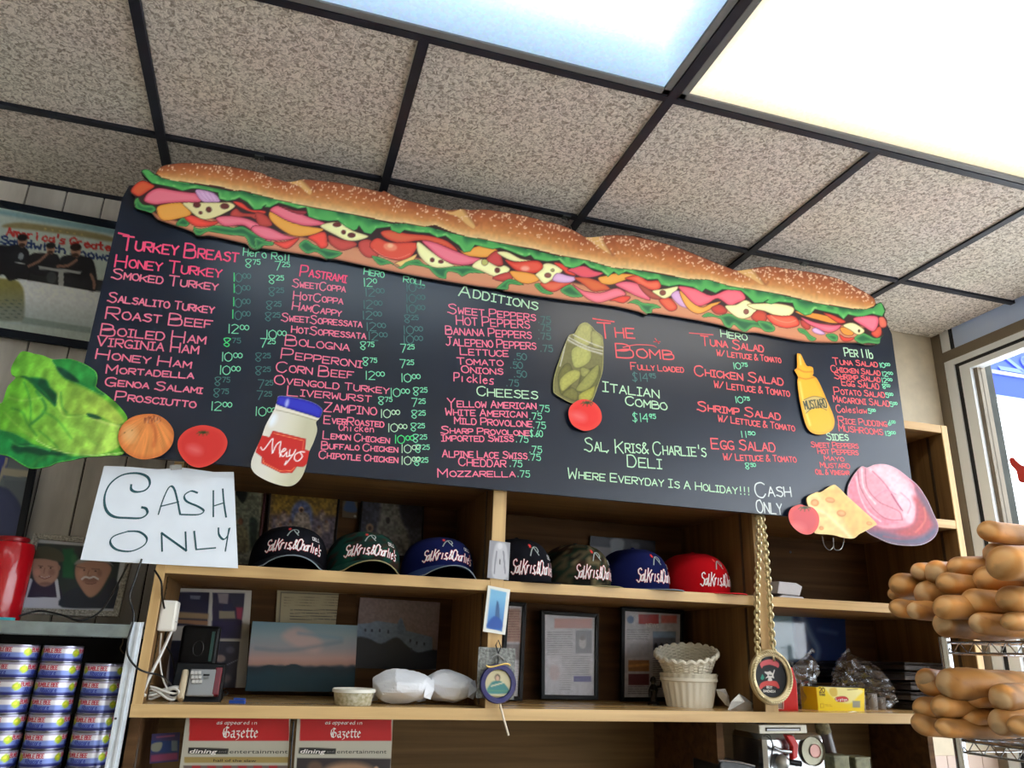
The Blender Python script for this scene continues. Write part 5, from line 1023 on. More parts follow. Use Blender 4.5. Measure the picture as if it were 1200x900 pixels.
    arcs = [smooth([(-.02, 0), (.04, .55), (.13, .95), (.24, .95), (.27, .6), (.23, .35)], 4, False), smooth([(.13, .95), (.19, .5), (.26, .1)], 4, False)]
    emb(arcs, -.16, .84, .44, .64, .0030, mat('thread_grey', (150,160,156), .8), .0012, 'emblem_arc')
    star = [np.array([(.02+.05*math.cos(k*.8), 1.35+.30*math.sin(k*.8)), (.02-.05*math.cos(k*.8), 1.35-.30*math.sin(k*.8))]) for k in range(4)]
    emb(star, -.16, .84, .44, .60, .0016, mat('thread_spark', (230,60,56), .8), .0012, 'emblem_spark')
    dl, w2 = layout('DELI', 1.); emb([np.stack([q[:, 0]/w2, q[:, 1]], 1) for q in dl], .52, .74, .42, .50, .0012, mat('thread_white', (236,230,228), .8), .0012, 'small_lettering')
    return t
def cloth(n, c): return mat(n, c, .95, bump=.12, scale=300, spec=.12)
blk = cloth('cap_black', (20,20,26)); nav = cloth('cap_navy', (18,24,70)); redc = cloth('cap_red', (170,10,20)); camv = mat('cap_camo', (90,90,70), .95, vcol=True, spec=.1); grn = cloth('cap_green', (20,60,50)); tan = cloth('cap_trim_tan', (150,140,104)); gry = cloth('cap_trim_grey', (120,130,140)); ngr = cloth('cap_brim_navy', (40,56,96))
CAMO = [(28,26,22), (70,62,44), (30,44,34), (104,92,66), (52,36,28)]
def capx(u, v, Y): return P(u, v, Y).x
YC = 2.075
cap('black cap with white script facing out, first from the left on the upper shelf', (capx(338,660,YC), YC, S1), 2, (blk, blk, gry))
cap('dark green camouflage cap with a curved brim, left of the middle post', (capx(426,664,YC)-.003, YC, S1), 3, (camv, grn, tan), camo=[(28,26,22), (20,60,50), (52,38,30), (24,44,38)])
cap('navy cap with a curved brim, just left of the middle post', (capx(512,668,YC), YC, S1), 3, (nav, ngr, gry))
YC2 = 2.09
cap('black flat brimmed cap beside the middle post on the upper shelf', (capx(608,676,YC2)-.012, YC2, S1), 13, (blk, blk, blk), arch=.003, flat=True, H=.124)
cap('brown camouflage flat brimmed cap, second to the right of the middle post', (capx(677,682,YC2)-.006, YC2+.012, S1), 15, (camv, cloth('cap_brim_dk', (34,46,44)), tan), arch=.003, flat=True, H=.122, camo=CAMO)
cap('navy flat brimmed cap between the camouflage cap and the red cap', (capx(741,686,YC2), YC2, S1), 16, (nav, cloth('cap_brim_slate', (44,54,74)), gry), arch=.003, flat=True, H=.120)
cap('red flat brimmed cap at the right end of the cap row', (capx(812,692,YC2), YC2, S1), 17, (redc, redc, cloth('cap_trim_red', (206,40,44))), arch=.003, flat=True, H=.120)

# ================================================================== second shelf, left bay
def Yat(u, v, z, mx=2.338): return min(PZ(u, v, z).y, mx)
a, t = pic('photo_collage', 'white bordered poster of four street and shop photos behind the phone', 'poster', [(203,689), (295,692), (288,806), (194,806)], 2.336, (196,192,184))
topx(a); Zk = lambda s: zc(190,680,6,s)
a.fill(Zk('110,82 335,85 318,320 100,320'), (34,34,60), k=0); a.fill(Zk('105,220 328,235 322,275 102,265'), (150,124,92), k=0, soft=2); a.fill(Zk('103,275 322,285 320,318 100,300'), (150,110,80), k=0, soft=1); a.fill(Zk('195,105 270,110 265,135 198,130'), (110,112,130), k=0)
a.fill(Zk('355,88 582,92 550,408 350,405'), (44,40,70), k=0); a.fill(Zk('390,92 470,92 460,170 400,160'), (150,140,146), k=0, soft=2); a.fill(Zk('470,92 580,92 570,200 500,190'), (50,50,72), k=0, soft=2); a.fill(Zk('400,215 510,215 515,270 400,270'), (150,140,120), k=0, soft=1.5); a.fill(Zk('430,165 495,165 500,215 425,215'), (40,44,76), k=0); a.fill(Zk('520,190 568,190 560,280 525,270'), (156,54,84), k=0, soft=2); a.fill(Zk('350,290 560,290 550,408 350,405'), (42,36,76), k=0, soft=3)
a.fill(Zk('350,428 548,430 515,758 345,758'), (50,50,66), k=0); a.ell(Zk('410,550')[0], 6, 4.5, (150,130,126), 0, soft=2); a.line(Zk('380,630 530,560'), .9, (130,134,150), k=0); a.ell(Zk('440,690')[0], 8, 5, (92,84,90), 0, soft=4); a.ell(Zk('480,490')[0], 5, 4, (84,84,104), 0, soft=3)
a.fill(Zk('70,425 320,430 315,520 60,520'), (36,50,84), k=0, soft=1); a.fill(Zk('60,425 340,425 335,760 40,760'), (34,36,58), k=0, soft=1); a.build('print', m_art, t)
a, t = pic('letter_sheet', 'cream typed letter with black border on the shelf back behind the mountain picture', 'paper', [(325,690), (407,693), (403,790), (320,788)], 2.342, (176,164,132))
topx(a); a.line([(329,694), (405,697), (401,786), (324,784)], .9, (40,40,44), k=0, closed=True); lines(a, 333, 400, 700, 712, 3.2, (90,84,70), .5, .7, 2); lines(a, 340, 396, 715, 726, 3.6, (50,50,50), .9, .8, 3); a.build('print', m_art, t)
# mountain sunset on canvas
yb = 2.27
a, t = pic('canvas_picture', 'frameless dusk mountain sky picture standing in the lower left bay', 'picture', [(296,728), (419,733), (415,811), (287,810)], yb, (120,140,150), thick=.018, back=(40,44,50))
topx(a); hv = (a.Q[:, 1]-728)/(812-728); r_ = np.array([(104,136,150), (134,150,156), (150,146,150), (186,150,140), (176,136,124), (34,52,68), (22,60,74), (16,34,46)], float); xp = [0, .2, .38, .52, .60, .645, .8, 1.]
hv2 = hv+.02*(noise(a.Q[:, 0]/7, a.Q[:, 0]*0, 3)-.5)*(hv > .5); a.C = np.stack([np.interp(hv2, xp, r_[:, k]) for k in range(3)], 1)
ridge = smooth([(285,785), (300,783), (315,779), (330,781), (345,778), (360,783), (380,781), (400,785), (422,784), (425,815), (280,815)], 4); a.fill(ridge, (22,44,56), k=0, soft=1, hi=(20,56,70), hw=10)
a.fill([(330,745), (350,735), (378,752), (370,765), (345,757)], (196,160,152), soft=7, a=.7); a.line([(300,760), (340,762), (400,752)], 3, (96,120,134), soft=5, a=.6); a.line([(350,742), (400,748)], 3, (110,140,158), soft=5, a=.7); a.build('print', m_art, t)
# castle photograph
a, t = pic('castle_photo', 'photo of a pale hilltop castle at dusk on the shelf back above the wrapped sandwiches', 'picture', [(422,700), (516,706), (511,785), (414,783)], 2.340, (96,84,86))
topx(a); Zc = lambda s: zc(380,670,3.91,s)
a.C[:] = (128,112,112); a.fill(Zc('160,110 530,140 530,310 160,260'), (140,122,122), k=0, soft=8); a.fill(Zc('150,240 210,235 240,225 340,240 350,215 365,240 375,270 495,300 495,400 150,380'), (116,134,158), k=0, soft=1.2); a.fill(Zc('335,245 340,225 352,210 362,228 366,290 335,285'), (104,122,148), k=0)
a.fill(Zc('135,440 140,310 200,305 260,330 330,300 380,340 430,370 515,360 515,445'), (20,26,36), soft=2)
for x, y in ((185,260), (215,262), (250,262), (290,268), (390,310), (420,320), (455,325), (395,350)): a.rect(*(Zc('%d,%d' % (x, y))[0]+Zc('%d,%d' % (x+8, y+14))[0]), (50,60,80))
a.grain(.5, .08, 2); a.build('print', m_art, t)
# charger plug and its cords on the left upright
p = P(195, 722, 2.03); t = thing('power_adapter', (-.2195, 2.03, P(195,741,2.0).z), 'white power adapter plugged high on the left side of the lower bay', 'adapter')
zA, zB = P(195,740,1.99).z, P(195,704,1.99).z; MB().box2((-.2215, 1.955, zA), (-.186, 2.02, zB)).build('body', mat('plastic_white', (226,222,212), .4), t, bevel=.005); MB().box2((-.2215, 1.962, zA+.02), (-.1845, 2.012, zA+.022)).build('seam', mat('plastic_grey', (150,148,140), .5), t)
cable('cable', 'thick white cable hanging from the adapter to the shelf edge', [(203,711,2.0), (207,725,2.0), (199,744,1.99), (188,768,1.97), (176,792,1.955), (168,811,1.948), (170,815,1.955)], cab_w, .0034)
cable('cable', 'thin white cable dropping from the adapter into the coil', [(189,742,1.985), (187,770,2.0), (191,796,2.02), (200,815,2.04)], cab_w, .002)
mb = MB(); cc = P(189, 818, 2.03)
for k in range(4):
    w = [Vector((cc.x+.034*math.sin(q)*(1+.05*k), 2.03+.012*math.cos(k*2+q), S2+.012+.003*k+.011*math.sin(2*q)*(1-.12*k)+.003)) for q in [2*math.pi*i/28 for i in range(29)]]; mb.tube([(v.x, v.y, max(v.z, S2+.0026)) for v in w], .0025, 7)
tag(mb.build('cable_coil', cab_w), 'figure eight coil of white cable lying beside the phone', 'cable')
# phone
Yh = 2.10; pl = mat('phone_black', (10,10,12), .45, spec=.25); ps = mat('phone_silver', (138,138,138), .4, .3); pc = mat('phone_cream', (196,180,150), .4)
c0 = P(238, 822, Yh); t = thing('telephone', (c0.x, Yh, S2), 'black desk phone with silver keypad in the lower left bay', 'telephone')
R = Matrix.Rotation(math.radians(-28), 3, 'X')
def ph(u, v, w, h, d, m, nm, dy=0., bev=.002, par=None, x0=None):
    q = P(u, v, Yh-.05+dy); return MB().box(q, (w, d, h), R).build(nm, m, par or t, bevel=bev)
px = .00224
MB().box2((P(212,815,Yh).x, Yh-.06, S2), (P(262,815,Yh).x, Yh+.06, S2+.018)).build('base', pl, t, bevel=.006)
ph(232, 802, 50*px, 44*px, .02, pl, 'body', .008, .004)
ph(214.5, 803, 6.5*px, 31*px, .022, pc, 'handset', -.012, .005)
face = ph(237, 800, 27*px, 29*px, .006, ps, 'face_plate', -.010, .003)
for i in range(3):
    for j in range(5): ph(225.3+4.2*i+.6*j, 788.5+5.2*j, 3.0*px, 3.4*px, .004, mat('key_grey', (190,188,184), .4), 'key', -.0145, .0008, face)
for j in range(2): ph(242, 791+14*j, 6*px, 1.6*px, .003, pl, 'display_slot', -.0142, .0004, face)
ph(254.5, 799, 7*px, 30*px, .012, mat('phone_red', (104,18,32), .35), 'side_panel', -.006, .003)
zt_ = P(232,733,2.2).z; t2 = thing('charging_stand', (P(228,800,2.2).x, 2.2, S2), 'tall black glossy stand behind the phone in front of the photo collage', 'stand')
MB().box2((P(204,800,2.2).x, 2.19, S2), (P(250,800,2.2).x, 2.225, zt_)).build('body', pl, t2, bevel=.008); MB().box2((P(204,800,2.2).x+.01, 2.16, S2), (P(250,800,2.2).x-.01, 2.19, S2+.03)).build('foot', pl, t2, bevel=.006)
MB().box2((P(246,760,2.19).x-.0, 2.185, P(246,775,2.19).z), (P(249.5,760,2.19).x, 2.192, P(246,740,2.19).z)).build('side_strip', mat('stand_teal', (50,86,80), .4), t2)
mb = MB().tube([P(232,760,2.15)+Vector((.012*math.cos(q), 0, .018*math.sin(q))) for q in [2*math.pi*i/16 for i in range(17)]], .0016, 6); mb.build('wire_loop', cab_m, t2)
cable('cable', 'short black cord loop lying on the shelf right of the phone', [(256,812,2.14), (264,809,2.12), (267,813,2.10), (258,816,2.10)], cab_m, .0018)
cl = thing('blue_clip', (P(279,817,1.99).x, 1.985, S2), 'small bright blue plastic clip lying on the shelf right of the phone', 'clip'); blu = mat('clip_blue', (40,80,170), .35)
Rz_ = Matrix.Rotation(math.radians(-20), 3, 'Z'); q = Vector((P(279,817,1.99).x, 1.985, S2)); MB().box(q+Vector((0, 0, .004)), (.036, .008, .007), Rz_).build('jaw', blu, cl, bevel=.001); MB().box(q+Vector((.004, .004, .010)), (.026, .007, .004), Rz_).build('lever', blu, cl, bevel=.001)
# salad tub
Yt = 1.995; xc = P(413.5,825,Yt).x; rt = (P(439,810,Yt).x-P(388,810,Yt).x)/2; zt_ = P(413,807,Yt-.04).z
t = thing('salad_tub', (xc, Yt, S2), 'white round lidded tub of flecked salad on the shelf edge', 'tub'); hh = zt_-S2
MB().lathe([(0, 0), (rt*.80, 0), (rt*.83, .002), (rt*.93, hh-.008), (rt*.95, hh-.008)], (xc, Yt, S2), 32).build('cup', mat('tub_salad', (206,200,180), .35, scale=120, col2=(150,144,104), coat=.4), t)
MB().lathe([(rt*.94, hh-.010), (rt, hh-.009), (rt, hh-.003), (rt*.95, hh-.001), (rt*.92, hh-.004), (0, hh-.003)], (xc, Yt, S2), 32).build('lid', mat('tub_lid', (222,220,208), .3), t)
# paper wrapped sandwiches
wrapm = mat('wrap_paper', (232,235,242), .7, bump=1.0, scale=16)
def wrapped(label, c, hx, hy, hz, seed, az):
    L = Vector(c); t = thing('wrapped_sandwich', c, label, 'sandwich'); n, m = 40, 26; b = MB(); rr = random.Random(seed); ca, sa = math.cos(az), math.sin(az)
    pl_ = [(rr.uniform(-1, 1), rr.uniform(-1, 1), rr.uniform(-1, 1)) for _ in range(34)]; pl_ = [Vector(p).normalized() for p in pl_]
    for i in range(m):
        s = -1+2*i/(m-1); rad = max(0, 1-abs(s)**3.2)**.45
        if s > .7: rad *= 1-.25*(s-.7)/.3
        for k in range(n):
            a_ = 2*math.pi*k/n; d = Vector((s, rad*math.cos(a_), rad*math.sin(a_))); dn = d.normalized() if d.length > 1e-6 else d; cr = 0; pc__ = min((.80+.13*((j_*37) % 10)/10)/max(.05, dn.dot(p_)) for j_, p_ in enumerate(pl_)); cl_ = min(1., pc__/max(d.length, .01)); fold = .11*(abs(math.sin(3.5*a_+4*s+seed))-.5)*(.4+abs(s)); q = cl_*(1+fold*.35)
            x, y, z = s*hx*(.6+.4*cl_), d.y*hy*q, d.z*hz*q; b.v.append((L.x+x*ca-y*sa, L.y+x*sa+y*ca, max(L.z, L.z+hz+z)))
    b.f = [(i*n+k, i*n+(k+1) % n, (i+1)*n+(k+1) % n, (i+1)*n+k) for i in range(m-1) for k in range(n)]+[tuple(range(n))[::-1], tuple((m-1)*n+k for k in range(n))]
    b.build('paper_wrap', wrapm, t, smooth=False)
    # folded flap on the end and a loose corner
    e = L+Vector((ca, sa, 0))*hx*.86+Vector((0, 0, hz)); f = Vector((-sa, ca, 0)); u_ = Vector((ca, sa, 0))
    b = MB(); q = [e-f*hy*.55+Vector((0, 0, -hz*.5)), e+u_*.008-f*hy*.1+Vector((0, 0, -hz*.65)), e+f*hy*.5+Vector((0, 0, -hz*.2)), e+f*hy*.25+u_*.006+Vector((0, 0, hz*.45)), e-f*hy*.3+Vector((0, 0, hz*.35))]
    cen = sum(q, Vector())/5+u_*.012; k = len(q); b.v = [tuple(p) for p in q]+[tuple(cen)]; b.f = [(i, (i+1) % k, k) for i in range(k)]; b.build('end_fold', wrapm, t, smooth=False)
    g = L-u_*hx*.95+Vector((0, 0, .004)); b = MB(); b.v = [tuple(g+f*hy*.5), tuple(g-f*hy*.4), tuple(g-u_*.03-f*hy*.1+Vector((0, 0, .003))), tuple(g+u_*.03+Vector((0, 0, hz*.8)))]; b.f = [(0, 1, 2), (0, 3, 1), (0, 2, 3), (1, 3, 2)]; b.build('paper_corner', wrapm, t, smooth=False)
yw = 2.03
wrapped('white paper wrapped sandwich next to the salad tub, left one of two', (P(470,828,yw).x, yw, S2+.0005), .080, .060, .041, 3, .35-.9)
wrapped('white paper wrapped sandwich beside the middle post, right one of two', (P(524,826,2.05).x, 2.05, S2+.0005), .070, .056, .041, 9, .3-.8)
# small tape box on the post foot
# ---- things fixed on the middle post
YPn = YF-.004
a, t = pic('statue_card', 'grey photo card of a robed statue stuck on the middle post above the shelf edge', 'card', [(574,633), (598,636), (596,680), (571,677)], YPn, (150,150,156), thick=.0015, back=(170,170,170))
topx(a); a.fill([(580,640), (588,636), (594,642), (595,676), (577,675)], (186,186,192), soft=2); a.ell((586,640), 3, 4, (206,206,210), 0, soft=1.5); a.line([(582,646), (579,672)], 1.2, (110,110,120)); a.line([(590,646), (592,672)], 1.2, (110,110,120)); a.line([(586,656), (586,661)], 1, (30,30,34)); a.build('print', m_art, t)
a, t = pic('prayer_card', 'small white bordered blue card hanging on the middle post below the statue card', 'card', [(572,686), (598,691), (592,744), (566,740)], YPn-.002, (222,222,214), thick=.003, back=(206,196,160))
topx(a); a.fill([(575,690), (594,694), (588,740), (570,736)], (120,178,214), k=0, grad=((582,700), (580,738), (60,110,180))); a.fill([(581,712), (583,704), (585,712), (585,730), (580,730)], (64,96,140), soft=1); a.fill([(573,728), (580,722), (588,728), (587,737), (571,735)], (44,84,160), soft=2); a.build('print', m_art, t)
sl = [(561,758), (604,760), (602,820), (558,818)]
t = thing('plastic_sleeve', tuple(P(580, 820, YPn-.001)), 'grey textured plastic sleeve pinned on the middle post behind the blue medallion', 'sleeve')
MB().prism([P(u, v, YPn-.0015) for u, v in sl], (0, .0012, 0)).build('sheet', mat('sleeve_grey', (110,112,108), .3, bump=.6, scale=150, var=.3, spec=.6), t)
yl = YPn-.010; ctr = P(583, 801, yl); rl = abs(P(604,801,yl).x-ctr.x)
t = thing('medallion_lollipop', tuple(P(583, 822, yl)), 'round blue rimmed medallion with a saint portrait on a pale stick, on the middle post', 'medallion')
RX = Matrix.Rotation(math.radians(90), 3, 'X')
MB().lathe([(rl*.70, .0), (rl*.96, .0), (rl, .003), (rl, .006), (rl*.95, .009), (rl*.74, .009), (rl*.70, .006)], tuple(ctr), 40, RX).build('rim', mat('rim_navy', (22,22,92), .3, coat=.4), t)
sq = [(568,787), (600,788), (598,815), (566,813)]; a = Art.quad([P(u, v, yl-.0035) for u, v in [(567,786), (600,787), (598,816), (566,815)]], 28, 24, (196,186,150), (33,29)); topx(a)
a.fill([(575,801), (580,798), (586,798), (592,802), (596,812), (571,812)], (64,124,124), soft=1.5); a.ell((583,794), 3.4, 4.2, (96,84,70), 0, soft=1); a.ell((583,795), 2.2, 3, (196,160,136), 0, soft=.8); a.line([(576,804), (590,800)], 1.5, (206,200,170)); a.line([(571,809), (595,810)], 1.5, (90,140,110)); a.build('portrait', m_art, t)
MB().lathe([(0, -.001), (rl*.72, -.001)], tuple(ctr), 32, RX).build('back_disc', mat('disc_tan', (180,166,120), .5), t)
MB().tube([P(583,786,yl-.004)+Vector((.030*math.cos(q)*1.0, -.004, .012+.0*q+.004*math.sin(2*q))) for q in [math.pi*i/14 for i in range(15)]], .0022, 6).build('gold_crest', mat('gold', (196,166,96), .3, .9), t)
MB().tube([P(585,821,yl), P(590,841,yl-.006), P(596,862,yl-.012)], .0026, 8).build('stick', mat('stick_pale', (226,212,190), .6), t)
MB().tube([P(583,780,yl), P(584,766,yl), P(587,758,yl), P(584,750,yl), P(581,756,yl), P(584,766,yl)], .0015, 6).build('tie', cab_m, t)
MB().tube([P(576,771,yl), P(583,767,yl), P(590,773,yl)], .0028, 6).build('tie_bow', mat('tie_silver', (120,120,118), .4, .6), t)
# ================================================================== framed clippings in the middle bay
bf = (9,9,11)
def clip_art(a, kind):
    topx(a); x0, y0 = a.Q.min(0); x1, y1 = a.Q.max(0); w, h = x1-x0, y1-y0; X = lambda f: x0+w*f; Yy = lambda f: y0+h*f
    if kind == 1:
        a.rect(X(.2), Yy(.05), X(.95), Yy(.17), (190,140,130), soft=2); a.rect(X(.62), Yy(.2), X(.94), Yy(.48), (124,122,126), soft=1.5); a.ell((X(.76), Yy(.35)), 4.5, 7, (186,180,182), 0, soft=2); a.ell((X(.76), Yy(.29)), 3, 3, (110,100,104), 0, soft=1.5)
        lines(a, X(.06), X(.55), Yy(.22), Yy(.5), 2.6, (95,93,97), .8, .75, 5); lines(a, X(.35), X(.9), Yy(.52), Yy(.74), 2.6, (95,93,97), .8, .75, 6); a.ell((X(.2), Yy(.72)), 6, 9, (176,150,152), 0, soft=4); a.rect(X(.58), Yy(.76), X(.93), Yy(.83), (84,76,132), soft=1); lines(a, X(.3), X(.55), Yy(.76), Yy(.95), 2.6, (105,103,105), .8, .75, 7)
    elif kind == 2:
        a.rect(X(.26), Yy(.04), X(.62), Yy(.15), (176,44,40), soft=1); a.rect(X(.66), Yy(.05), X(.94), Yy(.14), (206,110,104), soft=2); a.ell((X(.12), Yy(.10)), 4, 4.5, (100,120,160), 0, soft=2)
        lines(a, X(.06), X(.46), Yy(.22), Yy(.34), 2.6, (85,85,89), .8, .75, 8); a.rect(X(.06), Yy(.38), X(.46), Yy(.54), (170,166,172), soft=2); a.rect(X(.52), Yy(.24), X(.92), Yy(.5), (100,104,118), soft=1); a.rect(X(.52), Yy(.24), X(.92), Yy(.31), (128,150,176), soft=2)
        for k in range(4): a.ell((X(.57+.1*k), Yy(.42)), 2, 5, (44,40,46), 0, soft=1.5)
        a.rect(X(.08), Yy(.57), X(.45), Yy(.70), (160,110,70), soft=1); a.line([(X(.1), Yy(.64)), (X(.43), Yy(.62))], 3, (206,150,90), soft=2); a.rect(X(.08), Yy(.73), X(.45), Yy(.86), (110,60,66), soft=1); lines(a, X(.52), X(.92), Yy(.55), Yy(.92), 2.6, (85,85,89), .8, .75, 9); lines(a, X(.08), X(.45), Yy(.88), Yy(.96), 2.6, (75,75,79), .8, .75, 10)
    else:
        a.rect(X(.1), Yy(.03), X(.9), Yy(.4), (166,128,112), soft=3); lines(a, X(.1), X(.9), Yy(.06), Yy(.36), 3, (110,70,60), .8, .6, 11); a.rect(X(.1), Yy(.42), X(.9), Yy(.6), (120,110,110), soft=3); lines(a, X(.1), X(.9), Yy(.64), Yy(.95), 3, (130,126,124), .6, .5, 12)
    a.ell((X(.3), Yy(.65)), 13, 22, (214,206,208), 10, soft=16, a=.35) if kind == 1 else None; a.grain(.3, .06, kind); a.build('clipping', m_art, t)  # soft pale ellipse paints glare over the portrait clipping
for lab, c, kind, Yk in (('narrow black framed clipping half hidden behind the middle post', [(596,710), (612,711), (607,816), (590,815)], 3, 2.22),
                        ('black framed newspaper clipping with a portrait, centre of the middle bay', [(638,720), (697,724), (696,815), (638,814)], 1, 2.24),
                        ('black framed clipping with a red heading behind the white baskets', [(732,716), (797,720), (796,817), (731,817)], 2, 2.25)):
    yk = min(2.32, PZ((c[2][0]+c[3][0])/2, c[2][1]+6, S2+.0).y); a, t = pic('framed_clipping', lab, 'framed picture', c, yk, (190,186,190), bf, .012, .62, glass=True); clip_art(a, kind)
ftext('NEWS', t, (757,735), (772,736), 5, yk-.0003, wht_i, .01)
# ---- basket stack
yb = 2.10; xb = P(808,822,yb).x; rb_ = (P(838,800,yb).x-P(779,800,yb).x)/2
bm_ = mat('basket_white', (222,216,198), .5); 
def pleated(r0, r1, h, z, c, n=96, amp=.03, R=None, weave=False):
    b = MB(); m = 14; vs = []; 
    prof = [(r0*.02, 0), (r0*.9, 0)]+[(r0+(r1-r0)*i/(m-1), h*i/(m-1)) for i in range(m)]+[(r1*.965, h*.98)]+[((r0+(r1-r0)*i/(m-1))*.95, h*i/(m-1)*.96+.004) for i in range(m-1, -1, -1)]+[(r0*.02, .005)]
    for j, (r, zz) in enumerate(prof):
        for k in range(n):
            a_ = 2*math.pi*k/n; q = 1+amp*((math.cos(24*a_)) if not weave else math.cos(18*a_+(math.pi if j % 2 else 0)))*(1 if zz > .002 else 0); v = Vector((r*q*math.cos(a_), r*q*math.sin(a_), zz)); v = R @ v if R else v; vs.append((c[0]+v.x, c[1]+v.y, z+v.z))
    b.v = vs; b.f = [(j*n+k, j*n+(k+1) % n, (j+1)*n+(k+1) % n, (j+1)*n+k) for j in range(len(prof)-1) for k in range(n)]; b.smooth = True; return b
t = thing('basket', (xb, yb, S2), 'white pleated round basket at the bottom of the stack on the shelf', 'basket', 'white baskets stacked on the shelf'); zr = P(808,796,yb-.06).z-S2
pleated(rb_*.78, rb_*.97, zr, S2, (xb, yb), amp=.022).build('bowl', bm_, t); MB().lathe([(rb_*.96, zr-.008), (rb_*1.01, zr-.005), (rb_*1.0, zr+.003), (rb_*.95, zr+.002)], (xb, yb, S2), 40).build('rim', bm_, t)
t = thing('basket', (xb, yb, S2+zr*.62), 'white pleated basket in the middle of the stack, below the tilted woven one', 'basket', 'white baskets stacked on the shelf'); pleated(rb_*.86, rb_*1.0, zr*.5, S2+zr*.62+.004, (xb, yb), amp=.022).build('bowl', bm_, t)
z2 = S2+zr*1.12+.006; RB = Matrix.Rotation(math.radians(14), 3, 'X') @ Matrix.Rotation(math.radians(-9), 3, 'Y')
t = thing('basket', (xb, yb, z2), 'white woven basket tilted open on top of the basket stack', 'basket', 'white baskets stacked on the shelf'); pleated(rb_*.80, rb_*1.08, zr*.74, z2, (xb-.003, yb), amp=.035, R=RB, weave=True).build('bowl', bm_, t)
cc = Vector((xb-.003, yb, z2)); MB().tube([cc+RB @ Vector((rb_*1.09*math.cos(q), rb_*1.09*math.sin(q), zr*.74+.0035*math.sin(q*22))) for q in [2*math.pi*i/132 for i in range(133)]], .0052, 8).build('braided_rim', bm_, t)
# small dark figurine left of the baskets
t = thing('figurine', (P(766,822,2.15).x, 2.15, S2), 'small dark shiny figurine standing between the red headed clipping and the baskets', 'figurine'); q = Vector((P(766,822,2.15).x, 2.15, S2)); dk = mat('figurine_dark', (46,42,40), .2, .6)
MB().lathe([(.0, 0), (.017, 0), (.017, .004), (.008, .010), (.010, .028), (.014, .040), (.008, .052), (.005, .056), (.009, .064), (.007, .073), (0, .077)], tuple(q), 18).build('body', dk, t); MB().tube([q+Vector((0, 0, .045)), q+Vector((.018, -.01, .05)), q+Vector((.022, -.01, .066))], .0035, 7).build('arm', dk, t); MB().tube([q+Vector((0, 0, .045)), q+Vector((-.016, -.008, .038)), q+Vector((-.018, -.012, .022))], .0035, 7).build('arm', dk, t)
# foil packets
foil = mat('foil_white', (206,206,204), .3, .35, bump=.4, scale=60)
def packet(label, pts, m=foil):
    t = thing('foil_packet', tuple(min(pts, key=lambda p: p[2])), label, 'packet'); n = len(pts); c = sum((Vector(p) for p in pts), Vector())/n
    b = MB(); r = random.Random(n)
    b.v = [tuple(p) for p in pts]+[(c.x, c.y-.014, c.z+.006), (c.x, c.y+.022, c.z)]; b.f = [(i, (i+1) % n, n) for i in range(n)]+[((i+1) % n, i, n+1) for i in range(n)]; o = b.build('folded_wrap', m, t, smooth=False)
    dd = b.v[n]; cr_ = MB()
    for k in range(3): a_ = Vector(pts[(2*k) % n]); cr_.tube([Vector(dd)+Vector((0, -.001, 0)), (Vector(dd)+a_)/2+Vector((0, -.002, .001)), a_], .0012, 5)
    cr_.build('crease', m, t); return t
yk = 2.0; packet('crumpled white foil triangle standing at the shelf edge left of the pendant', [P(852,834,yk), P(885,834,yk), P(884,826,yk), P(873,817,yk), P(866,813,yk), P(857,822,yk)])
packet('folded white foil strip leaning behind the foil triangle by the baskets', [P(839,808,2.05), P(850,807,2.05), P(854,816,2.05), P(856,829,2.05), P(850,826,2.05), P(842,816,2.05)])

# ================================================================== gold chain pendant on the second post
gold = mat('chain_gold', (206,192,152), .28, .95); yg = YF-.012
pc_ = P(902, 793, yg); rx = abs(P(927,793,yg).x-pc_.x); t = thing('chain_pendant', tuple(P(902, 822, yg)), 'big gold rope rimmed oval pendant on a thick chain hanging at the right post', 'pendant')
RX = Matrix.Rotation(math.radians(90), 3, 'X')
MB().lathe([(rx*.72, .0), (rx*.97, .0), (rx, .004), (rx*.97, .010), (rx*.86, .013), (rx*.74, .010), (rx*.72, .006)], tuple(pc_), 48, RX, 1, 1.06).build('rim', mat('rim_gold', (190,172,134), .35, .85), t)
ro = MB()
for k in range(54):
    a_ = 2*math.pi*k/54; c = pc_+Vector((rx*.88*math.cos(a_), -.012, rx*.88*1.06*math.sin(a_))); d = Vector((math.cos(a_+.9), 0, math.sin(a_+.9)))*.0058; ro.tube([c-d, c-d*.4+Vector((0, -.002, 0)), c+d*.4+Vector((0, -.002, 0)), c+d], [.0011, .0022, .0022, .0011], 6)
ro.build('rope_edge', gold, t)
out_ = [(pc_.x+rx*.75*math.cos(2*math.pi*k/40), pc_.z+rx*.75*1.06*math.sin(2*math.pi*k/40)) for k in range(40)]
opx = [tuple(float(q) for q in unproj(np.array(x), np.array(yg-.0045), np.array(z))) for x, z in out_]
a = Art.cut(opx, yg-.0045, .0011, (14,14,18), 0); Zg = lambda s: zc(870,760,12.86,s)
a.fill(Zg('265,230 300,190 380,165 440,165 520,190 555,240 540,290 500,270 410,245 320,265 295,300 275,270'), (206,90,96), soft=.8); a.fill(Zg('255,580 280,520 350,490 430,485 520,500 560,590 530,600 500,575 410,560 330,575 280,615'), (200,70,66), soft=.8)
a.fill(Zg('335,345 380,350 420,340 455,370 475,320 490,330 470,400 480,450 440,440 450,485 385,485 390,440 345,450 380,405 340,370'), (216,212,208), soft=.7); a.ell(Zg('408,402')[0], .8, .8, (20,20,24)); a.ell(Zg('432,404')[0], .8, .8, (20,20,24))
a.fill(Zg('285,420 300,385 325,420 330,450 300,475 275,450'), (40,140,116), soft=.7); a.build('emblem', m_art, t)
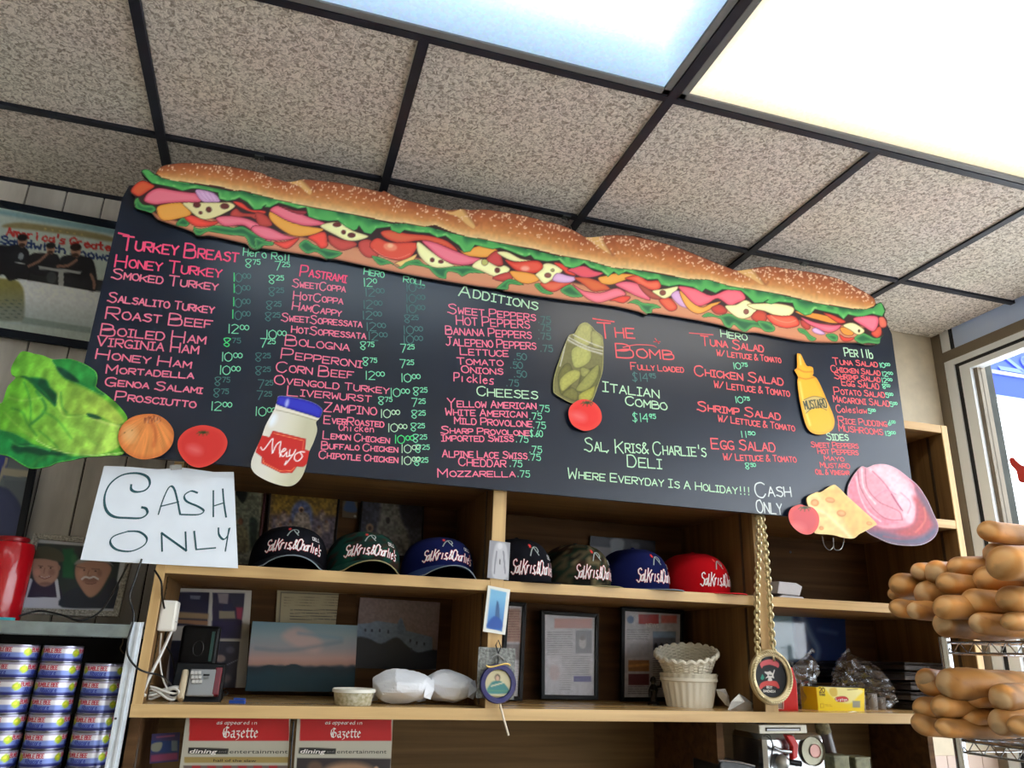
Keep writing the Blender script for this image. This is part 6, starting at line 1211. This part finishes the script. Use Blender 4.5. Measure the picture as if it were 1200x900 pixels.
for s_, q0, q1, h in (('BEST', (898.5,806.5), (905,807), 2.6), ('SANDWICH', (894.5,811), (908.5,811.5), 2.6)): letter(t, s_, q0, q1, h, .6, mat('emblem_white', (220,216,210), .6), Y=yg-.0049, caps=1)
# chain links, one mesh shared
def link_mesh():
    b = MB(); b.tube([(.0062*math.cos(q), 0, 0.0085*math.sin(q)) for q in [2*math.pi*i/16 for i in range(17)]], .0033, 7, cap=False); return b
lm = link_mesh(); first = None
for strand in ([(889,608), (889,640), (887,690), (887,735), (888,772)], [(893,608), (897,640), (901,690), (904,735), (907,770)]):
    pts = [P(u, v, yg-.004) for u, v in strand]; L = sum((pts[i+1]-pts[i]).length for i in range(4)); n = int(L/.0118)
    for k in range(n+1):
        d = L*k/n; i = 0
        while i < 3 and d > (pts[i+1]-pts[i]).length: d -= (pts[i+1]-pts[i]).length; i += 1
        e = (pts[i+1]-pts[i]).normalized(); c = pts[i]+e*d
        if first is None:
            first = lm.build('chain_link', gold, t); first.data.transform(Matrix.Translation(wl(t))); o = first
        else: o = bpy.data.objects.new('chain_link', first.data); COL.objects.link(o); o.parent = t
        o.location = c-wl(t); o.rotation_mode = 'XYZ'; o.rotation_euler = (0, math.atan2(-e.x, -e.z)*1.0, math.radians(38 if k % 2 else -38))
MB().box2((P(891,604,yg).x-.014, YF-.012, P(891,606,yg).z), (P(891,604,yg).x+.014, YF-.001, P(891,600,yg).z)).build('hook_bar', gold, t, bevel=.002)

# ================================================================== right bay, second shelf
a, t = pic('glossy_poster', 'dark blue glossy poster leaning on the shelf back above the tea box', 'poster', [(905,712), (990,716), (993,800), (902,800)], 2.335, (24,44,84))
topx(a); a.fill([(905,716), (928,717), (934,775), (903,775)], (98,136,150), k=0, soft=5); a.line([(938,720), (950,745), (958,760), (956,775)], 6, (120,140,160), soft=6, a=.6); a.line([(960,738), (980,742)], 3, (80,104,130), soft=6, a=.7); a.fill([(902,775), (993,775), (993,800), (902,800)], (20,22,30), k=0, soft=6)
a.build('print', mat('art_gloss', (128,128,128), .08, vcol=True, spec=.6, coat=.6), t)
# red carton
yr = 1.99; xr0, xr1 = P(905,830,yr).x, P(936,833,yr).x; zt_ = P(920,782,yr).z; t = thing('red_carton', ((xr0+xr1)/2, yr+.03, S2), 'bright red carton standing half behind the gold pendant', 'carton'); rc = mat('carton_red', (206,34,30), .4)
MB().prism([(xr0, yr, S2), (xr1, yr, S2), (P(935,815,yr).x, yr, P(935,800,yr).z), (P(929,785,yr).x, yr, zt_), (xr0, yr, zt_)], (0, .06, 0)).build('box', rc, t, bevel=.002)
MB().prism([P(905,829,yr-.0006), P(917,830,yr-.0006), P(917,808,yr-.0006), P(905,808,yr-.0006)], (0, .0005, 0)).build('pale_panel', mat('carton_panel', (150,136,124), .5), t); MB().tube([P(905,829.5,yr-.001), P(918,831,yr-.001), P(918.5,806,yr-.001)], .0012, 5).build('white_edge', mat('carton_white', (220,210,200), .5), t)
# crumpled clear bags
def film_mat(name, g, d, tint):
    m = bpy.data.materials.new(name); m.use_nodes = True; nt = m.node_tree; N = nt.nodes; N.remove(N['Principled BSDF']); K = nt.links.new
    tr = N.new('ShaderNodeBsdfTransparent'); gl_ = N.new('ShaderNodeBsdfGlossy'); df = N.new('ShaderNodeBsdfDiffuse'); gl_.inputs['Roughness'].default_value = .12; df.inputs[0].default_value = rgba(tint); tr.inputs[0].default_value = (.93,.93,.93,1)
    tc = N.new('ShaderNodeTexCoord'); n = N.new('ShaderNodeTexNoise'); n.inputs['Scale'].default_value = 34; n.inputs['Detail'].default_value = 4; K(tc.outputs['Object'], n.inputs['Vector'])
    bp = N.new('ShaderNodeBump'); bp.inputs['Strength'].default_value = 1.; bp.inputs['Distance'].default_value = .012; K(n.outputs['Fac'], bp.inputs['Height']); K(bp.outputs[0], gl_.inputs['Normal'])
    a = N.new('ShaderNodeMixShader'); a.inputs[0].default_value = g; K(tr.outputs[0], a.inputs[1]); K(gl_.outputs[0], a.inputs[2]); b = N.new('ShaderNodeMixShader'); b.inputs[0].default_value = d; K(a.outputs[0], b.inputs[1]); K(df.outputs[0], b.inputs[2]); K(b.outputs[0], N['Material Output'].inputs[0]); return m
film = film_mat('clear_film', .22, .05, (200,200,200)); film2 = film_mat('hazy_film', .16, .12, (120,108,104))
def bag(name, label, outline, Y, depth, m, seed):
    t = thing(name, tuple(P(sum(p[0] for p in outline)/len(outline), max(p[1] for p in outline), Y)), label, 'bag'); o = smooth(outline, 4); c = o.mean(0); b = MB(); n = len(o); m_ = 9; r = random.Random(seed); ph_ = [r.uniform(0, 6) for _ in range(6)]
    for side in (-1, 1):
        for j in range(m_):
            f = j/(m_-1)
            for k in range(n):
                q = c+(o[k]-c)*f; d = depth*(1-f**2.5)**.5*(1+.22*math.sin(7*q[0]/10+ph_[0])*math.sin(q[1]/4+ph_[1])+.18*math.sin(q[0]/3.1+q[1]/5+ph_[2])+.12*math.sin(q[1]/1.9-q[0]/4+ph_[3])); p = P(q[0], q[1], Y); b.v.append((p.x, Y+side*d, max(p.z, S2+.0006)))
    for s_ in (0, 1):
        for j in range(m_-1):
            for k in range(n): q = s_*m_*n; b.f.append((q+j*n+k, q+j*n+(k+1) % n, q+(j+1)*n+(k+1) % n, q+(j+1)*n+k))
    b.smooth = True; b.build('film', m, t, fixn=False); kn = P(outline[0][0], outline[0][1], Y)
    MB().tube([kn+Vector((-.01, 0, -.006)), kn, kn+Vector((.012, -.003, .010)), kn+Vector((.02, .0, .004))], [.006, .004, .007, .003], 7).build('twist', m, t); return t
bag('plastic_bag', 'crumpled clear plastic bag standing between the red carton and the tea box', [(948,766), (958,778), (955,792), (950,806), (946,822), (944,831), (934,831), (934,812), (930,796), (926,786), (934,776), (942,770)], 2.10, .03, film, 2)
bag('plastic_bag', 'large hazy plastic bag of cups right of the yellow tea box', [(990,766), (1006,770), (1020,776), (1032,786), (1042,800), (1048,815), (1046,829), (1030,833), (1012,833), (990,832), (978,826), (976,800), (980,780)], 2.13, .05, film2, 5)
for k in range(4):
    x, v = (1000+12*(k % 4), 831-8*(k % 2)); q = P(x, v, 2.13); t = thing('foam_cup', (q.x, 2.13+.012*(k % 2), S2), 'pale foam cup inside the hazy plastic bag, %s from its left' % ['first', 'second', 'third', 'fourth'][k], 'cup', 'foam cups in the hazy bag')
    MB().lathe([(0, 0), (.012, 0), (.014, .03+.006*(k % 3)), (.0155, .032+.006*(k % 3)), (.013, .031+.006*(k % 3)), (.011, .004), (0, .004)], (q.x, 2.13+.012*(k % 2), S2), 20).build('cup_wall', mat('foam', (196,190,184), .6), t)
# tea box
yt = 2.02; A_, B_ = P(959,834,yt), P(1013,835,yt); zt_ = P(985,806,yt).z; t = thing('tea_box', ((A_.x+B_.x)/2, yt, S2), 'yellow tea box with a red logo lying on the second shelf', 'box'); yel = mat('tea_yellow', (238,206,30), .4)
MB().box2((A_.x, yt, S2), (B_.x, yt+.075, zt_)).build('carton', yel, t, bevel=.001)
a = Art.quad([P(u, v, yt-.0006) for u, v in [(959,804.5), (1013,807), (1013,835.2), (959,833.8)]], 64, 36, (240,212,34)); topx(a); Zy = lambda s: zc(890,700,6,s)
a.fill(Zy('430,625 460,640 500,690 560,735 640,745 690,700 720,650 500,620'), (236,226,150), soft=2.5); a.fill(Zy('490,660 500,640 540,640 545,690 510,695'), (216,186,80), soft=1); a.fill(Zy('535,705 560,697 600,697 622,710 622,728 590,735 555,735 533,722'), (196,36,34), soft=.7, edge=(120,20,20), ew=.6)
a.rect(*(Zy('655,728')[0]+Zy('708,775')[0]), (150,150,130), soft=1); a.line(Zy('430,748 452,748 452,776 430,776'), .6, (190,140,20), k=0, closed=True); lines(a, *[Zy('462,755')[0][0], Zy('520,775')[0][0], Zy('462,755')[0][1], Zy('520,775')[0][1]], 2, (170,120,20), .5, .7, 4); a.line(Zy('620,650 690,645'), 1, (150,130,60), k=0)
a.build('front_print', m_art, t); yf = yt-.0009
letter(t, 'Lipton', Zy('540,727')[0], Zy('617,727')[0], 2.8, .75, mat('emblem_white', (220,216,210), .6), Y=yf, caps=1); letter(t, '20', Zy('421,668')[0], Zy('458,670')[0], 5.5, 1.3, mat('tea_ink', (120,100,20), .6), Y=yf); letter(t, 'TEA BAGS', Zy('422,690')[0], Zy('462,692')[0], 2.4, .6, mat('tea_ink', (120,100,20), .6), Y=yf, caps=1)
MB().prism([(A_.x+.004, yt+.006, zt_+.0004), (B_.x-.004, yt+.006, zt_+.0004), (B_.x-.004, yt+.07, zt_+.0004), (A_.x+.004, yt+.07, zt_+.0004)], (0, 0, .002)).build('dark_top', mat('tea_top', (60,56,50), .6), t)
# paper slip at the edge
tag(MB().prism([P(990,836,1.945), P(1018,838.5,1.945), P(1022,837,1.98), P(1000,834,1.99)], (0, 0, .0012)).build('paper_slip', mat('paper_white', (226,232,240), .7)), 'thin white paper slip at the shelf edge in front of the tea box', 'paper')
# stack of dark trays
for k in range(5):
    z0 = S2+.0285*k; x0 = P(1056-2*k, 830, 2.12).x-.01*(k % 2); t = thing('food_tray', (x0+.08, 2.15, z0), 'dark brown foam tray, %s in the stack on the right of the second shelf' % ['lowest', 'second lowest', 'middle', 'second highest', 'topmost'][k], 'tray', 'dark trays stacked on the second shelf')
    x1 = 2.045; MB().box2((x0+.004, 2.06, z0+.0006), (x1, 2.30, z0+.016)).build('tray_body', mat('tray_brown', (62,54,50), .6, var=.08, scale=20), t, bevel=.004); MB().box2((x0, 2.055, z0+.016), (x1, 2.305, z0+.0245)).build('tray_rim', mat('tray_rim', (48,42,40), .8, spec=.2), t, bevel=.003)
# upper shelf right bay: napkins, white edge
for k, (c, lab) in enumerate((([(905,699), (938,701), (936,694), (912,690)], 'folded white napkin lying flat at the left of the right upper bay'), ([(906,692), (932,695), (935,684), (928,680), (908,678)], 'crumpled white napkin resting on the folded napkin'))):
    t = thing('napkin', (P(920,698,2.02).x, 2.03, S1+.010*k), lab, 'napkin'); q = [P(u, v, 2.02) for u, v in c]; lo = min(p.z for p in q); MB().prism([(p.x, 2.0, S1+.0005+.011*k+(p.z-lo)*(1 if k else .5)) for p in q], (0, .08, .004*k)).build('napkin_fold', mat('napkin', (206,204,208), .8, bump=.3, scale=40), t, bevel=.002)
p0, p1 = P(1019,696,2.05), P(1052,697,2.05); tag(MB().box2((p0.x, 2.04, S1+.0005), (p1.x+.1, 2.2, S1+.006)).build('white_tray', mat('tray_white', (196,198,204), .5), bevel=.001), 'thin white tray lying on the upper right shelf behind the bread', 'tray')
tag(MB().lathe([(0, 0), (.004, 0), (.004, .003), (0, .004)], tuple(P(926, 647, YB-.0008)), 12, RX).build('screw_head', mat('bolt', (90,90,95), .4, .8)), 'dark round screw head in the back panel above the napkins', 'screw')
# ================================================================== below the second shelf
yg_ = 2.0
def gaz(lab, c, pic_kind):
    a, t = pic('newspaper_page', lab, 'newspaper', c, yg_, (176,172,156), thick=.002, back=(120,114,100)); topx(a); x0 = c[0][0]; s = (c[1][0]-c[0][0])/125.
    a.fill([(c[0][0]+4*s, c[0][1]-20), (c[1][0]-2*s, c[1][1]-20), (c[1][0]-2*s-.5, 868), (c[0][0]+2.5*s, 868)], (176,28,32), k=0, soft=.8)
    a.fill([(x0+2*s, 876), (x0+50*s, 877), (x0+49*s, 884), (x0+1*s, 883)], (28,28,28), k=0)
    if pic_kind == 0:
        a.rect(x0-3, 887, x0+124*s, 894, (150,130,76), soft=1); a.rect(x0-4, 897, x0+122*s, 940, (100,84,80), soft=1)
        for k in range(6): a.rect(x0+6+18*k, 897, x0+16+18*k, 903, (150,36,44), soft=1)
    else: a.fill([(x0-1, 888), (x0+122*s, 889), (x0+118*s, 940), (x0-5, 940)], (48,42,44), k=0, soft=1); a.ell((x0+60, 905), 30, 12, (150,116,88), 0, soft=8); a.ell((x0+92, 902), 3, 4, (180,140,110), 0, soft=2); a.ell((x0+20, 900), 9, 8, (96,74,60), 0, soft=5)
    a.build('print', m_art, t)
    letter(t, 'as appeared in', (x0+36*s, 848.5), (x0+84*s, 849), 4, .9, wht_i, Y=yg_-.0004, caps=1, nib=.7)
    # blackletter masthead drawn with a broad pen
    g = {'G': [(5,7.4), (3,8), (1,6.4), (.7,3.4), (2,.6), (4,0), (6,1), (6.3,3.4), (4.6,4.4)], 'a': [[(1.2,4.6), (3,5.2), (3.4,4), (3.4,.6), (4.6,0)], [(3.4,3), (1,2.2), (1,.6), (2.2,0), (3.4,.8)]], 'z': [[(.6,4.8), (3.6,5), (1.6,2.8), (3.6,1.6), (3,-1), (1,-2)]], 'e': [[(1,2.4), (3.4,3.8), (2.4,5.2), (.9,3.8), (.9,1.2), (2.2,0), (3.8,.9)]], 't': [[(1.6,7), (1.4,1), (2.6,0), (3.6,.8)], [(.3,5), (3.4,5)]]}
    mb = MB(); xx = 0; A = P(x0+42*s, 864, yg_); pxm = abs(P(300,864,yg_).z-P(300,865,yg_).z); ptx = 1.33*pxm*s
    for ch, adv in zip('Gazette', (7.2, 4.9, 4.5, 4.6, 3.7, 3.7, 4.6)):
        st = [g['G'], [(3.4,7), (3.4,1)], [(2.2,4.4), (2.2,2.2)]] if ch == 'G' else g[ch]
        for q in st: ribbon(mb, [((xx+a1)*1., b1) for a1, b1 in q], 1.25, Vector((1, 0, 0)), Vector((0, 0, 1)), (0, 0, 0), nib=.75, minw=.3)
        xx += adv
    mb.v = [(A.x+v[0]*ptx*1.02, yg_-.0004-.00001*((k//4) % 20), A.z+v[2]*ptx*1.15) for k, v in enumerate(mb.v)]; mb.build('masthead', wht_i, t, smooth=False, fixn=False)
    ftext('dining', t, (x0+3*s, 882.5), (x0+36*s, 883), 4.6, yg_-.0004, wht_i, .015, shear=.15); ftext('entertainment', t, (x0+51*s, 883), (x0+(121 if pic_kind == 0 else 116)*s, 883), 4.6, yg_-.0004, blk_i, 0)
    ftext('and', t, (x0+38*s, 882), (x0+47*s, 882), 2.6, yg_-.0004, mat('ink_grey', (110,110,110), .6))
    return t
t = gaz('left one of two red headed Gazette newspaper pages below the second shelf', [(219,834), (341,834), (336,918), (208,918)], 0); ftext('hall of the slaw', t, (250,892.5), (300,893), 3, yg_-.0004, blk_i, .01)
gaz('right one of two red headed Gazette newspaper pages below the second shelf', [(349,834), (461,834), (457,918), (343,918)], 1)
mb = MB().tube([P(344,846,yg_-.01), P(342,870,yg_-.01), P(340,905,yg_-.01)], .002, 6); tag(mb.build('cable', cab_m), 'black cable running down between the two newspaper pages', 'cable')
mb = MB().tube([P(165,848,1.99), P(162,870,1.99), P(157,905,1.99)], .0016, 6); tag(mb.build('cable', cab_m), 'black cable running down the lower left inside edge beside the sticker', 'cable')
a, t = pic('sticker', 'small purple and blue square sticker left of the newspaper pages', 'sticker', [(178,860), (211,858), (209,892), (175,895)], 2.06, (70,62,110), thick=.001)
topx(a); a.rect(177, 868, 210, 882, (44,70,130), soft=1.5); a.fill([(178,872), (190,870), (187,880), (178,880)], (150,156,140), soft=1); a.rect(201, 868, 208, 880, (120,136,150), soft=1); a.line([(184,864), (204,862)], 2, (150,80,120), soft=1); a.fill([(177,885), (208,882), (208,890), (176,893)], (150,70,110), k=0, soft=2); a.build('print', m_art, t)
# slicer
ys_ = 2.03; ste = mat('steel', (186,188,190), .22, .9, var=.06, scale=8); stb = mat('steel_brushed', (200,200,196), .3, .85)
X0, X1 = P(893,880,ys_).x, P(968,880,ys_).x; Z1, Z0 = P(930,859,ys_).z, P(930,935,ys_).z
t = thing('meat_slicer', ((X0+X1)/2, ys_, LO), 'polished steel meat slicer with a red lever under the shelf', 'slicer')
MB().box2((X0, ys_, Z0), (X1, ys_+.16, Z1)).build('housing', ste, t, bevel=.018); MB().box2((X0-.02, ys_-.06, LO), (X1+.04, ys_+.2, Z0+.02)).build('base', ste, t, bevel=.01)
MB().tube([P(u, v, ys_-.001) for u, v in ((903,900), (906,872), (902,862), (896,860))], .0014, 6).build('seam', mat('seam_dark', (60,60,60), .5), t)
c = P(952,880,ys_-.004); MB().lathe([(0, .0), (.036, 0), (.038, .003), (.038, .006)], tuple(c), 40, RX).build('blade_disc', mat('blade', (150,146,126), .4, .6), t); MB().lathe([(0, -.003), (.016, -.003), (.018, 0)], tuple(c+Vector((.008, -.004, 0))), 28, RX).build('blade_hub', mat('hub_pink', (196,150,140), .4, .3), t)
MB().prism([P(921,861,ys_-.028), P(930,862,ys_-.028), P(936,872,ys_-.028), P(935,888,ys_-.028), P(929,891,ys_-.028), P(929,875,ys_-.028)], (0, .018, 0)).build('lever', mat('lever_red', (206,24,22), .3), t, bevel=.003)
MB().tube([P(907,876,ys_-.02), P(915,880,ys_-.024), P(929,881,ys_-.02), P(928,886,ys_-.01)], [.006, .005, .006, .008], 10).build('arm', ste, t); MB().lathe([(0, 0), (.020, 0), (.018, .012), (.009, .020), (0, .022)], tuple(P(916,893,ys_-.012)), 20, RX).build('knob', stb, t); MB().tube([P(925,893,ys_-.02), P(938,895,ys_-.02)], .008, 10).build('dark_grip', pl, t)
# pale dispenser above
yd = 1.99; t = thing('bag_dispenser', tuple(P(918,859,yd)), 'cream metal paper dispenser with a slot just above the slicer', 'dispenser'); q = [P(889,849,yd), P(945,849,yd), P(946,859.5,yd), P(890,860,yd)]; crm = mat('cream_metal', (206,202,186), .35, .3)
MB().prism(q, (0, .12, 0)).build('box', crm, t, bevel=.002); MB().prism([P(897,852.5,yd-.0008), P(938,852.5,yd-.0008), P(938.5,856.5,yd-.0008), P(897,857,yd-.0008)], (0, .0006, 0)).build('slot', mat('slot_dark', (70,62,50), .6), t); MB().prism([P(899,854,yd-.0018), P(937,854,yd-.0018), P(937,856.3,yd-.0018), P(899,856.5,yd-.0018)], (0, .0009, 0)).build('slot_liner', mat('paper_white', (226,232,240), .7), t)
# brown tube and jars
yj = 2.14; t = thing('bottle', (P(972,890,yj).x, yj, LO), 'dark brown bottle with a mottled cap right of the slicer', 'bottle'); q = P(968,905,yj); MB().tube([Vector((q.x+.006, yj, LO)), P(973,886,yj), P(966,858,yj)], [.026, .022, .020], 18).build('body', mat('bottle_brown', (58,38,30), .3, coat=.3), t); MB().tube([P(966,859,yj), P(963,850,yj), P(962,845,yj)], [.022, .021, .018], 18).build('cap', mat('cap_mottle', (120,112,84), .7, var=.4, scale=60), t)
for k, (u, lab) in enumerate(((986, 'mottled green grey square canister beside the brown bottle'), (1011, 'mottled green grey square canister, the farther right one of the pair'))):
    q = P(u, 886+2*k, 2.06); t = thing('canister', (q.x, 2.08, LO), lab, 'canister'); MB().box2((q.x-.026, 2.06, LO), (q.x+.026, 2.11, q.z)).build('body', mat('canister_mottle', (150,148,112), .6, scale=30, col2=(60,60,48)), t, bevel=.003); MB().box2((q.x-.027, 2.059, q.z-.004), (q.x+.027, 2.111, q.z+.002)).build('lid', mat('canister_lid', (130,128,100), .5), t, bevel=.002)
t = thing('dark_appliance', (P(860,905,2.0).x, 2.0, LO), 'black appliance top peeking up left of the slicer', 'appliance'); q = P(838,889,2.0); r = P(893,897,2.0); MB().prism([(q.x, 1.98, LO), (r.x-.03, 1.98, LO), (r.x-.03, 1.98, r.z-.004), (P(870,893,2).x, 1.98, P(870,893,2).z), (q.x+.01, 1.98, q.z), (q.x, 1.98, q.z-.012)], (0, .14, 0)).build('body', mat('appliance_black', (30,32,34), .3), t, bevel=.004); MB().tube([P(842,891,1.978), P(868,894,1.978), P(884,898,1.978)], .003, 6).build('chrome_trim', ste, t)

# ================================================================== bread
crust = mat('bread_crust', (128,128,128), .5, vcol=True, bump=.35, scale=26, spec=.4)
def loaf_mesh(L, R, seed, slash):
    b = MB(); n, m = 28, 54; C = []; r = random.Random(seed); bend = r.uniform(-.05, .05); 
    for i in range(m):
        s = -1+2*i/(m-1); s = math.copysign(1-(1-abs(s))**1.7, s); dd = (1-abs(s))*L/2; ee = 1.05*R; rad = R*(max(.02, 1-((ee-dd)/ee)**2)**.5 if dd < ee else 1.)*(1+.035*math.sin(6*s+seed))*(1-.06*abs(s))
        for k in range(n):
            a_ = 2*math.pi*k/n; ca, sa = math.cos(a_), math.sin(a_); q = rad
            flat = .86 if sa < 0 else 1.; sl = 0
            if slash:
                for c0 in (-.55, 0, .55):
                    d = abs((s-c0)*2.6-.9*(a_-math.pi*.5)); sl = max(sl, max(0, 1-d/.35)*(1 if sa > .25 else 0))
            z = q*sa*flat+sl*R*.07; y = q*ca; b.v.append((s*L/2, y+bend*L*s*s, z))
            nz = noise(np.array([s*L*17+seed*3.+z*20]), np.array([y*34+z*26+9.]), seed)[0]; c = np.array((192,134,70), float)*(.72+.50*nz); under = np.clip(-sa, 0, 1); c = c*(1-.25*under)  # underside shade is painted into the crust colour
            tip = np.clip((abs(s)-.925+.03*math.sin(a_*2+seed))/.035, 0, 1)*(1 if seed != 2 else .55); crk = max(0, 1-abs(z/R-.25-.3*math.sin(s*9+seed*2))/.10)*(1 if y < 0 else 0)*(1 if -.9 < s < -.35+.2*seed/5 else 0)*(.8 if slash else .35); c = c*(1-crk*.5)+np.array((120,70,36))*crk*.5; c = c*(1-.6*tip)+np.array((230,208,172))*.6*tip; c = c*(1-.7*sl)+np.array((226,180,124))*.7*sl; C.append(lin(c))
    b.f = [(i*n+k, i*n+(k+1) % n, (i+1)*n+(k+1) % n, (i+1)*n+k) for i in range(m-1) for k in range(n)]+[tuple(range(n))[::-1], tuple((m-1)*n+k for k in range(n))]
    b.col = np.concatenate([np.array(C), np.ones((len(C), 1))], 1); b.smooth = True
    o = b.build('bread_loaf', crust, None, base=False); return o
RL = .029; pro = [loaf_mesh(.36, RL, 1, True), loaf_mesh(.36, RL, 2, False), loaf_mesh(.36, RL, 5, True)]
used_ = [False]*3
def loaf(u, v, Y, h, kind, label, az=8, roll=0, pitch=0, L=.36, grp=None, rr=None):
    """u, v: photo px of the left tip's middle; h its thickness in px"""
    tip = P(u, v, Y); dist = (tip-Vector((0, 0, ZC))).length; R = h/2*dist/909*1.02; o = pro[kind]
    if used_[kind]: o = o.copy(); COL.objects.link(o)
    used_[kind] = True
    d = Vector((math.cos(math.radians(az))*math.cos(math.radians(pitch)), math.sin(math.radians(az))*math.cos(math.radians(pitch)), math.sin(math.radians(pitch))))
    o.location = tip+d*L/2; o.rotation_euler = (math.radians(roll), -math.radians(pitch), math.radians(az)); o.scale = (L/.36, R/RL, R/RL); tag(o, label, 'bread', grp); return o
UP = [(1046,693,16,1,'small bread end at the far left tip of the upper pile'),(1053,686,26,1,'golden loaf second from the left tip of the upper bread pile'),(1078,695,29,2,'shadowed loaf end facing out on the left of the upper pile'),(1067,669,20,0,'small loaf in the top left corner of the upper bread pile'),
 (1084,672,27,0,'pale topped loaf near the top left of the upper pile'),(1118,662,23,1,'loaf with a white tip, top middle of the upper pile'),(1109,684,24,1,'plain smooth loaf in the middle of the upper pile under the white tipped one'),(1154,677,28,1,'loaf right of the pile middle, reaching the picture edge'),
 (1049,715,21,1,'pale tipped loaf lowest at the far left of the upper pile'),(1068,716,21,2,'loaf behind the pale tipped one in the low left of the upper pile'),(1105,709,27,1,'loaf in the second lowest row, left of centre in the upper pile'),(1139,707,28,1,'plump loaf in the second lowest row, right of centre in the upper pile'),
 (1183,701,28,1,'loaf end against the right picture edge, mid height of the upper pile'),(1095,735,26,0,'loaf with an open crease hanging lowest under the upper pile'),(1141,731,24,2,'greyish loaf in the lowest row of the upper pile'),(1183,727,20,1,'pale round loaf end in the lowest row at the right picture edge'),
 (1157,624,24,1,'topmost long loaf of the upper pile in front of the window'),(1158,649,24,2,'reddish brown loaf end under the topmost loaf'),(1177,655,38,1,'largest nearest loaf end at the right picture edge of the upper pile')]
for i, (u, v, h, k, lab) in enumerate(UP):
    Y = 1.70-(u-1045)/155*.30-(.04 if v > 700 else 0)-(.045 if 1098 < u < 1112 else 0)+(.03 if h < 20 else 0)-(.10 if h > 35 else 0)+(.04 if u == 1158 else 0)
    loaf(u, v, Y, h, k, lab, az=9-(i % 3)*4, roll=(i*37) % 60-30, pitch=[0, 1.5, -1, .5][i % 4], L=.36, grp='bread loaves in the upper rack pile')
DN = [(1074,800,24,0,'long pale loaf running along the top of the lower pile'),(1085,806,24,1,'short pale loaf end below the long pale loaf, lower pile'),(1104,803,32,2,'big reddish baguette end with a crack at the top of the lower pile'),(1139,818,24,1,'pale loaf end right of the big reddish baguette'),
 (1160,819,28,0,'loaf with a white tip and flour streaks at right of the lower pile'),(1078,830,23,1,'golden loaf end at the left of the middle row, lower pile'),(1103,828,25,1,'loaf second from the left in the middle row, lower pile'),(1133,841,20,1,'loaf with a long pale underside edge in the middle row, lower pile'),
 (1165,846,28,2,'darker loaf end low on the right of the lower pile'),(1079,853,24,1,'leftmost loaf of the bottom row, lower pile'),(1104,856,20,1,'loaf with a grey white tip in the bottom row, lower pile'),(1189,853,20,1,'pale loaf end low against the right picture edge, lower pile')]
for i, (u, v, h, k, lab) in enumerate(DN):
    Y = 1.68-(u-1075)/125*.27-(.055 if 1098 < u < 1112 else 0)+(.02 if v < 810 and h < 30 else 0)
    loaf(u, v, Y, h, k, lab, az=8-(i % 3)*5, roll=(i*53) % 60-30, pitch=[0, 1, -.5][i % 3], L=.40 if h > 30 or i == 0 else .36, grp='bread loaves in the lower rack pile')
# chrome wire rack
chrome = mat('chrome', (206,210,214), .12, .95); xp_ = P(1108,760,1.60).x; ZU, ZL = P(1180,752,1.5).z-.004, P(1180,872,1.5).z-.002
t = thing('wire_rack', (xp_+.3, 1.55, 0), 'chrome wire shelving rack that holds the bread in front of the window', 'rack')
for x, y in ((xp_, 1.60), (xp_+.62, 1.60), (xp_+.62, 1.08), (xp_, 1.08)): MB().tube([(x, y, 0), (x, y, ZU+.012)], .0125, 18).build('pole', chrome, t); 
for z in (ZU, ZL):
    mb = MB(); x0, x1, y0, y1 = xp_, xp_+.62, 1.08, 1.60
    for y in (y0, y1): mb.tube([(x0, y, z), (x1, y, z)], .0032, 7); mb.tube([(x0, y, z-.025), (x1, y, z-.025)], .0028, 7)
    for x in (x0, x1): mb.tube([(x, y0, z), (x, y1, z)], .0032, 7); mb.tube([(x, y0, z-.025), (x, y1, z-.025)], .0028, 7)
    for k in range(31): x = x0+.02*k+.01; mb.tube([(x, y0, z+.002), (x, y1, z+.002)], .0015, 5)
    for k in range(12):
        x = x0+.62*k/12; mb.tube([(x, y0, z), (x+.026, y0, z-.025), (x+.052, y0, z)], .0016, 5); y = y0+.52*k/12; mb.tube([(x0, y, z), (x0, y+.021, z-.025), (x0, y+.043, z)], .0016, 5)
    mb.build('wire_shelf', chrome, t)
bpy.context.view_layer.update()
